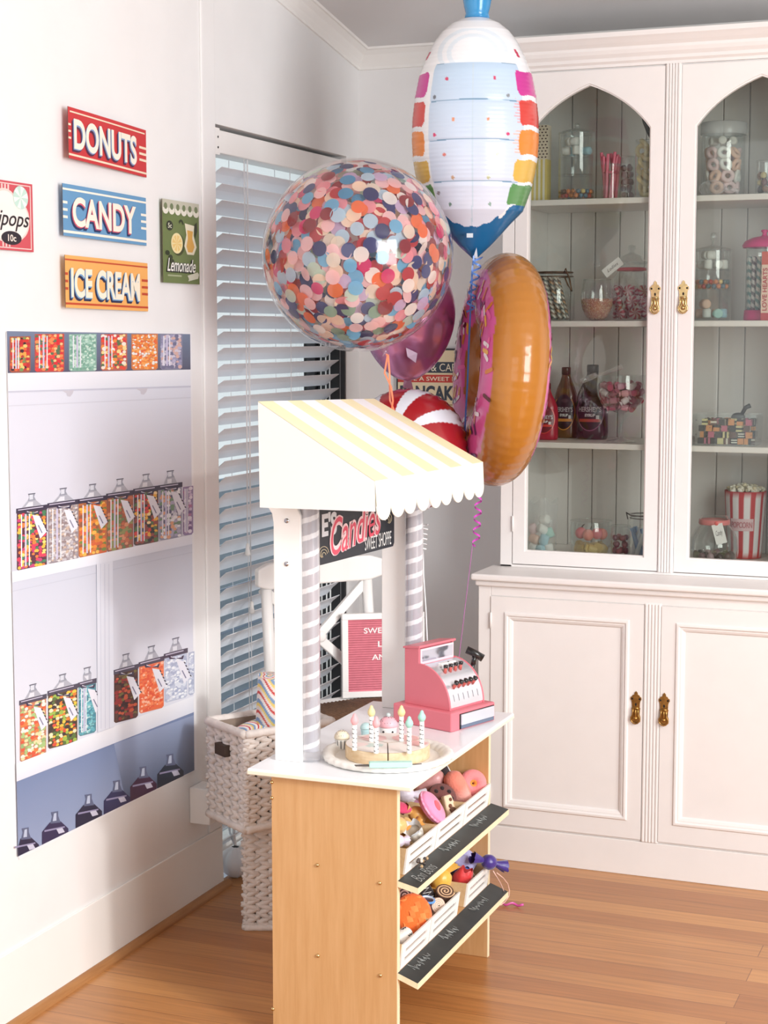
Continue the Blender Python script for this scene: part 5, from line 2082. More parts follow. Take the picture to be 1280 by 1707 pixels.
obj('woven_seat', b, mat('brown_rattan', (124, 92, 66), 0.7, var=0.25, vscale=60, bump=0.4, bscale=160), chair)
for sx_ in (-1, 1):
    b = MB()
    b.tube([(sx_ * 0.17, -0.335, 0.0), (sx_ * 0.165, -0.33, SH - 0.02)], [0.014, 0.018], 12)
    obj('leg', b, white_paint, chair)
    b = MB()
    b.tube([(sx_ * 0.165, 0.03, 0.0), (sx_ * 0.165, -0.012, SH - 0.02), (sx_ * 0.165, 0.0, 0.6), (sx_ * 0.165, 0.02, 0.845)], [0.014, 0.017, 0.016, 0.015], 12)
    obj('leg', b, white_paint, chair)
b = MB()
pr_ = []
N_ = 20
for i in range(N_ + 1):
    u = -1 + 2 * i / N_
    x = u * 0.205
    y = 0.03 - 0.03 * u * u
    hh = 0.036 * (1 - 0.35 * max(0, abs(u) - 0.8) / 0.2)
    pr_.append((x, y, hh))
vs = []
for x, y, hh in pr_:
    vs += [(x, y - 0.012, 0.84 - hh), (x, y + 0.012, 0.84 - hh), (x, y + 0.014, 0.84 + hh), (x, y - 0.014, 0.84 + hh)]
b.add(vs, [(4 * i + k, 4 * i + (k + 1) % 4, 4 * i + 4 + (k + 1) % 4, 4 * i + 4 + k) for i in range(N_) for k in range(4)] + [(3, 2, 1, 0), tuple(4 * N_ + k for k in range(4))], smooth=False)
obj('top_rail', b, white_paint, chair, bev=0.006, seg=3)
for s_ in (-1, 1):
    b = MB()
    p0, p1 = Vector((-s_ * 0.17, 0.012, 0.805)), Vector((s_ * 0.165, 0.002, 0.515))
    d_ = (p1 - p0).normalized()
    nrm = Vector((d_.z, 0, -d_.x)) * 0.0135
    yy_ = Vector((0, 0.007, 0))
    of = Vector((0, 0.016 + 0.006 * s_, 0))
    b.hexa([p0 - nrm - yy_ + of, p0 + nrm - yy_ + of, p0 + nrm + yy_ + of, p0 - nrm + yy_ + of], [p1 - nrm - yy_ + of, p1 + nrm - yy_ + of, p1 + nrm + yy_ + of, p1 - nrm + yy_ + of])
    obj('cross_brace', b, white_paint, chair, bev=0.003)
b = MB()
b.sphere((-0.002, -0.006, 0.66), 0.016, 0.016, 14, 8, ry=0.006)
obj('brace_rivet', b, white_paint, chair)
for z_, y_ in ((0.2, -0.335), (0.26, 0.01)):
    b = MB()
    b.tube([(-0.168, y_, z_), (0.168, y_, z_)], 0.009, 8)
    obj('stretcher', b, white_paint, chair)

# letter board on the seat
lb = at(571, 1164, z=SH + 0.001)
dl = Vector((0.85, 0.53, 0)).normalized()
letter = thing('letter_board', 'pink felt letter board in a white frame standing on the chair seat', 'letter board', (lb.x, lb.y, SH + 0.0012), (radians(-2), 0, atan2(dl.y, dl.x)))
HB = 141 / ppm(lb)
WB = 0.235
fw = 0.017
b = MB()
for x0, x1, z0, z1 in ((0, WB, 0, fw), (0, WB, HB - fw, HB), (0, fw, fw, HB - fw), (WB - fw, WB, fw, HB - fw)):
    b.box(x0, x1, -0.003, 0.016, z0, z1)
obj('frame', b, white_paint, letter, bev=0.0015)
b = MB()
zz = fw
k = 0
while zz < HB - fw - 0.001:
    b.box(fw, WB - fw, 0.0035, 0.012, zz, min(HB - fw, zz + 0.0052))
    zz += 0.0066
b.box(fw, WB - fw, 0.007, 0.014, fw, HB - fw)
obj('felt_panel', b, mat('pink_felt', (216, 124, 138), 0.95, var=0.06, vscale=60), letter)
s_ = 1 / ppm(lb)
for t_, x_, z_, w_ in (('SWEE', 608, 1056, 37), ('L', 631, 1079, 9), ('AN', 621, 1101, 22)):
    b = MB()
    b.text(t_, ((x_ - 572) * s_ * 1.03, 0.0032, HB - (z_ - 1022) * s_), (1, 0, 0), (0, 0, 1), w_ * s_ * 1.03, 9.5 * s_, 0, None, 0.01)
    obj('letters', b, white_paint, letter)

# ---- wicker baskets
wick = mat('whitewashed_wicker', (226, 218, 212), 0.75, var=0.08, vscale=40, bump=0.5, bscale=140)
wick_in = mat('basket_lining', (150, 132, 118), 0.9)


def basket(label, corner_, dirx, diry, wx, wy, h, taper, rim_t=0.011, pitch=0.024, hole=True):
    """square basket woven in chunky herringbone plaits; corner_ is the near bottom corner"""
    rot = atan2(dirx.y, dirx.x)
    t = thing('wicker_basket', label, 'basket', corner_, (0, 0, rot))
    b = MB()
    c0 = 0.012
    b.box(c0, wx - c0, c0, wy - c0, 0.004, 0.01)
    for x0, x1, y0, y1 in ((c0, c0 + .004, c0, wy - c0), (wx - c0 - .004, wx - c0, c0, wy - c0), (c0, wx - c0, c0, c0 + .004), (c0, wx - c0, wy - c0 - .004, wy - c0)):
        b.box(x0, x1, y0, y1, 0.004, h - 0.01)
    obj('lining', b, wick_in, t)
    rows = int(round((h - 2 * rim_t) / pitch))
    ph = (h - 2 * rim_t) / rows
    sides = (((0, 0), (1, 0), wx, 'side_weave'), ((wx, 0), (0, 1), wy, 'side_weave'), ((wx, wy), (-1, 0), wx, 'side_weave'), ((0, wy), (0, -1), wy, 'side_weave'))
    rr = random.Random(int(h * 1000))
    for (ox, oy), (dx, dy), L, nm in sides:
        b = MB()
        nx, ny = dy, -dx
        m = max(2, int(round(L / 0.036)))
        st = L / m
        for j in range(rows):
            zc_ = rim_t + ph * (j + 0.5)
            for i in range(m):
                for s_ in (-1, 1):
                    cx = st * (i + 0.5) + s_ * 0.0 + rr.uniform(-.002, .002)
                    z_ = zc_ + s_ * ph * 0.25
                    a = s_ * (0.42 + rr.uniform(-.08, .08))
                    lx = 0.028 + rr.uniform(-.002, .003)
                    T_ = Matrix.Translation((ox + dx * cx - nx * 0.004, oy + dy * cx - ny * 0.004, z_)) @ Matrix(((dx, nx, 0, 0), (dy, ny, 0, 0), (0, 0, 1, 0), (0, 0, 0, 1))) @ Matrix.Rotation(-a, 4, 'Y')
                    b.sphere((0, 0, 0), lx, 0.0082, 9, 6, T=T_, ry=0.0095)
        obj(nm, b, wick, t)
    for rn_, z_ in (('foot_rim', rim_t * 0.7), ('rim', h - rim_t * 0.8)):
        b = MB()
        for (ox, oy), (dx, dy), L, nm in sides:
            n_ = int(L / 0.012)
            b.tube([(ox + dx * L * i / n_, oy + dy * L * i / n_, z_ + rr.uniform(-.0006, .0006)) for i in range(n_ + 1)], [rim_t * (0.93 + 0.09 * (i % 2)) for i in range(n_ + 1)], 10)
        obj(rn_, b, wick, t)
    return t


Bv, Av, Rv = Vector((0.066, 3.806, 0)), Vector((0.262, 3.622, 0)), Vector((0.404, 3.84, 0))
dR = (Rv - Av).normalized()
dB = Vector((-dR.y, dR.x, 0))
up_b = basket('white chunky wicker basket with gift wrapped parcels, the upper one of the stack', Vector((0.252, 3.63, 0.272)), dR, dB, 0.255, 0.19, 0.256, 0)
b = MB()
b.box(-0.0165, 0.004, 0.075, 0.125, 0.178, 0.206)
obj('handle_slot', b, mat('painted_slot_shade', (74, 60, 52), 0.9), up_b)  # dark block standing in for the shade inside the slot
basket('white chunky wicker basket standing on the floor, the lower one of the stack', Vector((0.215, 3.69, 0.0)), Vector((0.93, 0.37, 0)).normalized(), dB, 0.2, 0.125, 0.268, 0, 0.009, 0.022)

# gift wrap
WAV = [(212, 70, 66), (240, 214, 120), (130, 164, 204), (238, 228, 224), (244, 238, 236)]


def wavec(s, t_, freq=9.0, amp=0.3, per=1.0):
    v = s * freq + amp * cos(t_)
    k = (v % 1.0)
    return S(WAV[0]) if k < .16 else S(WAV[3]) if k < .36 else S(WAV[1]) if k < .54 else S(WAV[2]) if k < .76 else S(WAV[4])


ga, gb_ = at(450, 1203, y=3.775), at(461, 1122, y=3.81)
o = thing('gift_wrapped_tube', 'tall parcel in wavy red, blue and yellow striped paper in the upper basket', 'gift', ga, Vector(gb_ - ga).to_track_quat('Z', 'Y').to_euler())
L_ = (gb_ - ga).length
b = MB()
o.rotation_euler = (0.12, 0.1, 0)
b.grid(lambda u, v: (0.04 * cos(2 * pi * u) * (1 - 0.12 * v), 0.028 * sin(2 * pi * u), -0.1 + (L_ + 0.1) * v), 72, 150, wrap=True, colf=lambda u, v: wavec(v, 2 * 2 * pi * (u + 0.11), 4.4, 0.5))
b.grid(lambda u, v: (0.04 * 0.88 * cos(2 * pi * u) * v, 0.028 * sin(2 * pi * u) * v, L_ + 0.004 * (1 - v)), 72, 24, wrap=True, colf=lambda u, v: wavec(v, 3 * 2 * pi * (u + .11), 1.6, 0.3))
obj('paper', b, vcmat('wrapping_paper', 0.5), o)
gc = at(405, 1206, z=0.492)
o = thing('gift_wrapped_parcel', 'low parcel in wavy striped paper lying in the front of the upper basket', 'gift', (0.222, 3.765, 0.487), (0.25, -0.2, 0.9))
b = MB()
b.grid(lambda u, v: ((u - 0.5) * 0.12, (v - 0.5) * 0.08, 0.034 * (1 - (2 * u - 1) ** 4) ** 0.5 * (1 - (2 * v - 1) ** 4) ** 0.5), 90, 60, colf=lambda u, v: wavec(u, 7 * v, 5.0, 0.3))
b.grid(lambda u, v: ((u - 0.5) * 0.12, (v - 0.5) * 0.08, -0.02 * (1 - (2 * u - 1) ** 4) ** 0.5 * (1 - (2 * v - 1) ** 4) ** 0.5), 30, 20, colf=lambda u, v: S(WAV[3]), flip=True)
obj('paper', b, vcmat('wrapping_paper', 0.5), o)

# coiled cords and a white bag on the floor behind the baskets
o = thing('coiled_cords', 'coiled white cords hanging to the floor between wall and baskets', 'cord', (0.03, 4.12, 0.0), world=True)
b = MB()
c0 = at(385, 1405, y=4.12)
b.tube([(c0.x + 0.03 + 0.022 * cos(i * 0.42), 4.12 + 0.004 * sin(i), c0.z + 0.03 + 0.05 * sin(i * 0.42)) for i in range(28)], 0.0035, 8)
b.tube([(c0.x - 0.012, 4.13, 0.34), (c0.x - 0.016, 4.13, 0.2), (c0.x - 0.006, 4.125, 0.1), (c0.x + 0.03, 4.12, 0.03)], 0.0035, 8)
obj('cord_loops', b, cord_mat, o)
o = thing('white_cloth_bag', 'crumpled white cloth bag on the floor behind the baskets', 'bag', (at(386, 1440, z=0.03).x + 0.02, at(386, 1440, z=0.03).y - 0.015, 0.0))
b = MB()
b.grid(lambda u, v: (0.045 * (sin(pi * (0.06 + 0.9 * v)) ** 0.7) * cos(2 * pi * u) * (1 + 0.13 * sin(5 * 2 * pi * u + 4 * v)), 0.04 * (sin(pi * (0.06 + 0.9 * v)) ** 0.7) * sin(2 * pi * u) * (1 + 0.1 * sin(7 * 2 * pi * u)), 0.001 + 0.085 * v), 60, 16, wrap=True)
obj('cloth', b, mat('white_cotton', (232, 232, 236), 0.9, bump=0.4, bscale=40), o)

# ================================================================ balloons
def curl(path_top, n, L, r, w=0.003, c=None, turns=5, seed=0):
    pts = []
    for i in range(n + 1):
        a = 2 * pi * turns * i / n
        pts.append(Vector(path_top) + Vector((r * cos(a), r * sin(a), -L * i / n)))
    return pts


def flat_ribbon(b, pts, w, c):
    pts = [Vector(p) for p in pts]
    ac = []
    for i, p in enumerate(pts):
        d = (pts[min(i + 1, len(pts) - 1)] - pts[max(i - 1, 0)]).normalized()
        side = d.cross(Vector((-0.35, 0.92, 0.15)))
        if side.length < 1e-4:
            side = Vector((1, 0, 0))
        ac.append(side.normalized() * w)
    b.strip(pts, ac, c=c)


ribbon_vc = vcmat('curling_ribbon', 0.25, coat=0.3)

# ---- clear balloon with confetti
C0 = at(596, 426, y=3.86)
RB = 160 / ppm(C0)
cb = thing('confetti_balloon', 'large clear round balloon filled with many-coloured paper confetti', 'balloon', C0)
b = MB()
b.sphere((0, 0, 0), RB, None, 64, 40)
neck = [(0.016, -RB * 0.985), (0.010, -RB * 1.02), (0.006, -RB * 1.05), (0.0095, -RB * 1.085)]
NKD = (at(641, 583, y=C0.y) - C0).normalized()
b.lathe(neck, 20, cap=False, T=(-NKD).to_track_quat('Z', 'Y').to_matrix().to_4x4())
obj('clear_skin', b, balloon_clear, cb)
CF = [((246, 160, 170), 6), ((250, 206, 206), 9), ((252, 226, 200), 8), ((240, 226, 206), 4), ((196, 60, 68), 5), ((152, 44, 56), 2), ((244, 124, 72), 5), ((66, 70, 128), 6), ((50, 54, 110), 3), ((120, 190, 226), 4), ((190, 220, 236), 4), ((206, 228, 208), 5), ((146, 176, 150), 2), ((222, 60, 120), 3), ((214, 190, 222), 4), ((90, 160, 200), 2), ((250, 244, 236), 3)]
CFL = [c for c, k in CF for _ in range(k)]
rr = random.Random(42)
cells = []
for i in range(1050):
    # even spread over the sphere, thinner at the crown
    zz = 1 - 2 * (i + 0.5) / 1050
    a = i * 2.399963 + rr.uniform(-.06, .06)
    zz += rr.uniform(-.03, .03)
    zz = max(-0.995, min(0.995, zz))
    if zz > 0.8 and rr.random() < 0.3:
        continue
    d = Vector((sqrt(1 - zz * zz) * cos(a), sqrt(1 - zz * zz) * sin(a), zz))
    cells.append(d)
tocam = (CAM - C0).normalized()
cells.sort(key=lambda d: -d.dot(tocam))
disc_me = {}


def disc_geo(b, c, r, T):
    n_ = 16
    pts = []
    for q_ in (0.0, 1.0):
        pass
    vs = [(0, 0, 0)] + [(r * cos(2 * pi * k / n_), r * sin(2 * pi * k / n_), 0) for k in range(n_)]
    bend = rr.uniform(-2.5, -1.0)
    vs = [(x, y, bend * x * x) for x, y, _z in vs]
    b.add(vs, [(0, k + 1, (k + 1) % n_ + 1) for k in range(n_)], 0, S(c), True, None, T)


rest = MB()
for i, d in enumerate(cells):
    c = rr.choice(CFL)
    r_ = 0.0125 * rr.uniform(1.3, 1.55)
    tilt = rr.uniform(-.1, .1) if rr.random() < 0.93 else rr.uniform(-.8, .8)
    M3 = d.to_track_quat('Z', 'Y').to_matrix() @ Euler((tilt, rr.uniform(-.08, .08), rr.uniform(0, 6))).to_matrix()
    pos = d * (RB - 0.0035 - 0.009 * abs(tilt) - 0.0013 * ((i * 7) % 13))
    T_ = Matrix.Translation(pos) @ M3.to_4x4()
    if i < 100:
        key = CFL.index(c)
        if key not in disc_me:
            m_ = MB()
            disc_geo(m_, c, 0.0125, None)
            disc_me[key] = m_.mesh('confetti_disc')
            disc_me[key].materials.append(paper_vc)
        o = bpy.data.objects.new('confetti_disc', disc_me[key])
        COL.objects.link(o)
        o.parent = cb
        o.location = pos
        o.rotation_euler = M3.to_euler()
        s_ = r_ / 0.0125
        o.scale = (s_, s_, s_)
    else:
        disc_geo(rest, c, r_, T_)
o = obj('confetti', rest, paper_vc, cb)
o['kind'] = 'stuff'
b = MB()
nb0 = NKD * RB * 1.07
tr_ = [at(646, 592, y=C0.y) - C0, at(641, 622, y=C0.y) - C0, at(652, 645, y=C0.y) - C0, at(655, 668, y=C0.y) - C0, at(652, 690, y=C0.y) - C0]
flat_ribbon(b, [nb0] + tr_, 0.0022, S(246, 134, 92))
flat_ribbon(b, [nb0] + [p + Vector((0.012 * sin(i * 1.8), 0.004, 0)) for i, p in enumerate(tr_)], 0.0022, S(250, 150, 110))
obj('ribbon', b, ribbon_vc, cb)

# ---- birthday cake foil balloon
YC = 4.13
Cc = at(792, 240, y=YC)
SCp = ppm(Cc)
kb_ = thing('cake_foil_balloon', 'tall white and blue birthday cake foil balloon with rainbow icing blobs, topmost of the bunch', 'balloon', Cc, (0, 0, radians(20)))
PRF = [(33, 0), (36, 20), (45, 40), (58, 56), (75, 69), (100, 82), (130, 94), (165, 101), (200, 105), (235, 106), (265, 104), (290, 100), (315, 94), (340, 85), (352, 80), (372, 60), (392, 42), (410, 25), (424, 9), (430, 3)]


def prof_at(y):
    for (a, w0), (c, w1) in zip(PRF, PRF[1:]):
        if a <= y <= c:
            t = (y - a) / (c - a)
            return w0 + (w1 - w0) * t
    return 0


BLOB = [(129, 168, (204, 52, 150), .72, .80), (176, 216, (214, 66, 58), .73, .80), (224, 263, (238, 140, 54), .72, .80), (272, 307, (222, 180, 84), .68, .77), (312, 344, (98, 150, 92), .66, .72)]
DOTS = [(744, 144, (206, 60, 100)), (821, 144, (206, 60, 100)), (724, 172, (110, 116, 126)), (843, 171, (140, 146, 150)), (754, 210, (226, 150, 110)), (811, 210, (222, 140, 100)), (724, 233, (210, 60, 110)), (843, 233, (210, 60, 110)), (740, 265, (214, 120, 110)), (826, 265, (232, 156, 116)), (754, 302, (196, 160, 130)), (812, 302, (190, 190, 150)), (750, 344, (110, 140, 130)), (815, 344, (140, 170, 160)), (731, 325, (150, 140, 150))]


def cake_col(px, y, hw):
    dx = px - 786
    s_ = dx / max(hw, 1)
    asn = abs(px - 792) / max(hw, 1)
    wob = 2.0 * sin(px * 0.31)
    if y > 379 - 28 * (dx / 56) ** 2 + wob * 0.6 and y > 344:
        if y < 384 - 28 * (dx / 56) ** 2 + wob and abs(dx) > 44:
            return S(240, 242, 246)
        return S(24, 104, 158)
    side_x = 104 * (1 if dx > 0 else -1)
    for y0, y1, c, t0, t1 in BLOB:
        yy_ = y + 1.3 * sin(px * 0.23)
        if y0 < yy_ < y1:
            ed_ = 0
            k = min(yy_ - y0, y1 - yy_)
            lim = t0 + (0.035 * max(0, 1 - k / 7))
            pos = s_ if dx > 0 else -s_
            lim2 = lim if dx > 0 else lim + 0.02
            if pos > lim2:
                return S(c)
            if pos > lim2 - 0.1 and dx > 0 and y0 > 170 and y1 < 270 and int(y / 2.4) % 2 == 0 and pos > lim2 - 0.1 + 0.03 * ((int(y / 2.4) * 7) % 3):
                return tuple(0.5 * a + 0.5 * c_ for a, c_ in zip(S(c), S(226, 234, 244)))
    for ex, ey, c in DOTS:
        if ((px - ex) / 2.4) ** 2 + ((y - ey) / 3.2) ** 2 < 1:
            return S(c)
    for ex, sg in ((713, -1), (858, 1)):
        u, v = px - ex, y - 99
        if abs(u - sg * v * 0.55) < 2.2 and abs(v) < 7:
            return S(196, 50, 90)
    if y < 118:
        r2 = sqrt(((px - 786) / 1.25) ** 2 + ((y - 102) * 1.05) ** 2)
        if y > 60 and 22 < r2 < 46:
            q_ = (r2 - 22) / 6
            return S(226, 236, 244) if int(q_) % 2 else S(240, 243, 247)
        return S(242, 244, 247)
    for yc_ in (118.5, 179.5, 242.5, 308.5):
        if abs(y + 1.5 * cos((px - 786) / 50) - yc_) < 0.8 and asn < .72:
            return S(120, 156, 184)
    if abs(dx) < 0.9 and y > 120:
        return S(196, 214, 228)
    if asn > 0.74:
        return S(243, 245, 248)
    t_ = (y - 118) / 280
    return tuple(lerp(a, c_, t_) for a, c_ in zip(S(190, 214, 236), S(226, 228, 242)))


def cake_pt(u, v):
    y = 33 + 397 * v
    hw = prof_at(y)
    a = 2 * pi * u
    cr = 1 + 0.0012 * sin(y * 0.9)
    for yc_ in (118.5, 179.5, 242.5, 308.5):
        cr -= 0.016 * math.exp(-((y - yc_) / 3.5) ** 2) * (1 - abs(cos(a)) ** 4)
    ca, sa = cos(a), sin(a)
    return ((hw * ca * cr) / SCp, (0.85 * hw * sa * cr) / SCp, -(y - 240) / SCp)


b = MB()
b.grid(cake_pt, 300, 330, wrap=True, colf=lambda u, v: cake_col(792 + prof_at(33 + 397 * v) * cos(2 * pi * u), 33 + 397 * v, prof_at(33 + 397 * v)))
obj('cake_body', b, foil_vc, kb_)
b = MB()
zz = lambda y: -(y - 240) / SCp
b.lathe([(21 / SCp, zz(36)), (19 / SCp, zz(28)), (21.5 / SCp, zz(18)), (24 / SCp, zz(4)), (25 / SCp, zz(-20)), (24 / SCp, zz(-40)), (15 / SCp, zz(-54)), (0, zz(-60))], 28, c=S(60, 150, 206), T=Trot((2 / SCp, 0, 0)))
obj('candle', b, foil_vc, kb_)
b = MB()
b.box(-0.022, -0.006, -0.076, -0.0745, zz(397), zz(390), c=S(206, 214, 222))
b.prism([(-0.004, -0.03, zz(428)), (0.008, -0.032, zz(432)), (0.004, -0.034, zz(412))], (0, -0.002, 0), c=S(226, 230, 236))
obj('valve_tag', b, printm, kb_)
b = MB()
RK = Matrix.Rotation(-radians(20), 3, 'Z')
rel = lambda px, py, y=YC - 0.05: RK @ (at(px, py, y=y) - Cc)
flat_ribbon(b, [rel(790, 426), rel(787, 450), rel(785, 500), rel(782, 560), rel(779, 640), rel(776, 690), rel(774, 740)], 0.0024, S(84, 130, 206))
pts = []
for i in range(90):
    t = i / 89
    p = rel(797 - 14 * t, 428 + 92 * t)
    pts.append(p + Vector((0.010 * cos(t * 34), 0.010 * sin(t * 34), 0)))
flat_ribbon(b, pts, 0.0026, S(96, 140, 216))
obj('ribbon', b, ribbon_vc, kb_)

# ---- donut foil balloon
YD = 4.16
Cd = at(833, 617, y=YD)
SD = ppm(Cd)
dn = thing('donut_foil_balloon', 'big golden donut foil balloon with pink icing and sprinkles, seen almost edge on', 'balloon', Cd)
tt_ = radians(29)
axis = Vector((-cos(tt_), -sin(tt_), 0.07)).normalized()
hh = Vector((0, 0, 1)) - axis * axis.z
hh.normalize()
ww = hh.cross(axis)
dn.rotation_euler = Matrix((ww, hh, axis)).transposed().to_euler()
Rd, rd, hd = 0.192, 0.108, 0.086


def donut_pt(a, bb, l=0.0):
    k = 1 + 0.006 * sin(a * 64) * max(0, cos(bb))
    ce, se = cos(bb), sin(bb)
    r_ = Rd + (rd * k + l) * ce
    return Vector((r_ * cos(a), r_ * sin(a), (hd * k + l) * se))


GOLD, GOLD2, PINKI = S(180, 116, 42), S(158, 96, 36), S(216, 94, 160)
b = MB()


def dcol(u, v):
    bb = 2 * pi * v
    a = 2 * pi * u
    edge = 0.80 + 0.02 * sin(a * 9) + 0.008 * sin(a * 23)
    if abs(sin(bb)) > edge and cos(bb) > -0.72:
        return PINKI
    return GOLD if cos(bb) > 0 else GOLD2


b.grid(lambda u, v: donut_pt(2 * pi * u, 2 * pi * v), 220, 120, wrap=True, colf=dcol, flip=False)
rs = random.Random(8)
SPR = [(246, 232, 238), (96, 30, 44), (240, 176, 70), (84, 64, 110), (236, 110, 170), (214, 130, 60)]
for sgn in (1, -1):
    for i in range(120):
        a = rs.uniform(0, 2 * pi)
        bb = rs.uniform(1.02, 2.1) * sgn
        p = donut_pt(a, bb, 0.0012)
        da = (donut_pt(a + 0.01, bb, 0.0012) - p).normalized()
        db = (donut_pt(a, bb + 0.01, 0.0012) - p).normalized()
        th = rs.uniform(0, pi)
        e1 = da * cos(th) + db * sin(th)
        e2 = (da * -sin(th) + db * cos(th))
        pts = [p + e1 * 0.0125 * (1 if k < 5 else -1) + (e1 * cos(-pi / 2 + pi * (k % 5) / 4 + (0 if k < 5 else pi)) + e2 * sin(-pi / 2 + pi * (k % 5) / 4 + (0 if k < 5 else pi))) * 0.0052 for k in range(10)]
        b.poly(pts if sgn > 0 else pts, 0, S(rs.choice(SPR)))
obj('donut_ring', b, foil_vc, dn)
b = MB()
rl = lambda px, py, y=YD - 0.02: dn.rotation_euler.to_matrix().inverted() @ (at(px, py, y=y) - Cd)
MI = dn.rotation_euler.to_matrix().inverted()
pts = []
for i in range(80):
    t = i / 79
    base = at(799 - 6 * t, 812 + 98 * t, y=YD - 0.06) - Cd
    pts.append(MI @ (base + Vector((0.010 * cos(t * 30) * min(1, 3 * t + .2), 0.008 * sin(t * 30), 0))))
b.strip(pts, (MI @ Vector((0, 0, 0.0028))), c=S(206, 70, 190))
pts = [MI @ (at(788 + (-8 + 2 * sin(k)) * 0 - k * 2.4, 905 + k * 20, y=YD - 0.06) - Cd) for k in range(12)]
b.tube(pts, 0.0007, 5, c=S(206, 110, 196))
obj('ribbon', b, ribbon_vc, dn)

# ---- pink foil balloon behind the confetti one
YP = 4.22
Cp = at(679, 520, y=YP)
SP = ppm(Cp)
pk = thing('pink_foil_balloon', 'dusty pink foil balloon half hidden behind the confetti balloon', 'balloon', Cp, (0, 0, radians(18)))
b = MB()


def pk_pt(u, v):
    a = 2 * pi * u
    zed = -1 + 2 * v
    rad = sqrt(max(0, 1 - zed * zed))
    low = max(0, -zed)
    wx = 0.128 * rad ** (1.0 + 0.1 * low) * (1 + 0.02 * cos(a * 10) * low + 0.015 * sin(14 * zed) * (1 - abs(cos(a))))
    wy = 0.085 * rad ** (1.0 + 0.4 * low) * (1 + 0.02 * sin(22 * zed + a) * low)
    return (wx * cos(a), wy * sin(a), 0.15 * zed - 0.034 * low ** 2.4)


b.grid(pk_pt, 90, 80, wrap=True, c=S(206, 138, 182))
obj('foil_body', b, foil_metal, pk)
b = MB()
z_ = -0.15 - 0.034
b.prism([(-0.008, 0, z_ + 0.012), (0.008, 0, z_ + 0.012), (0.016, 0.004, z_ - 0.022), (-0.012, 0.002, z_ - 0.018)], (0, 0.0012, 0), c=S(214, 168, 196))
obj('tail', b, foil_metal, pk)
b = MB()
b.prism([(0.0, -0.075, z_ + 0.09), (0.03, -0.07, z_ + 0.075), (0.026, -0.072, z_ + 0.05), (0.004, -0.074, z_ + 0.066)], (0, 0.001, 0), c=S(222, 190, 210))
obj('valve_flap', b, foil_metal, pk)

# ---- red and white swirl candy balloon
YS = 4.02
Cs = at(675, 752, y=YS)
RS = 106 / ppm(Cs)
sw = thing('swirl_candy_balloon', 'red and white striped swirl candy foil balloon behind the awning', 'balloon', Cs)
ax = Vector((0.1, -0.93, 0.3)).normalized()
sw.rotation_euler = (ax.to_track_quat('Z', 'Y').to_matrix() @ Matrix.Rotation(radians(24), 3, 'Z')).to_euler()
b = MB()


def sw_pt(u, v):
    t = -pi / 2 + pi * v
    a = 2 * pi * u
    r_ = RS * cos(t) ** 0.8 * (1 + 0.014 * sin(a * 40) * max(0, 1 - abs(sin(t)) * 2.2))
    return (r_ * cos(a), r_ * sin(a), 0.095 * sin(t) * (1 if True else 0))


_q = sw.rotation_euler.to_matrix().inverted() @ (at(679, 667, y=YS - 0.05) - Cs)
SWP = 0.17 - (8 * atan2(_q.y, _q.x) / (2 * pi) + 0.5 * 0.8)


def sw_col(u, v):
    t = -pi / 2 + pi * v
    rr_ = cos(t)
    ph = (u * 8 + 0.5 * rr_ + SWP) % 1
    return S(232, 236, 244) if ph < 0.38 else S(166, 30, 38)


b.grid(sw_pt, 240, 100, wrap=True, colf=sw_col)
obj('foil_body', b, foil_vc, sw)
b = MB()
b.tube([Vector((RS * 1.0 * cos(2 * pi * i / 120) * (1 + 0.01 * sin(i * 2.1)), RS * 1.0 * sin(2 * pi * i / 120), 0.002 * sin(i * 1.7))) for i in range(120)], 0.0018, 6, closed=True, c=S(120, 40, 44))
obj('seam', b, foil_vc, sw)

# ---- loose ribbons
o = thing('white_curled_ribbon', 'white curled ribbon and string hanging beside the far striped tube', 'ribbon', at(706, 900, y=3.765))
w0 = o.location.copy()
b = MB()
pts = []
for i in range(70):
    t = i / 69
    p = at(707 - 3 * t, 874 + 42 * t, y=3.765) - w0
    pts.append(p + Vector((0.009 * cos(t * 32), 0.007 * sin(t * 32), 0)))
b.tube(pts, 0.0021, 6, c=S(240, 240, 242), flat=0.5)
b.tube([at(x_, y_, y=3.77) - w0 for x_, y_ in ((704, 885), (706, 960), (710, 1020), (712, 1068), (713, 1178))], 0.0017, 6, c=S(244, 244, 246))
obj('ribbon', b, ribbon_vc, o)
p = at(852, 1508, z=0.001)
o = thing('magenta_ribbon_end', 'magenta ribbon end trailing on the floor beside the stall', 'ribbon', (p.x, p.y, 0.0))
b = MB()
q0, q1 = at(828, 1507, z=0.004) - p, at(873, 1511, z=0.003) - p
pts = [q0.lerp(q1, i / 12) + Vector((0, 0.004 * sin(i), 0.004 + 0.003 * sin(i * 1.2))) for i in range(13)]
b.tube(pts, 0.0032, 6, c=S(222, 90, 170), flat=0.4)
obj('ribbon', b, ribbon_vc, o)
o = thing('pale_pink_ribbon', 'thin pale pink ribbon loop hanging from the end of the lower shelf', 'ribbon', at(835, 1470, x=0.885))
w0 = o.location.copy()
b = MB()
b.tube([at(x, y, x=0.88) - w0 for x, y in ((822, 1452), (828, 1462), (834, 1472), (838, 1481), (841, 1490))], 0.0013, 6, c=S(240, 200, 186))
b.tube([at(x, y, x=0.885) - w0 for x, y in ((828, 1455), (838, 1463), (846, 1473), (849, 1484), (848, 1494), (842, 1503), (834, 1509))], 0.0013, 6, c=S(240, 196, 180))
obj('ribbon', b, ribbon_vc, o)


# ================================================================ sweets in the cabinet
YJ = 4.74


def px_on(px, lev, y=YJ):
    """x of a pixel column at shelf level lev"""
    py = {1: 331, 2: 535, 3: 739, 4: 935}[lev]
    return at(px, py, y=y).x


PMJ = ppm(at(1000, 535, y=YJ))


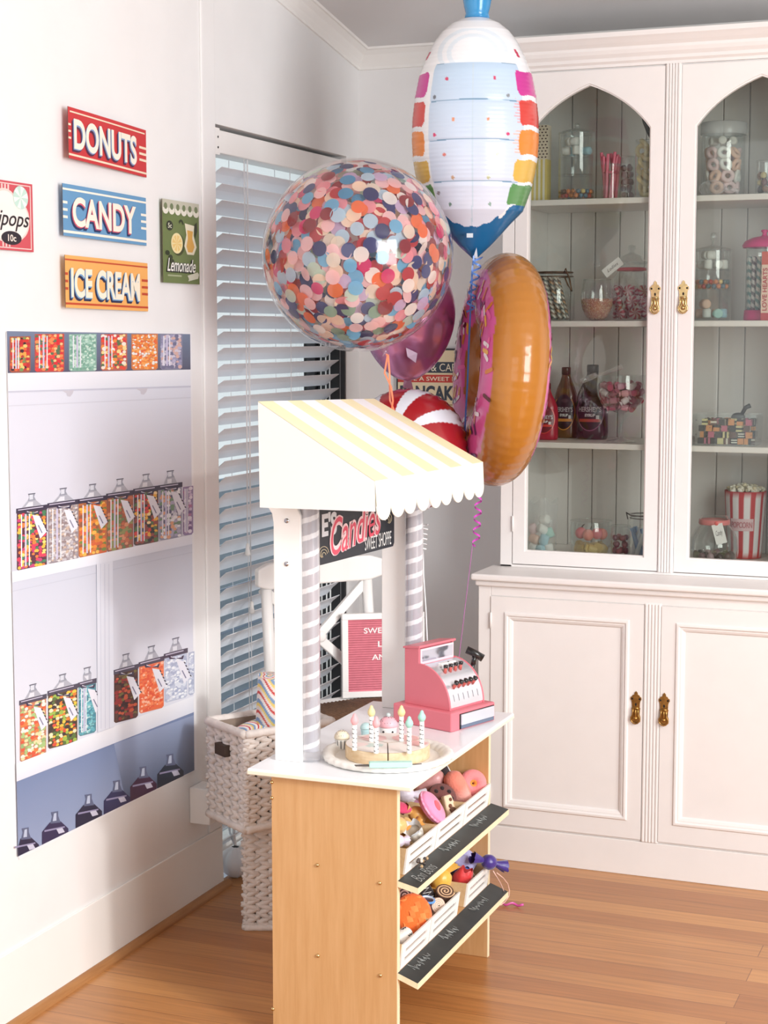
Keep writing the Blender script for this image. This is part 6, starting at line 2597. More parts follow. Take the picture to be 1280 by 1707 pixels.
def jar(name, label, cat, px0, px1, lev, hpx, prof=None, y=YJ, n=40, glass=None):
    """a clear vessel by its outline in the picture; prof: (share of radius, share of height)"""
    x0, x1 = px_on(px0, lev, y), px_on(px1, lev, y)
    r, h = (x1 - x0) / 2, hpx / PMJ
    t = thing(name, label, cat, ((x0 + x1) / 2, y, SZ[lev] + 0.0006))
    b = MB()
    prof = prof or [(0.9, 0.0), (0.99, 0.02), (1, 0.05), (1, 1)]
    b.lathe([(0.0, 0.002)] + [(r * a, h * c) for a, c in prof], n, cap=False)
    b.lathe([(0.0, 0.004), (r * prof[0][0] * 0.95, 0.004)], n, cap=False)
    obj('glass', b, glass or clear, t)
    b = MB()
    b.torus(r * prof[-1][0], 0.0013, n, 6, T=Trot((0, 0, h * prof[-1][1])))
    obj('lip', b, glass or clear, t)
    return t, (x0 + x1) / 2, y, SZ[lev] + 0.0006, r, h


def lidk(t, prof, m, name='lid', n=36, c=None):
    b = MB()
    b.lathe(prof, n, c=c, cap=False)
    return obj(name, b, m, t)


# ---- candy kinds
def mk_ball(key):
    b = MB()
    b.sphere((0, 0, 0), 0.0066, None, 14, 10, c=S(key[1]))
    return obj('gumball', b, candy_vc)


def mk_marsh(key):
    b = MB()
    b.lathe([(0.0, -0.0125), (0.0085, -0.0125), (0.0112, -0.0105), (0.0118, -0.006), (0.0118, 0.006), (0.0112, 0.0105), (0.0085, 0.0125), (0.0, 0.0125)], 18, c=S(key[1]))
    return obj('marshmallow', b, sugar_vc)


def mk_ring(key):
    b = MB()
    b.torus(0.0125, 0.0058, 24, 10, c=S(key[1]))
    return obj('gummy_ring', b, sugar_vc)


def mk_mint(key):
    b = MB()
    b.lathe([(0.0, -0.0065), (0.012, -0.0065), (0.0175, -0.004), (0.0185, 0.0), (0.0175, 0.004), (0.012, 0.0065), (0.0, 0.0068)], 48,
            colf=lambda a, tt, r, z: S(246, 232, 230) if ((a * 7 / (2 * pi)) + r * 30) % 1 < 0.5 else S(206, 86, 104))
    return obj('swirl_mint', b, candy_vc)


def mk_wrap(key):
    b = MB()
    b.lathe([(0.0085, -0.0165), (0.0035, -0.0105), (0.0085, -0.0095), (0.0095, -0.0065), (0.0095, 0.0065), (0.0085, 0.0095), (0.0035, 0.0105), (0.0085, 0.0165)], 12,
            colf=lambda a, tt, r, z: S(key[2]) if abs(z) < 0.0065 and (a % pi) < 1.9 else S(key[1]), smooth=False)
    return obj('wrapped_candy', b, candy_vc)


def mk_sort(key):
    b = MB()
    cols = key[1]
    n_ = len(cols)
    s_ = 0.0082
    for i, c in enumerate(cols):
        b.box(-s_, s_, -s_, s_, -s_ + 2 * s_ * i / n_, -s_ + 2 * s_ * (i + 1) / n_, c=S(c))
    return obj('liquorice_allsort', b, sugar_vc)


def mk_choc(key):
    b = MB()
    rr_ = random.Random(str(key))
    b.sphere((0, 0, 0), 0.013, 0.010, 12, 8, c=S(key[1]), ry=0.011)
    b.v = [(x * (1 + rr_.uniform(-.09, .09)), y * (1 + rr_.uniform(-.09, .09)), z * (1 + rr_.uniform(-.09, .09))) for x, y, z in b.v]
    return obj('chocolate_rock', b, candy_vc)


def mk_pop(key):
    b = MB()
    rr_ = random.Random(5)
    for i in range(6):
        b.sphere((rr_.uniform(-.007, .007), rr_.uniform(-.007, .007), rr_.uniform(-.005, .007)), rr_.uniform(0.005, 0.0075), None, 8, 6, c=S(*rr_.choice(((250, 244, 226), (246, 232, 200), (252, 250, 240)))))
    return obj('popcorn_piece', b, sugar_vc)


def mk_stick(key):
    b = MB()
    cols, per, L, r = key[1], key[2], key[3], key[4]
    n_ = max(8, int(L / 0.0016))
    b.lathe([(r, L * i / n_) for i in range(n_ + 1)], 12, colf=lambda a, tt, rr_, z: S(cols[int(((z / per + a / (2 * pi)) % 1) * len(cols))]))
    return obj(key[5], b, candy_vc)


def mk_bonbon(key):
    b = MB()
    b.sphere((0, 0, 0), 0.0165, None, 18, 12, c=S(key[1]))
    b.tube([(0, 0, 0.016), (0.002, 0, 0.022), (0.006, 0, 0.026)], 0.001, 6, c=S(70, 56, 48))
    return obj('fruit_sweet', b, sugar_vc)


KB, KM, KR, KI, KW, KO, KC2, KP, KS, KF = [Kind(f) for f in (mk_ball, mk_marsh, mk_ring, mk_mint, mk_wrap, mk_sort, mk_choc, mk_pop, mk_stick, mk_bonbon)]
CN = {'orange': (238, 138, 70), 'yellow': (244, 210, 130), 'blue': (96, 128, 150), 'brown': (120, 74, 48), 'red': (206, 70, 60), 'green': (120, 150, 110), 'teal': (72, 108, 116), 'amber': (196, 120, 50), 'white': (244, 242, 238), 'pale blue': (176, 218, 232), 'pale pink': (246, 216, 218), 'mint': (178, 224, 214), 'cream': (240, 222, 170), 'peach': (248, 206, 186), 'lemon': (244, 236, 196)}


def packing(R_, z0, z1, d, full=False):
    """centres of spheres of diameter d packed in layers inside a cylinder"""
    out = []
    k = 0
    z = z0 + d / 2
    while z + d / 2 <= z1 + 1e-6:
        rad = R_ - d / 2 - 0.0015
        while rad > 0.25 * d:
            m = max(1, int(2 * pi * rad / (d * 1.03)))
            for i in range(m):
                a = 2 * pi * (i + 0.5 * (k % 2)) / m + k * 0.3
                out.append((rad * cos(a), rad * sin(a), z))
            if not full:
                break
            rad -= d * 1.03
        else:
            pass
        if full and rad > -0.2 * d:
            out.append((0.0, 0.0, z))
        z += d * 0.93
        k += 1
    return out


def tier_jar(name, label, px0, px1, lev, hpx, tiers, lidh, where, y=YJ):
    """stacked clear tiers with a knobbed lid; tiers: (share of height, content)"""
    t, x, yy_, z, r, h = jar(name, label, 'jar', px0, px1, lev, hpx, [(0.96, 0.0), (1, 0.015), (1, 1)], y, 6 if False else 40)
    z0 = 0.0
    for sh, content in tiers:
        b = MB()
        b.lathe([(0.0, z0 * h + 0.0045), (r * 0.985, z0 * h + 0.0045), (r * 1.0, z0 * h + 0.0065)], 40, cap=False)
        obj('tier_floor', b, clear, t)
        if content[0] == 'balls':
            for p in packing(r, z0 * h + 0.006, z0 * h + 0.006 + content[2] * 0.0133, 0.0136):
                c = RN.choice(content[1])
                KB.put((c, CN[c]), (x + p[0], yy_ + p[1], z + p[2] + 0.0005), (0, 0, 0), 'small round %s gumball in %s' % (c, where), 'gumballs in ' + where)
        else:
            for i in range(content[2]):
                c = content[1][i % len(content[1])]
                m = content[2]
                a = -pi / 2 + (i - (m - 1) / 2) * (2 * pi / m if m > 4 else 0.75) + 0.2
                q_ = r * 0.58
                up = i % 2 == 0
                KM.put((c, CN[c]), (x + q_ * cos(a), yy_ + q_ * sin(a), z + z0 * h + 0.0075 + (0.0128 if up else 0.012)), (0, 0, a) if up else (pi / 2, 0, a + 1.2), '%s marshmallow in %s' % (c, where), 'marshmallows in ' + where)
            if len(content) > 3:
                for i in range(content[3]):
                    c = content[1][(i + 1) % len(content[1])]
                    a = -pi / 2 + (i - 1) * 0.95
                    KM.put((c, CN[c]), (x + r * .42 * cos(a), yy_ + r * .42 * sin(a), z + z0 * h + 0.0075 + 0.0385), (pi / 2, 0.3, a), '%s marshmallow in %s' % (c, where), 'marshmallows in ' + where)
        z0 += sh
    lidk(t, [(r * 1.02, h), (r * 1.02, h + 0.004), (r * 0.5, h + 0.012), (0.006, h + 0.016), (0.004, h + lidh * 0.5), (0.008, h + lidh * 0.65), (0.0095, h + lidh * 0.82), (0.006, h + lidh), (0, h + lidh * 1.02)], clear)
    return t


# top left shelf
tier_jar('tiered_candy_jar', 'clear tiered jar of marshmallows above small sweets, on the top left cabinet shelf', 931, 990, 1, 110,
         ((0.36, ('balls', ['amber', 'brown', 'yellow', 'blue', 'orange', 'red'], 2)), (0.28, ('balls', ['amber', 'brown', 'amber'], 1)), (0.36, ('marsh', ['pale blue', 'white', 'white'], 5, 2))), 0.03, 'the tiered jar on the top left shelf')
x = px_on(900, 1)
o = thing('striped_straw_box', 'tall yellow striped box with a dark dotted top, partly behind the cake balloon', 'box', (x, YJ, SZ[1] + 0.0005), (0, 0, 0.0))
H_ = 70 / PMJ
b = MB()
for i in range(8):
    a0 = -0.026 + i * 0.0065
    b.box(a0, a0 + 0.0065, -0.02, 0.02, 0.0, H_, c=S(228, 206, 120) if i % 2 else S(244, 240, 226))
obj('striped_body', b, printm, o)
H2 = 126 / PMJ
b = MB()
b.box(-0.026, 0.026, -0.02, 0.02, H_, H2, c=S(236, 222, 200))
for j in range(11):
    for i in range(5):
        xx = -0.023 + i * 0.0105 + (0.004 if j % 2 else 0)
        z_ = H_ + 0.004 + j * 0.0087
        b.box(xx, xx + 0.0045, -0.0206, -0.0198, z_, z_ + 0.0036, c=S(70, 36, 36))
obj('dotted_top', b, printm, o)
t, x, y, z, r, h = jar('glass_tumbler', 'glass of pink candy sticks on the top left shelf', 'glass', 1003, 1032, 1, 58)
for i in range(11):
    a = 2 * pi * i / 11
    q_ = r * 0.6 * (1 if i < 8 else 0.35)
    p0 = Vector((x + q_ * cos(a), y + q_ * sin(a), z + 0.005))
    d_ = Vector((0.14 * cos(a + 1.2), 0.14 * sin(a + 1.2), 1)).normalized()
    KS.put(('pink', ((232, 110, 140), (238, 130, 156)), 0.3, 0.118 + 0.006 * (i % 3), 0.0046, 'candy_stick'), p0, d_.to_track_quat('Z', 'Y').to_euler(), 'pink candy stick in the glass on the top left shelf', 'pink candy sticks')
b = MB()
b.torus(r * 0.86, 0.0025, 28, 8, c=S(206, 80, 116), T=Trot((0, 0, 0.077), (0, 0, 0), (1, 1, 1.6)))
obj('tie_band', b, candy_vc, t)
t, x, y, z, r, h = jar('glass_tumbler', 'glass of dark maroon sweets beside the pink candy sticks', 'glass', 1032, 1058, 1, 72, y=YJ + 0.04)
for k, p in enumerate(packing(r, 0.006, 0.105, 0.0205)):
    c = (('maroon', (108, 48, 50)), ('plum', (96, 62, 70)), ('mauve', (170, 140, 150)))[k % 3 if k % 5 else 2]
    KC2.put(c, (x + p[0], y + p[1], z + p[2]), rrot(), '%s sugar sweet in the dark glass on the top left shelf' % c[0], 'dark sweets', 0.8)
t, x, y, z, r, h = jar('clip_top_jar', 'jar of cream gummy rings with its dark rimmed lid open, on the top left shelf', 'jar', 1058, 1094, 1, 92, y=4.70)
for k in range(9):
    a = k * 2.2
    KR.put(('cream', CN['cream']), (x + 0.008 * cos(a) - 0.004, y - 0.004 + 0.006 * sin(a), z + 0.014 + 0.0165 * k), (0.5 + 0.9 * (k % 3), 0.7 * (k % 2), a), 'cream gummy ring in the open jar on the top left shelf', 'cream gummy rings', 1.15)
b = MB()
b.torus(0.029, 0.0042, 36, 8, T=Trot((0.0, 0.006, h + 0.036), (0.2, 1.18, 0.3)))
obj('lid_rim', b, mat('dark_lid_metal', (52, 58, 56), 0.35, 0.7), t)
b = MB()
b.lathe([(0.0, 0.0), (0.029, 0.0)], 32, T=Trot((0.0, 0.006, h + 0.036), (0.2, 1.18, 0.3)), cap=False)
obj('lid_glass', b, clear, t)

# second left shelf
t, x, y, z, r, h = jar('clip_top_jar', 'glass jar of striped candy sticks with a wire clip, beside the donut balloon', 'jar', 888, 956, 2, 82, [(0.93, 0), (1, 0.04), (1, 0.86), (0.9, 0.93), (0.88, 1.0)])
for i in range(26):
    a = 2 * pi * i / 14 + (0.2 if i >= 14 else 0)
    q_ = r * (0.72 if i < 14 else 0.4)
    p0 = Vector((x + q_ * cos(a) * 0.86 + 0.006, y + q_ * sin(a) * 0.86, z + 0.005))
    d_ = Vector((-0.26, 0.04 * sin(a), 1)).normalized()
    KS.put((('brown', ((92, 62, 50), (226, 214, 200), (70, 96, 96), (214, 160, 110))), ('teal', ((64, 92, 92), (232, 222, 206), (120, 84, 60), (240, 236, 226))))[i % 2] + (0.028, 0.125, 0.0052, 'candy_stick'), p0, d_.to_track_quat('Z', 'Y').to_euler(), 'slanting brown, teal and white striped candy stick in the clip jar' if i % 2 == 0 else 'slanting teal, cream and brown striped candy stick in the clip jar', 'striped candy sticks in the clip jar')
b = MB()
b.torus(r * 0.9, 0.0022, 40, 8, T=Trot((0, 0, h * 0.985)))
b.torus(r * 0.93, 0.0016, 40, 8, T=Trot((0, 0, h * 0.9)))
b.tube([(r * .7, -r * .62, h * 0.99), (r * .78, -r * .72, h * 1.06), (r * .92, -r * .5, h * 0.84), (r * .98, -r * .3, h * 0.6), (r * 0.86, -r * .55, h * 0.72), (r * .74, -r * .7, h * 0.88)], 0.0022, 6)
obj('wire_clip', b, mat('bronze_wire', (112, 88, 72), 0.4, 0.8), t)
t, x, y, z, r, h = jar('stemless_glass', 'stemless wine glass half filled with pink and gold sprinkles', 'glass', 968, 1021, 2, 68, y=4.715, prof=[(0.35, 0.0), (0.62, 0.08), (0.9, 0.28), (1.0, 0.5), (0.96, 0.72), (0.86, 1.0)])
b = MB()
rs = random.Random(4)
b.lathe([(0.0, 0.004), (r * 0.34, 0.005), (r * 0.6, h * 0.09), (r * 0.87, h * 0.29), (r * 0.95, h * 0.46), (r * 0.95, h * 0.52), (0.0, h * 0.54)], 40, c=S(196, 140, 116))
for i in range(1500):
    a = rs.uniform(0, 2 * pi)
    v = rs.uniform(0.03, 0.55)
    if v > 0.53:
        q_, zz_ = r * 0.94 * sqrt(rs.random()), h * 0.535
    else:
        q_ = r * (lerp(0.34, 0.6, v / .09) if v < .09 else lerp(.6, .87, (v - .09) / .2) if v < .29 else lerp(.87, .955, min(1, (v - .29) / .15)))
        zz_ = h * v
    b.sphere((q_ * cos(a), q_ * sin(a), zz_), 0.0011, None, 5, 3, c=S(*rs.choice(((236, 190, 160), (246, 220, 190), (210, 140, 120), (180, 110, 96), (240, 206, 150), (250, 236, 220)))))
o = obj('sprinkles', b, candy_vc)
o.location = (x, y, z)
tag(o, 'pink and gold sprinkles filling the stemless glass', 'sprinkles', kind='stuff')
t, x, y, z, r, h = jar('apothecary_jar', 'round glass jar of pink and white swirl mints with a paper tag', 'jar', 1017, 1086, 2, 95, y=4.79, prof=[(0.72, 0), (0.92, 0.04), (1.0, 0.2), (1.0, 0.55), (0.92, 0.72), (0.66, 0.86), (0.62, 0.93), (0.7, 1.0)])
for k, p in enumerate(packing(r, 0.006, 0.125, 0.037, True)):
    if abs(p[0]) < 1e-6:
        continue
    a = atan2(p[1], p[0])
    KI.put('mint', (x + p[0] * 1.04, y + p[1] * 1.04, z + p[2] * (0.92) + RN.uniform(-.002, .002)), (pi / 2 + RN.uniform(-.5, .5), RN.uniform(-.3, .3), a + pi / 2 + RN.uniform(-.5, .5)), 'pink and white swirl mint in the tagged round jar', 'swirl mints in the round jar', 0.95)
lidk(t, [(r * 0.76, h), (r * 0.78, h + 0.004), (r * 0.62, h + 0.008), (r * 0.5, h + 0.02), (r * 0.2, h + 0.028), (0.006, h + 0.032), (0.011, h + 0.042), (0.011, h + 0.05), (0, h + 0.054)], clear)
b = MB()
b.torus(r * 0.65, 0.0034, 36, 8, c=S(230, 90, 110), T=Trot((0, 0, h * 0.9), (0, 0, 0), (1, 1, 1.4)))
obj('ribbon', b, candy_vc, t)


def paper_tag(t, cx, cz, w_, h_, yv, ang_, word, sx_=1):
    b = MB()
    T_ = Trot((cx, yv, cz), (pi / 2, 0, 0)) @ Matrix.Rotation(ang_, 4, 'Z')
    b.prism([(-w_ / 2, -h_ / 2, 0), (w_ / 2, -h_ / 2, 0), (w_ / 2, h_ / 2, 0), (-w_ / 2, h_ / 2, 0)], (0, 0, 0.0008), c=S(246, 246, 246), T=T_)
    tg = obj('paper_tag', b, printm, t)
    b = MB()
    vs, fs = glyphs(word, -0.005, 0.4)
    b.add([((p[0] - .5) * w_ * 0.62, (p[1] - .45) * h_ * 0.34, 0.0011) for p in vs], fs, 0, S(60, 60, 66), T=T_)
    obj('tag_writing', b, printm, tg)


paper_tag(t, px_on(1022, 2) - x, (535 - 447) / PMJ, 0.062, 0.026, -r - 0.004, radians(38), 'Lollies')

# third left shelf: syrup bottles and the goblet
BOT = {'red': ((176, 24, 56), (120, 20, 40), (228, 66, 60)), 'caramel': ((112, 76, 44), (40, 26, 30), (226, 150, 60)), 'chocolate': ((52, 30, 34), (36, 24, 28), (206, 84, 70))}
for key, px0, px1, top, lab, yb_ in (('red', 889, 930, 96, 'red strawberry syrup bottle, leftmost of the three behind the donut balloon', YJ + 0.02), ('caramel', 922, 963, 122, 'brown caramel syrup bottle between the red and the dark one', YJ + 0.13), ('chocolate', 960, 1013, 127, 'dark chocolate syrup bottle beside the goblet', YJ + 0.1)):
    x0, x1 = px_on(px0, 3, yb_), px_on(px1, 3, yb_)
    r, h = (x1 - x0) / 2, top / PMJ
    body, lab_c, band = BOT[key]
    t = thing('syrup_bottle', lab, 'syrup bottle', ((x0 + x1) / 2, yb_, SZ[3] + 0.0006), group='syrup bottles on the third shelf')
    P_ = [(0.0, 0.0), (0.9, 0.0), (0.97, 0.02), (1.0, 0.1), (0.98, 0.3), (1.0, 0.45), (0.93, 0.58), (0.72, 0.7), (0.48, 0.8), (0.36, 0.87), (0.36, 0.9), (0.3, 0.9)]
    b = MB()
    b.lathe([(r * a, h * c) for a, c in P_], 36, T=Trot((0, 0, 0), (0, 0, 0), (1, 0.66, 1)))
    obj('bottle', b, mat('syrup_' + key, body, 0.22, coat=0.4), t)
    b = MB()
    b.lathe([(r * 0.27, h * 0.89), (r * 0.36, h * 0.905), (r * 0.36, h * 0.985), (r * 0.33, h), (0, h)], 24)
    obj('cap', b, mat('cap_' + key, tuple(int(k * 0.7) for k in body), 0.35), t)
    b = MB()

    def lp(u, v, l):
        """label space (share of the bottle radius, share of height) on the curved front"""
        zz_ = h * v
        rad = r * (1.0 if v < 0.5 else lerp(1.0, 0.7, (v - .5) / .2))
        xx = u * r
        yy2 = -0.66 * sqrt(max(0, (rad * 1.0) ** 2 - xx * xx)) - l
        return (xx, yy2, zz_)

    def patch(cu, cv, ru, rv, rgb, l):
        vs = [lp(cu, cv, l)]
        n_ = 32
        fs = []
        for k in (0.35, 0.7, 1.0):
            vs += [lp(cu + ru * k * cos(2 * pi * i / n_), cv + rv * k * sin(2 * pi * i / n_), l) for i in range(n_)]
        fs = [(0, 1 + i, 1 + (i + 1) % n_) for i in range(n_)]
        for j in range(2):
            fs += [(1 + j * n_ + i, 1 + (j + 1) * n_ + i, 1 + (j + 1) * n_ + (i + 1) % n_, 1 + j * n_ + (i + 1) % n_) for i in range(n_)]
        b.add(vs, fs, 0, S(rgb), True)

    def bandp(u0, u1, v0, v1, rgb, l):
        b.grid(lambda u, v: lp(lerp(u0, u1, u), lerp(v0, v1, v), l), 10, 1, c=S(rgb))
    patch(0.0, 0.37, 0.86, 0.26, band if key != 'chocolate' else (150, 90, 120), 0.0008)
    patch(0.0, 0.37, 0.8, 0.245, lab_c, 0.0014)
    bandp(-0.66, 0.66, 0.235, 0.275, band, 0.0018)

    def lt(txt, u0, u1, v0, v1, rgb, bold, shear):
        vs, fs = glyphs(txt, bold, shear)
        b.add([lp(lerp(u0, u1, p[0]), lerp(v0, v1, p[1]), 0.0022) for p in vs], fs, 0, S(rgb))
    lt("HERSHEY'S", -0.7, 0.7, 0.37, 0.44, (206, 200, 204), 0.02, 0)
    lt('SYRUP', -0.3, 0.36, 0.305, 0.345, (240, 238, 240), 0.05, 0.15)
    bandp(0.4, 0.58, 0.275, 0.325, (232, 230, 232), 0.0024)
    patch(0.1, 0.53, 0.3, 0.03, tuple(min(255, k + 34) for k in lab_c), 0.002)
    obj('label', b, print_gloss, t)

x0, x1 = px_on(989, 3, 4.69), px_on(1071, 3, 4.69)
rg = (x1 - x0) / 2
xg, yg, zg = (x0 + x1) / 2, 4.725, SZ[3] + 0.0006
hg = 111 / PMJ
t = thing('stemmed_goblet', 'large stemmed glass goblet of pink wrapped candies', 'goblet', (xg, yg, zg))
b = MB()
bw = 62 / PMJ
b.lathe([(0.0, 0.0), (rg * 0.62, 0.001), (rg * 0.55, 0.004), (rg * 0.12, 0.01), (0.0048, 0.03), (0.0044, hg - bw - 0.012), (0.008, hg - bw - 0.002), (rg * 0.4, hg - bw + 0.006), (rg * 0.78, hg - bw + 0.024), (rg * 0.97, hg - bw + 0.05), (rg, hg - bw + 0.07), (rg * 0.97, hg)], 44, cap=False)
obj('glass', b, clear, t)
zb_ = zg + hg - bw
PKW = [('pale pink', (240, 176, 190), (250, 232, 232)), ('rose', (214, 92, 128), (244, 200, 210)), ('mauve', (206, 136, 160), (248, 238, 238)), ('white', (244, 232, 234), (226, 150, 170)), ('dusky', (176, 96, 118), (240, 210, 214))]
k = 0
for lay, (zr_, R_, m) in enumerate(((0.02, 0.6, 6), (0.04, 0.8, 9), (0.04, 0.32, 3), (0.061, 0.86, 10), (0.061, 0.4, 4), (0.08, 0.8, 9), (0.08, 0.35, 4))):
    for i in range(m):
        a = 2 * pi * (i + 0.4 * lay) / m
        c = PKW[k % 5]
        k += 1
        q_ = rg * R_ - 0.009
        KW.put(c, (xg + q_ * cos(a), yg + q_ * sin(a), zb_ + zr_ - 0.004), (pi / 2 + RN.uniform(-.7, .7), RN.uniform(-.6, .6), a + RN.uniform(-.6, .6)), '%s wrapped candy in the stemmed goblet' % c[0], 'wrapped candies in the goblet')
sa, sb = at(968, 636, y=4.67), at(1036, 607, y=4.685)
o = thing('clear_scoop', 'clear plastic candy scoop resting across the goblet and the dark bottle', 'scoop', sa, (sb - sa).to_track_quat('Z', 'Y').to_euler())
L_ = (sb - sa).length
b = MB()
b.lathe([(0.002, 0.0), (0.0075, 0.002), (0.0085, 0.03), (0.007, 0.05)], 20, cap=False)
obj('handle', b, plastic_clear, o)
b = MB()
n_ = 20
b.grid(lambda u, v: ((0.007 + 0.007 * v) * cos(pi * (1.0 + u)), (0.007 + 0.007 * v) * sin(pi * (1.0 + u)) * 1.1, 0.05 + (L_ - 0.05) * v), 16, 6)
obj('scoop_bowl', b, plastic_clear, o)

# bottom left
xb_, wbg = (px_on(881, 4) + px_on(929, 4)) / 2, px_on(929, 4) - px_on(881, 4)
t = thing('cellophane_bag', 'open cellophane bag of pastel marshmallows, bottom left in the cabinet', 'bag', (xb_, YJ - 0.02, SZ[4] + 0.0006))
b = MB()
hb = 92 / PMJ
b.grid(lambda u, v: (wbg / 2 * 1.02 * cos(2 * pi * u) * (1 + 0.1 * v * sin(6 * pi * u)), 0.036 * sin(2 * pi * u) * (1 - 0.2 * v + 0.1 * v * cos(10 * pi * u)), hb * v * (1 + 0.06 * v * sin(8 * pi * u))), 60, 14, wrap=True)
obj('film', b, bag_clear, t)
MC = ['white', 'pale blue', 'white', 'peach', 'pale blue', 'lemon', 'pale pink', 'white', 'mint', 'white']
pos = [(-.022, -.008, .016, 0), (.004, -.012, .015, 1), (.024, -.004, .016, 0), (-.018, -.01, .044, 1), (.012, -.012, .043, 0), (-.004, .012, .03, 1), (-.024, -.006, .073, 0), (.006, -.012, .073, 1), (.024, .0, .062, 0), (.012, -.01, .102, 1)]
for c, (dx, dy, dz_, k) in zip(MC, pos):
    KM.put((c, CN[c]), (xb_ + dx, YJ - 0.02 + dy, SZ[4] + dz_), (pi / 2 * k + RN.uniform(-.5, .5), RN.uniform(-.5, .5), RN.uniform(0, 3)), '%s marshmallow in the cellophane bag' % c, 'marshmallows in the cellophane bag', 1.15)
t, x, y, z, r, h = jar('glass_bowl', 'round glass bowl of pink fruit sweets above gold wrapped chocolates', 'bowl', 949, 1020, 4, 58, [(0.6, 0), (0.85, 0.06), (1.0, 0.4), (1.0, 0.8), (0.95, 1.0)])
for i in range(7):
    a = 2 * pi * i / 7 - 0.3
    KW.put(('gold', (226, 196, 130), (246, 230, 180)), (x + r * .52 * cos(a), y + r * .52 * sin(a), z + 0.02), (1.2 + 0.5 * (i % 2), 0.4, a), 'gold wrapped chocolate at the bottom of the glass bowl', 'gold wrapped chocolates in the bowl', 1.5)
for i in range(5):
    a = -pi / 2 + (i - 2) * 0.85
    c = (('coral', (240, 150, 138)), ('rose', (236, 134, 140)))[i % 2]
    KF.put(c, (x + r * .5 * cos(a), y + r * .5 * sin(a), z + 0.062 + 0.004 * (i % 2)), (0.2 * i, 0.1, i), '%s round fruit sweet with a tiny dark stalk in the glass bowl' % c[0], 'fruit sweets in the bowl')
t, x, y, z, r, h = jar('glass_tumbler', 'glass of dark magenta sweets between the bowl and the clip jar', 'glass', 1018, 1050, 4, 52)
for k, p in enumerate(packing(r, 0.006, 0.07, 0.0205)):
    c = (('magenta', (136, 40, 76)), ('rose brown', (180, 96, 104)))[k % 2]
    KC2.put(c, (x + p[0], y + p[1], z + p[2]), rrot(), '%s sugar sweet in the glass beside the bowl' % c[0], 'magenta sweets', 0.8)
t, x, y, z, r, h = jar('clip_top_jar', 'clip jar of blue and white striped sticks, bottom right behind the left glass door', 'jar', 1046, 1104, 4, 72, [(0.93, 0), (1, 0.04), (1, 0.86), (0.9, 0.93), (0.88, 1.0)])
for i in range(10):
    a = 2 * pi * i / 10
    p0 = Vector((x + r * .55 * cos(a), y + r * .6 * sin(a), z + 0.005))
    d_ = Vector((0.3 * (1 if i % 2 else -1), 0.03, 1)).normalized()
    KS.put((('blue', ((60, 130, 196), (96, 160, 216))), ('white', ((240, 242, 246), (222, 228, 236))))[i % 2] + (0.2, 0.085, 0.0065, 'candy_stick'), p0 + Vector((-d_.x * 0.04, 0, 0)), d_.to_track_quat('Z', 'Y').to_euler(), '%s candy stick in the clip jar at the bottom' % ('blue', 'white')[i % 2], 'blue and white candy sticks')
b = MB()
b.torus(r * 0.92, 0.002, 40, 8, T=Trot((0, 0, h)))
b.tube([(-r * .9, -r * .2, h), (-r * 1.04, -r * .3, h + 0.006), (-r * .9, -r * .5, h - 0.012)], 0.0018, 6)
b.torus(r * 0.88, 0.0016, 40, 8, T=Trot((0, 0, h * 0.93)))
obj('wire_clip', b, mat('steel_wire', (110, 106, 104), 0.35, 0.9), t)

# right door, top shelf
t, x, y, z, r, h = jar('wide_jar', 'wide clear jar of pale pink and white gummy rings with a frosted lid', 'jar', 1168, 1240, 1, 100, [(0.92, 0), (1, 0.03), (1, 0.92), (0.97, 1.0)])
for k, p in enumerate(packing(r, 0.006, 0.135, 0.034)):
    c = ('pale pink', 'white', 'peach')[k % 3]
    a = atan2(p[1], p[0])
    KR.put((c, CN[c]), (x + p[0] * 0.96, y + p[1] * 0.96, z + p[2]), (pi / 2 + RN.uniform(-.6, .6), RN.uniform(-.3, .3), a + pi / 2 + RN.uniform(-.4, .4)), '%s gummy ring in the wide jar on the top right shelf' % c, 'gummy rings in the wide jar', 1.05)
for i in range(4):
    KM.put(('white', CN['white']), (x + r * .45 * cos(i * 1.6), y + r * .45 * sin(i * 1.6), z + 0.152), (pi / 2, 0.2, i * 1.1), 'white marshmallow at the top of the wide jar', 'marshmallows in the wide jar')
lidk(t, [(r * 1.04, h - 0.004), (r * 1.06, h), (r * 1.06, h + 0.026), (r * 1.0, h + 0.03), (0, h + 0.03)], glassmat('frosted_lid', (240, 242, 244), 0.3, 0.25, 0.35))
sa = at(1187, 312, y=4.672)
o = thing('clear_scoop', 'clear round bowled candy scoop leaning in front of the wide jar', 'scoop', (sa.x, 4.671, SZ[1] + 0.0205))
b = MB()
b.grid(lambda u, v: (0.036 * cos(2 * pi * u) * v, 0.0105 * sin(2 * pi * u) * v - 0.001, 0.0205 * sin(2 * pi * u) * v - 0.01 * (1 - v * v) * 0.3), 40, 8, wrap=True)
b.torus(1, 0.05, 44, 8, T=Trot((0, -0.001, 0)) @ Matrix(((0.036, 0, 0, 0), (0, 0.0105, 0.0, 0), (0, 0.0205, 0.02, 0), (0, 0, 0, 1))))
obj('scoop_bowl', b, plastic_clear, o)
b = MB()
b.tube([(0.034, -0.001, -0.002), (0.055, -0.002, -0.006), (0.074, -0.002, -0.012)], [0.006, 0.0052, 0.0062], 12)
obj('handle', b, plastic_clear, o)
t, x, y, z, r, h = jar('square_jar', 'small jar of dark mixed sweets at the right end of the top right shelf', 'jar', 1259, 1304, 1, 54)
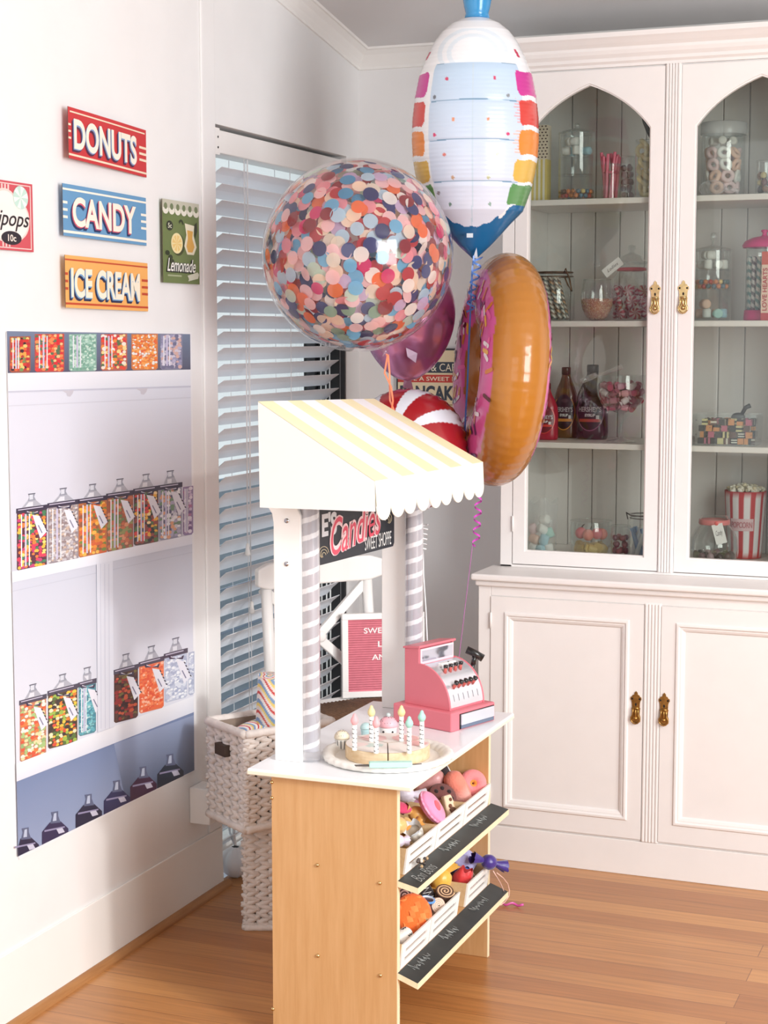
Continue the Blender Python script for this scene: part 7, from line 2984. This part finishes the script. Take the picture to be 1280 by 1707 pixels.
for k, p in enumerate(packing(r, 0.006, 0.075, 0.0205)):
    c = (('black', (46, 44, 48)), ('amber brown', (150, 96, 60)), ('straw', (226, 206, 150)), ('wine', (110, 50, 70)))[k % 4]
    KC2.put(c, (x + p[0], y + p[1], z + p[2]), rrot(), '%s sweet in the small jar on the top right shelf' % c[0], 'dark mixed sweets', 0.8)

# right door, second shelf
tier_jar('tiered_candy_jar', 'clear tiered jar of marshmallows and orange gumballs on the second right shelf', 1156, 1217, 2, 112,
         ((0.42, ('marsh', ['pale blue', 'peach', 'white', 'mint'], 6, 1)), (0.28, ('balls', ['orange', 'orange', 'yellow', 'teal', 'blue', 'red'], 2)), (0.30, ('marsh', ['white'], 6, 2))), 0.05, 'the tiered jar on the second right shelf')
mag = mat('magenta_plastic', (214, 30, 124), 0.35)
t, x, y, z, r, h = jar('straw_dispenser', 'clear straw dispenser with magenta lid and base on the second right shelf', 'straw dispenser', 1239, 1303, 2, 118, [(0.9, 0.12), (0.9, 0.98)])
b = MB()
b.lathe([(0.0, 0.0), (r * 0.96, 0.0), (r, 0.004), (r * 0.97, 0.028), (r * 0.9, 0.028), (0, 0.028)], 40)
obj('base', b, mag, t)
lidk(t, [(r * 1.1, h - 0.004), (r * 1.14, h + 0.002), (r * 1.0, h + 0.014), (r * 0.6, h + 0.024), (0.008, h + 0.028), (0.0055, h + 0.036), (0.01, h + 0.041), (0.008, h + 0.045), (0, h + 0.046)], mag)
for i in range(17):
    a = 2 * pi * i / 17
    KS.put((('teal', ((66, 150, 150), (246, 248, 246))), ('dark', ((96, 80, 96), (244, 242, 242))))[i % 3 == 2] + (0.021, 0.146, 0.0058, 'paper_straw'), (x + r * 0.72 * cos(a), y + r * 0.72 * sin(a), z + 0.0285), (0.03 * sin(a), -0.03 * cos(a), a), ('teal and white striped paper straw in the dispenser', 'plum and white striped paper straw in the dispenser')[i % 3 == 2], 'paper straws in the dispenser')
xh = px_on(1270, 2, 4.675)
o = thing('candy_hearts_box', 'red and cream candy box with sideways red lettering, in front of the straw dispenser', 'box', (xh + 0.02, 4.672, SZ[2] + 0.0006))
b = MB()
b.box(-0.022, 0.03, -0.01, 0.012, 0.0, 0.185, c=S(240, 210, 190))
b.box(-0.0222, 0.0302, -0.0102, 0.0122, 0.15, 0.1852, c=S(214, 92, 76))
b.box(-0.0222, 0.0302, -0.0102, 0.0122, 0.0, 0.02, c=S(196, 60, 70))
obj('carton', b, printm, o)
b = MB()
b.text('LOVE HEARTS', (-0.006, -0.0112, 0.026), (0, 0, 1), (-1, 0, 0), 0.115, 0.0125, 0, S(190, 50, 60), 0.02)
for i in range(4):
    b.poly([(0.004 + 0.018 * (i % 2) + 0.008 * cos(k * pi / 4), -0.0113, 0.04 + 0.028 * i + 0.008 * sin(k * pi / 4)) for k in range(8)], 0, S(*((246, 170, 170), (250, 226, 160), (196, 226, 200), (240, 150, 170))[i]))
obj('lettering', b, printm, o)

# right door, third shelf: bowl of liquorice allsorts
xa_, xc_ = px_on(1157, 3, 4.72), px_on(1264, 3, 4.72)
o = thing('square_glass_bowl', 'square dotted glass bowl of liquorice allsorts on the third right shelf', 'bowl', ((xa_ + xc_) / 2, 4.735, SZ[3] + 0.0006))
wS, hS = (xc_ - xa_) / 2, 50 / PMJ
b = MB()
for k in range(4):
    T_ = Matrix.Rotation(k * pi / 2, 4, 'Z')
    s1, s2 = (wS, 0.06) if k % 2 == 0 else (0.06, wS)
    b.add([(-s1 * .96, -s2 * .96, 0.0), (s1 * .96, -s2 * .96, 0.0), (s1, -s2, hS), (-s1, -s2, hS)], [(0, 1, 2, 3)], T=T_)
b.box(-wS * .96, wS * .96, -0.058, 0.058, 0.0, 0.003)
obj('glass', b, clear, o)
b = MB()
for i in range(6):
    for j in range(3):
        b.cyl((-wS * 0.85 + i * wS * 0.34 + (j % 2) * 0.008, -0.0606, 0.03 + j * 0.02), (-wS * 0.85 + i * wS * 0.34 + (j % 2) * 0.008, -0.0612, 0.03 + j * 0.02), 0.0014, n=8)
obj('dots', b, mat('grey_dots', (90, 90, 94), 0.5), o)
SORT = [('orange and black', ((240, 160, 90), (240, 160, 90), (40, 36, 38))), ('black and white striped', ((40, 36, 38), (246, 240, 228), (40, 36, 38), (246, 240, 228), (40, 36, 38))), ('yellow and black striped', ((244, 232, 170), (40, 36, 38), (244, 232, 170))), ('pink and black', ((214, 110, 140), (40, 36, 38), (214, 110, 140))), ('plain orange', ((238, 160, 96),)), ('brown and white', ((110, 70, 60), (246, 236, 220), (110, 70, 60))), ('all black', ((44, 40, 42),))]
k = 0
for lay in range(4):
    for j in range(3):
        m = 8 - (lay + 1) // 2
        for i in range(m):
            if j == 1 and lay < 3:
                continue
            nm, cols = SORT[(k * 3 + lay + j) % 7]
            k += 1
            KO.put((nm, cols), (o.location.x + (-wS * .82 + (i + 0.5 + 0.25 * (lay % 2)) * wS * 1.64 / m), 4.735 - 0.044 + j * 0.04, o.location.z + 0.0122 + lay * 0.0175), ((0, pi / 2, 0)[(k + i) % 3], (0, 0, pi / 2)[(k + j) % 3], RN.uniform(-.15, .15)), '%s liquorice allsort in the square bowl' % nm, 'liquorice allsorts')
p = at(1230, 682, y=4.74)
t = thing('black_scoop', 'grey black plastic scoop standing in the bowl of liquorice allsorts', 'scoop', (p.x, 4.745, SZ[3] + 0.068))
b = MB()
b.sphere((0, 0, 0.008), 0.02, 0.014, 18, 10, ry=0.012)
obj('scoop_bowl', b, mat('smoke_plastic', (72, 72, 74), 0.35), t)
b = MB()
q_ = at(1250, 676, y=4.74) - Vector((p.x, 4.745, SZ[3] + 0.068))
b.tube([(0.008, 0, 0.014), (q_.x * .6, 0, q_.z * .85), (q_.x, 0, q_.z)], [0.005, 0.006, 0.0065], 12)
obj('handle', b, mat('smoke_plastic'), t)

# right door, bottom
t, x, y, z, r, h = jar('cookie_jar', 'round glass jar of dark chocolate rocks with a white tag', 'jar', 1150, 1229, 4, 62, y=4.728, prof=[(0.7, 0), (0.93, 0.06), (1.0, 0.35), (0.97, 0.62), (0.8, 0.86), (0.62, 1.0)])
for k, p in enumerate(packing(r * 0.95, 0.006, 0.052, 0.025, True)):
    c = (('dark brown', (66, 44, 46)), ('mauve brown', (140, 96, 104)), ('cocoa', (96, 66, 62)), ('pale mauve', (196, 160, 166)), ('olive', (120, 116, 80)))[(k * 2) % 5]
    KC2.put(c, (x + p[0], y + p[1], z + p[2]), rrot(), '%s chocolate rock in the tagged jar at the bottom right' % c[0], 'chocolate rocks in the jar', 0.95)
b = MB()
b.lathe([(r * 0.64, h), (r * 0.66, h + 0.004), (r * 0.64, h + 0.014), (r * 0.58, h + 0.014)], 36, c=S(236, 140, 140), cap=False)
obj('rim_band', b, candy_vc, t)
lidk(t, [(r * 0.6, h + 0.014), (r * 0.55, h + 0.024), (0, h + 0.026)], clear)
paper_tag(t, px_on(1207, 4) - x, (935 - 884) / PMJ, 0.031, 0.056, -r * 0.98 - 0.006, radians(16), 'Candy')
b = MB()
b.sphere((px_on(1202, 4) - x, -r * .98 - 0.008, (935 - 867) / PMJ), 0.006, None, 10, 8, c=S(240, 110, 110), ry=0.002)
obj('tag_heart', b, candy_vc, t)
x0, x1 = px_on(1205, 4, 4.86), px_on(1275, 4, 4.86)
rp2 = (x1 - x0) / 2
xp, yp, zp = (x0 + x1) / 2, 4.86, SZ[4] + 0.0006
hp = 112 / PMJ
t = thing('popcorn_bucket', 'red and white striped popcorn bucket, bottom right in the cabinet', 'popcorn bucket', (xp, yp, zp))
b = MB()
b.lathe([(0.0, 0.0), (rp2 * 0.8, 0.0)] + [(rp2 * lerp(0.8, 0.985, i / 10), hp * i / 10) for i in range(11)] + [(rp2 * 0.95, hp), (rp2 * 0.93, hp - 0.014), (0, hp - 0.016)], 96,
        colf=lambda a, tt, r_, z_: S(206, 60, 62) if z_ > hp * 0.93 or z_ < hp * 0.03 or (a * 11 / (2 * pi)) % 1 < 0.4 else S(244, 238, 240))
obj('bucket', b, printm, t)
b = MB()
aw = 0.62
b.grid(lambda u, v: ((rp2 * 0.9 + 0.0012) * sin(lerp(-aw, aw, u)), -(rp2 * 0.9 + 0.0012) * cos(lerp(-aw, aw, u)), hp * lerp(0.42, 0.6, v)), 14, 2, c=S(236, 200, 204))
vs, fs = glyphs('POPCORN', 0.02, 0)
b.add([((rp2 * 0.9 + 0.0026) * sin(lerp(-aw * .88, aw * .88, p[0])), -(rp2 * 0.9 + 0.0026) * cos(lerp(-aw * .88, aw * .88, p[0])), hp * lerp(0.465, 0.555, p[1])) for p in vs], fs, 0, S(206, 130, 136))
obj('label_plate', b, printm, t)
for i in range(22):
    a, q_ = i * 2.4, rp2 * 0.8 * sqrt((i + .5) / 22)
    KP.put('pop', (xp + q_ * cos(a), yp + q_ * sin(a), zp + hp - 0.004 + 0.016 * (1 - (q_ / rp2) ** 2)), rrot(), 'buttery popcorn piece heaped in the striped bucket', 'popcorn in the bucket', 0.95)
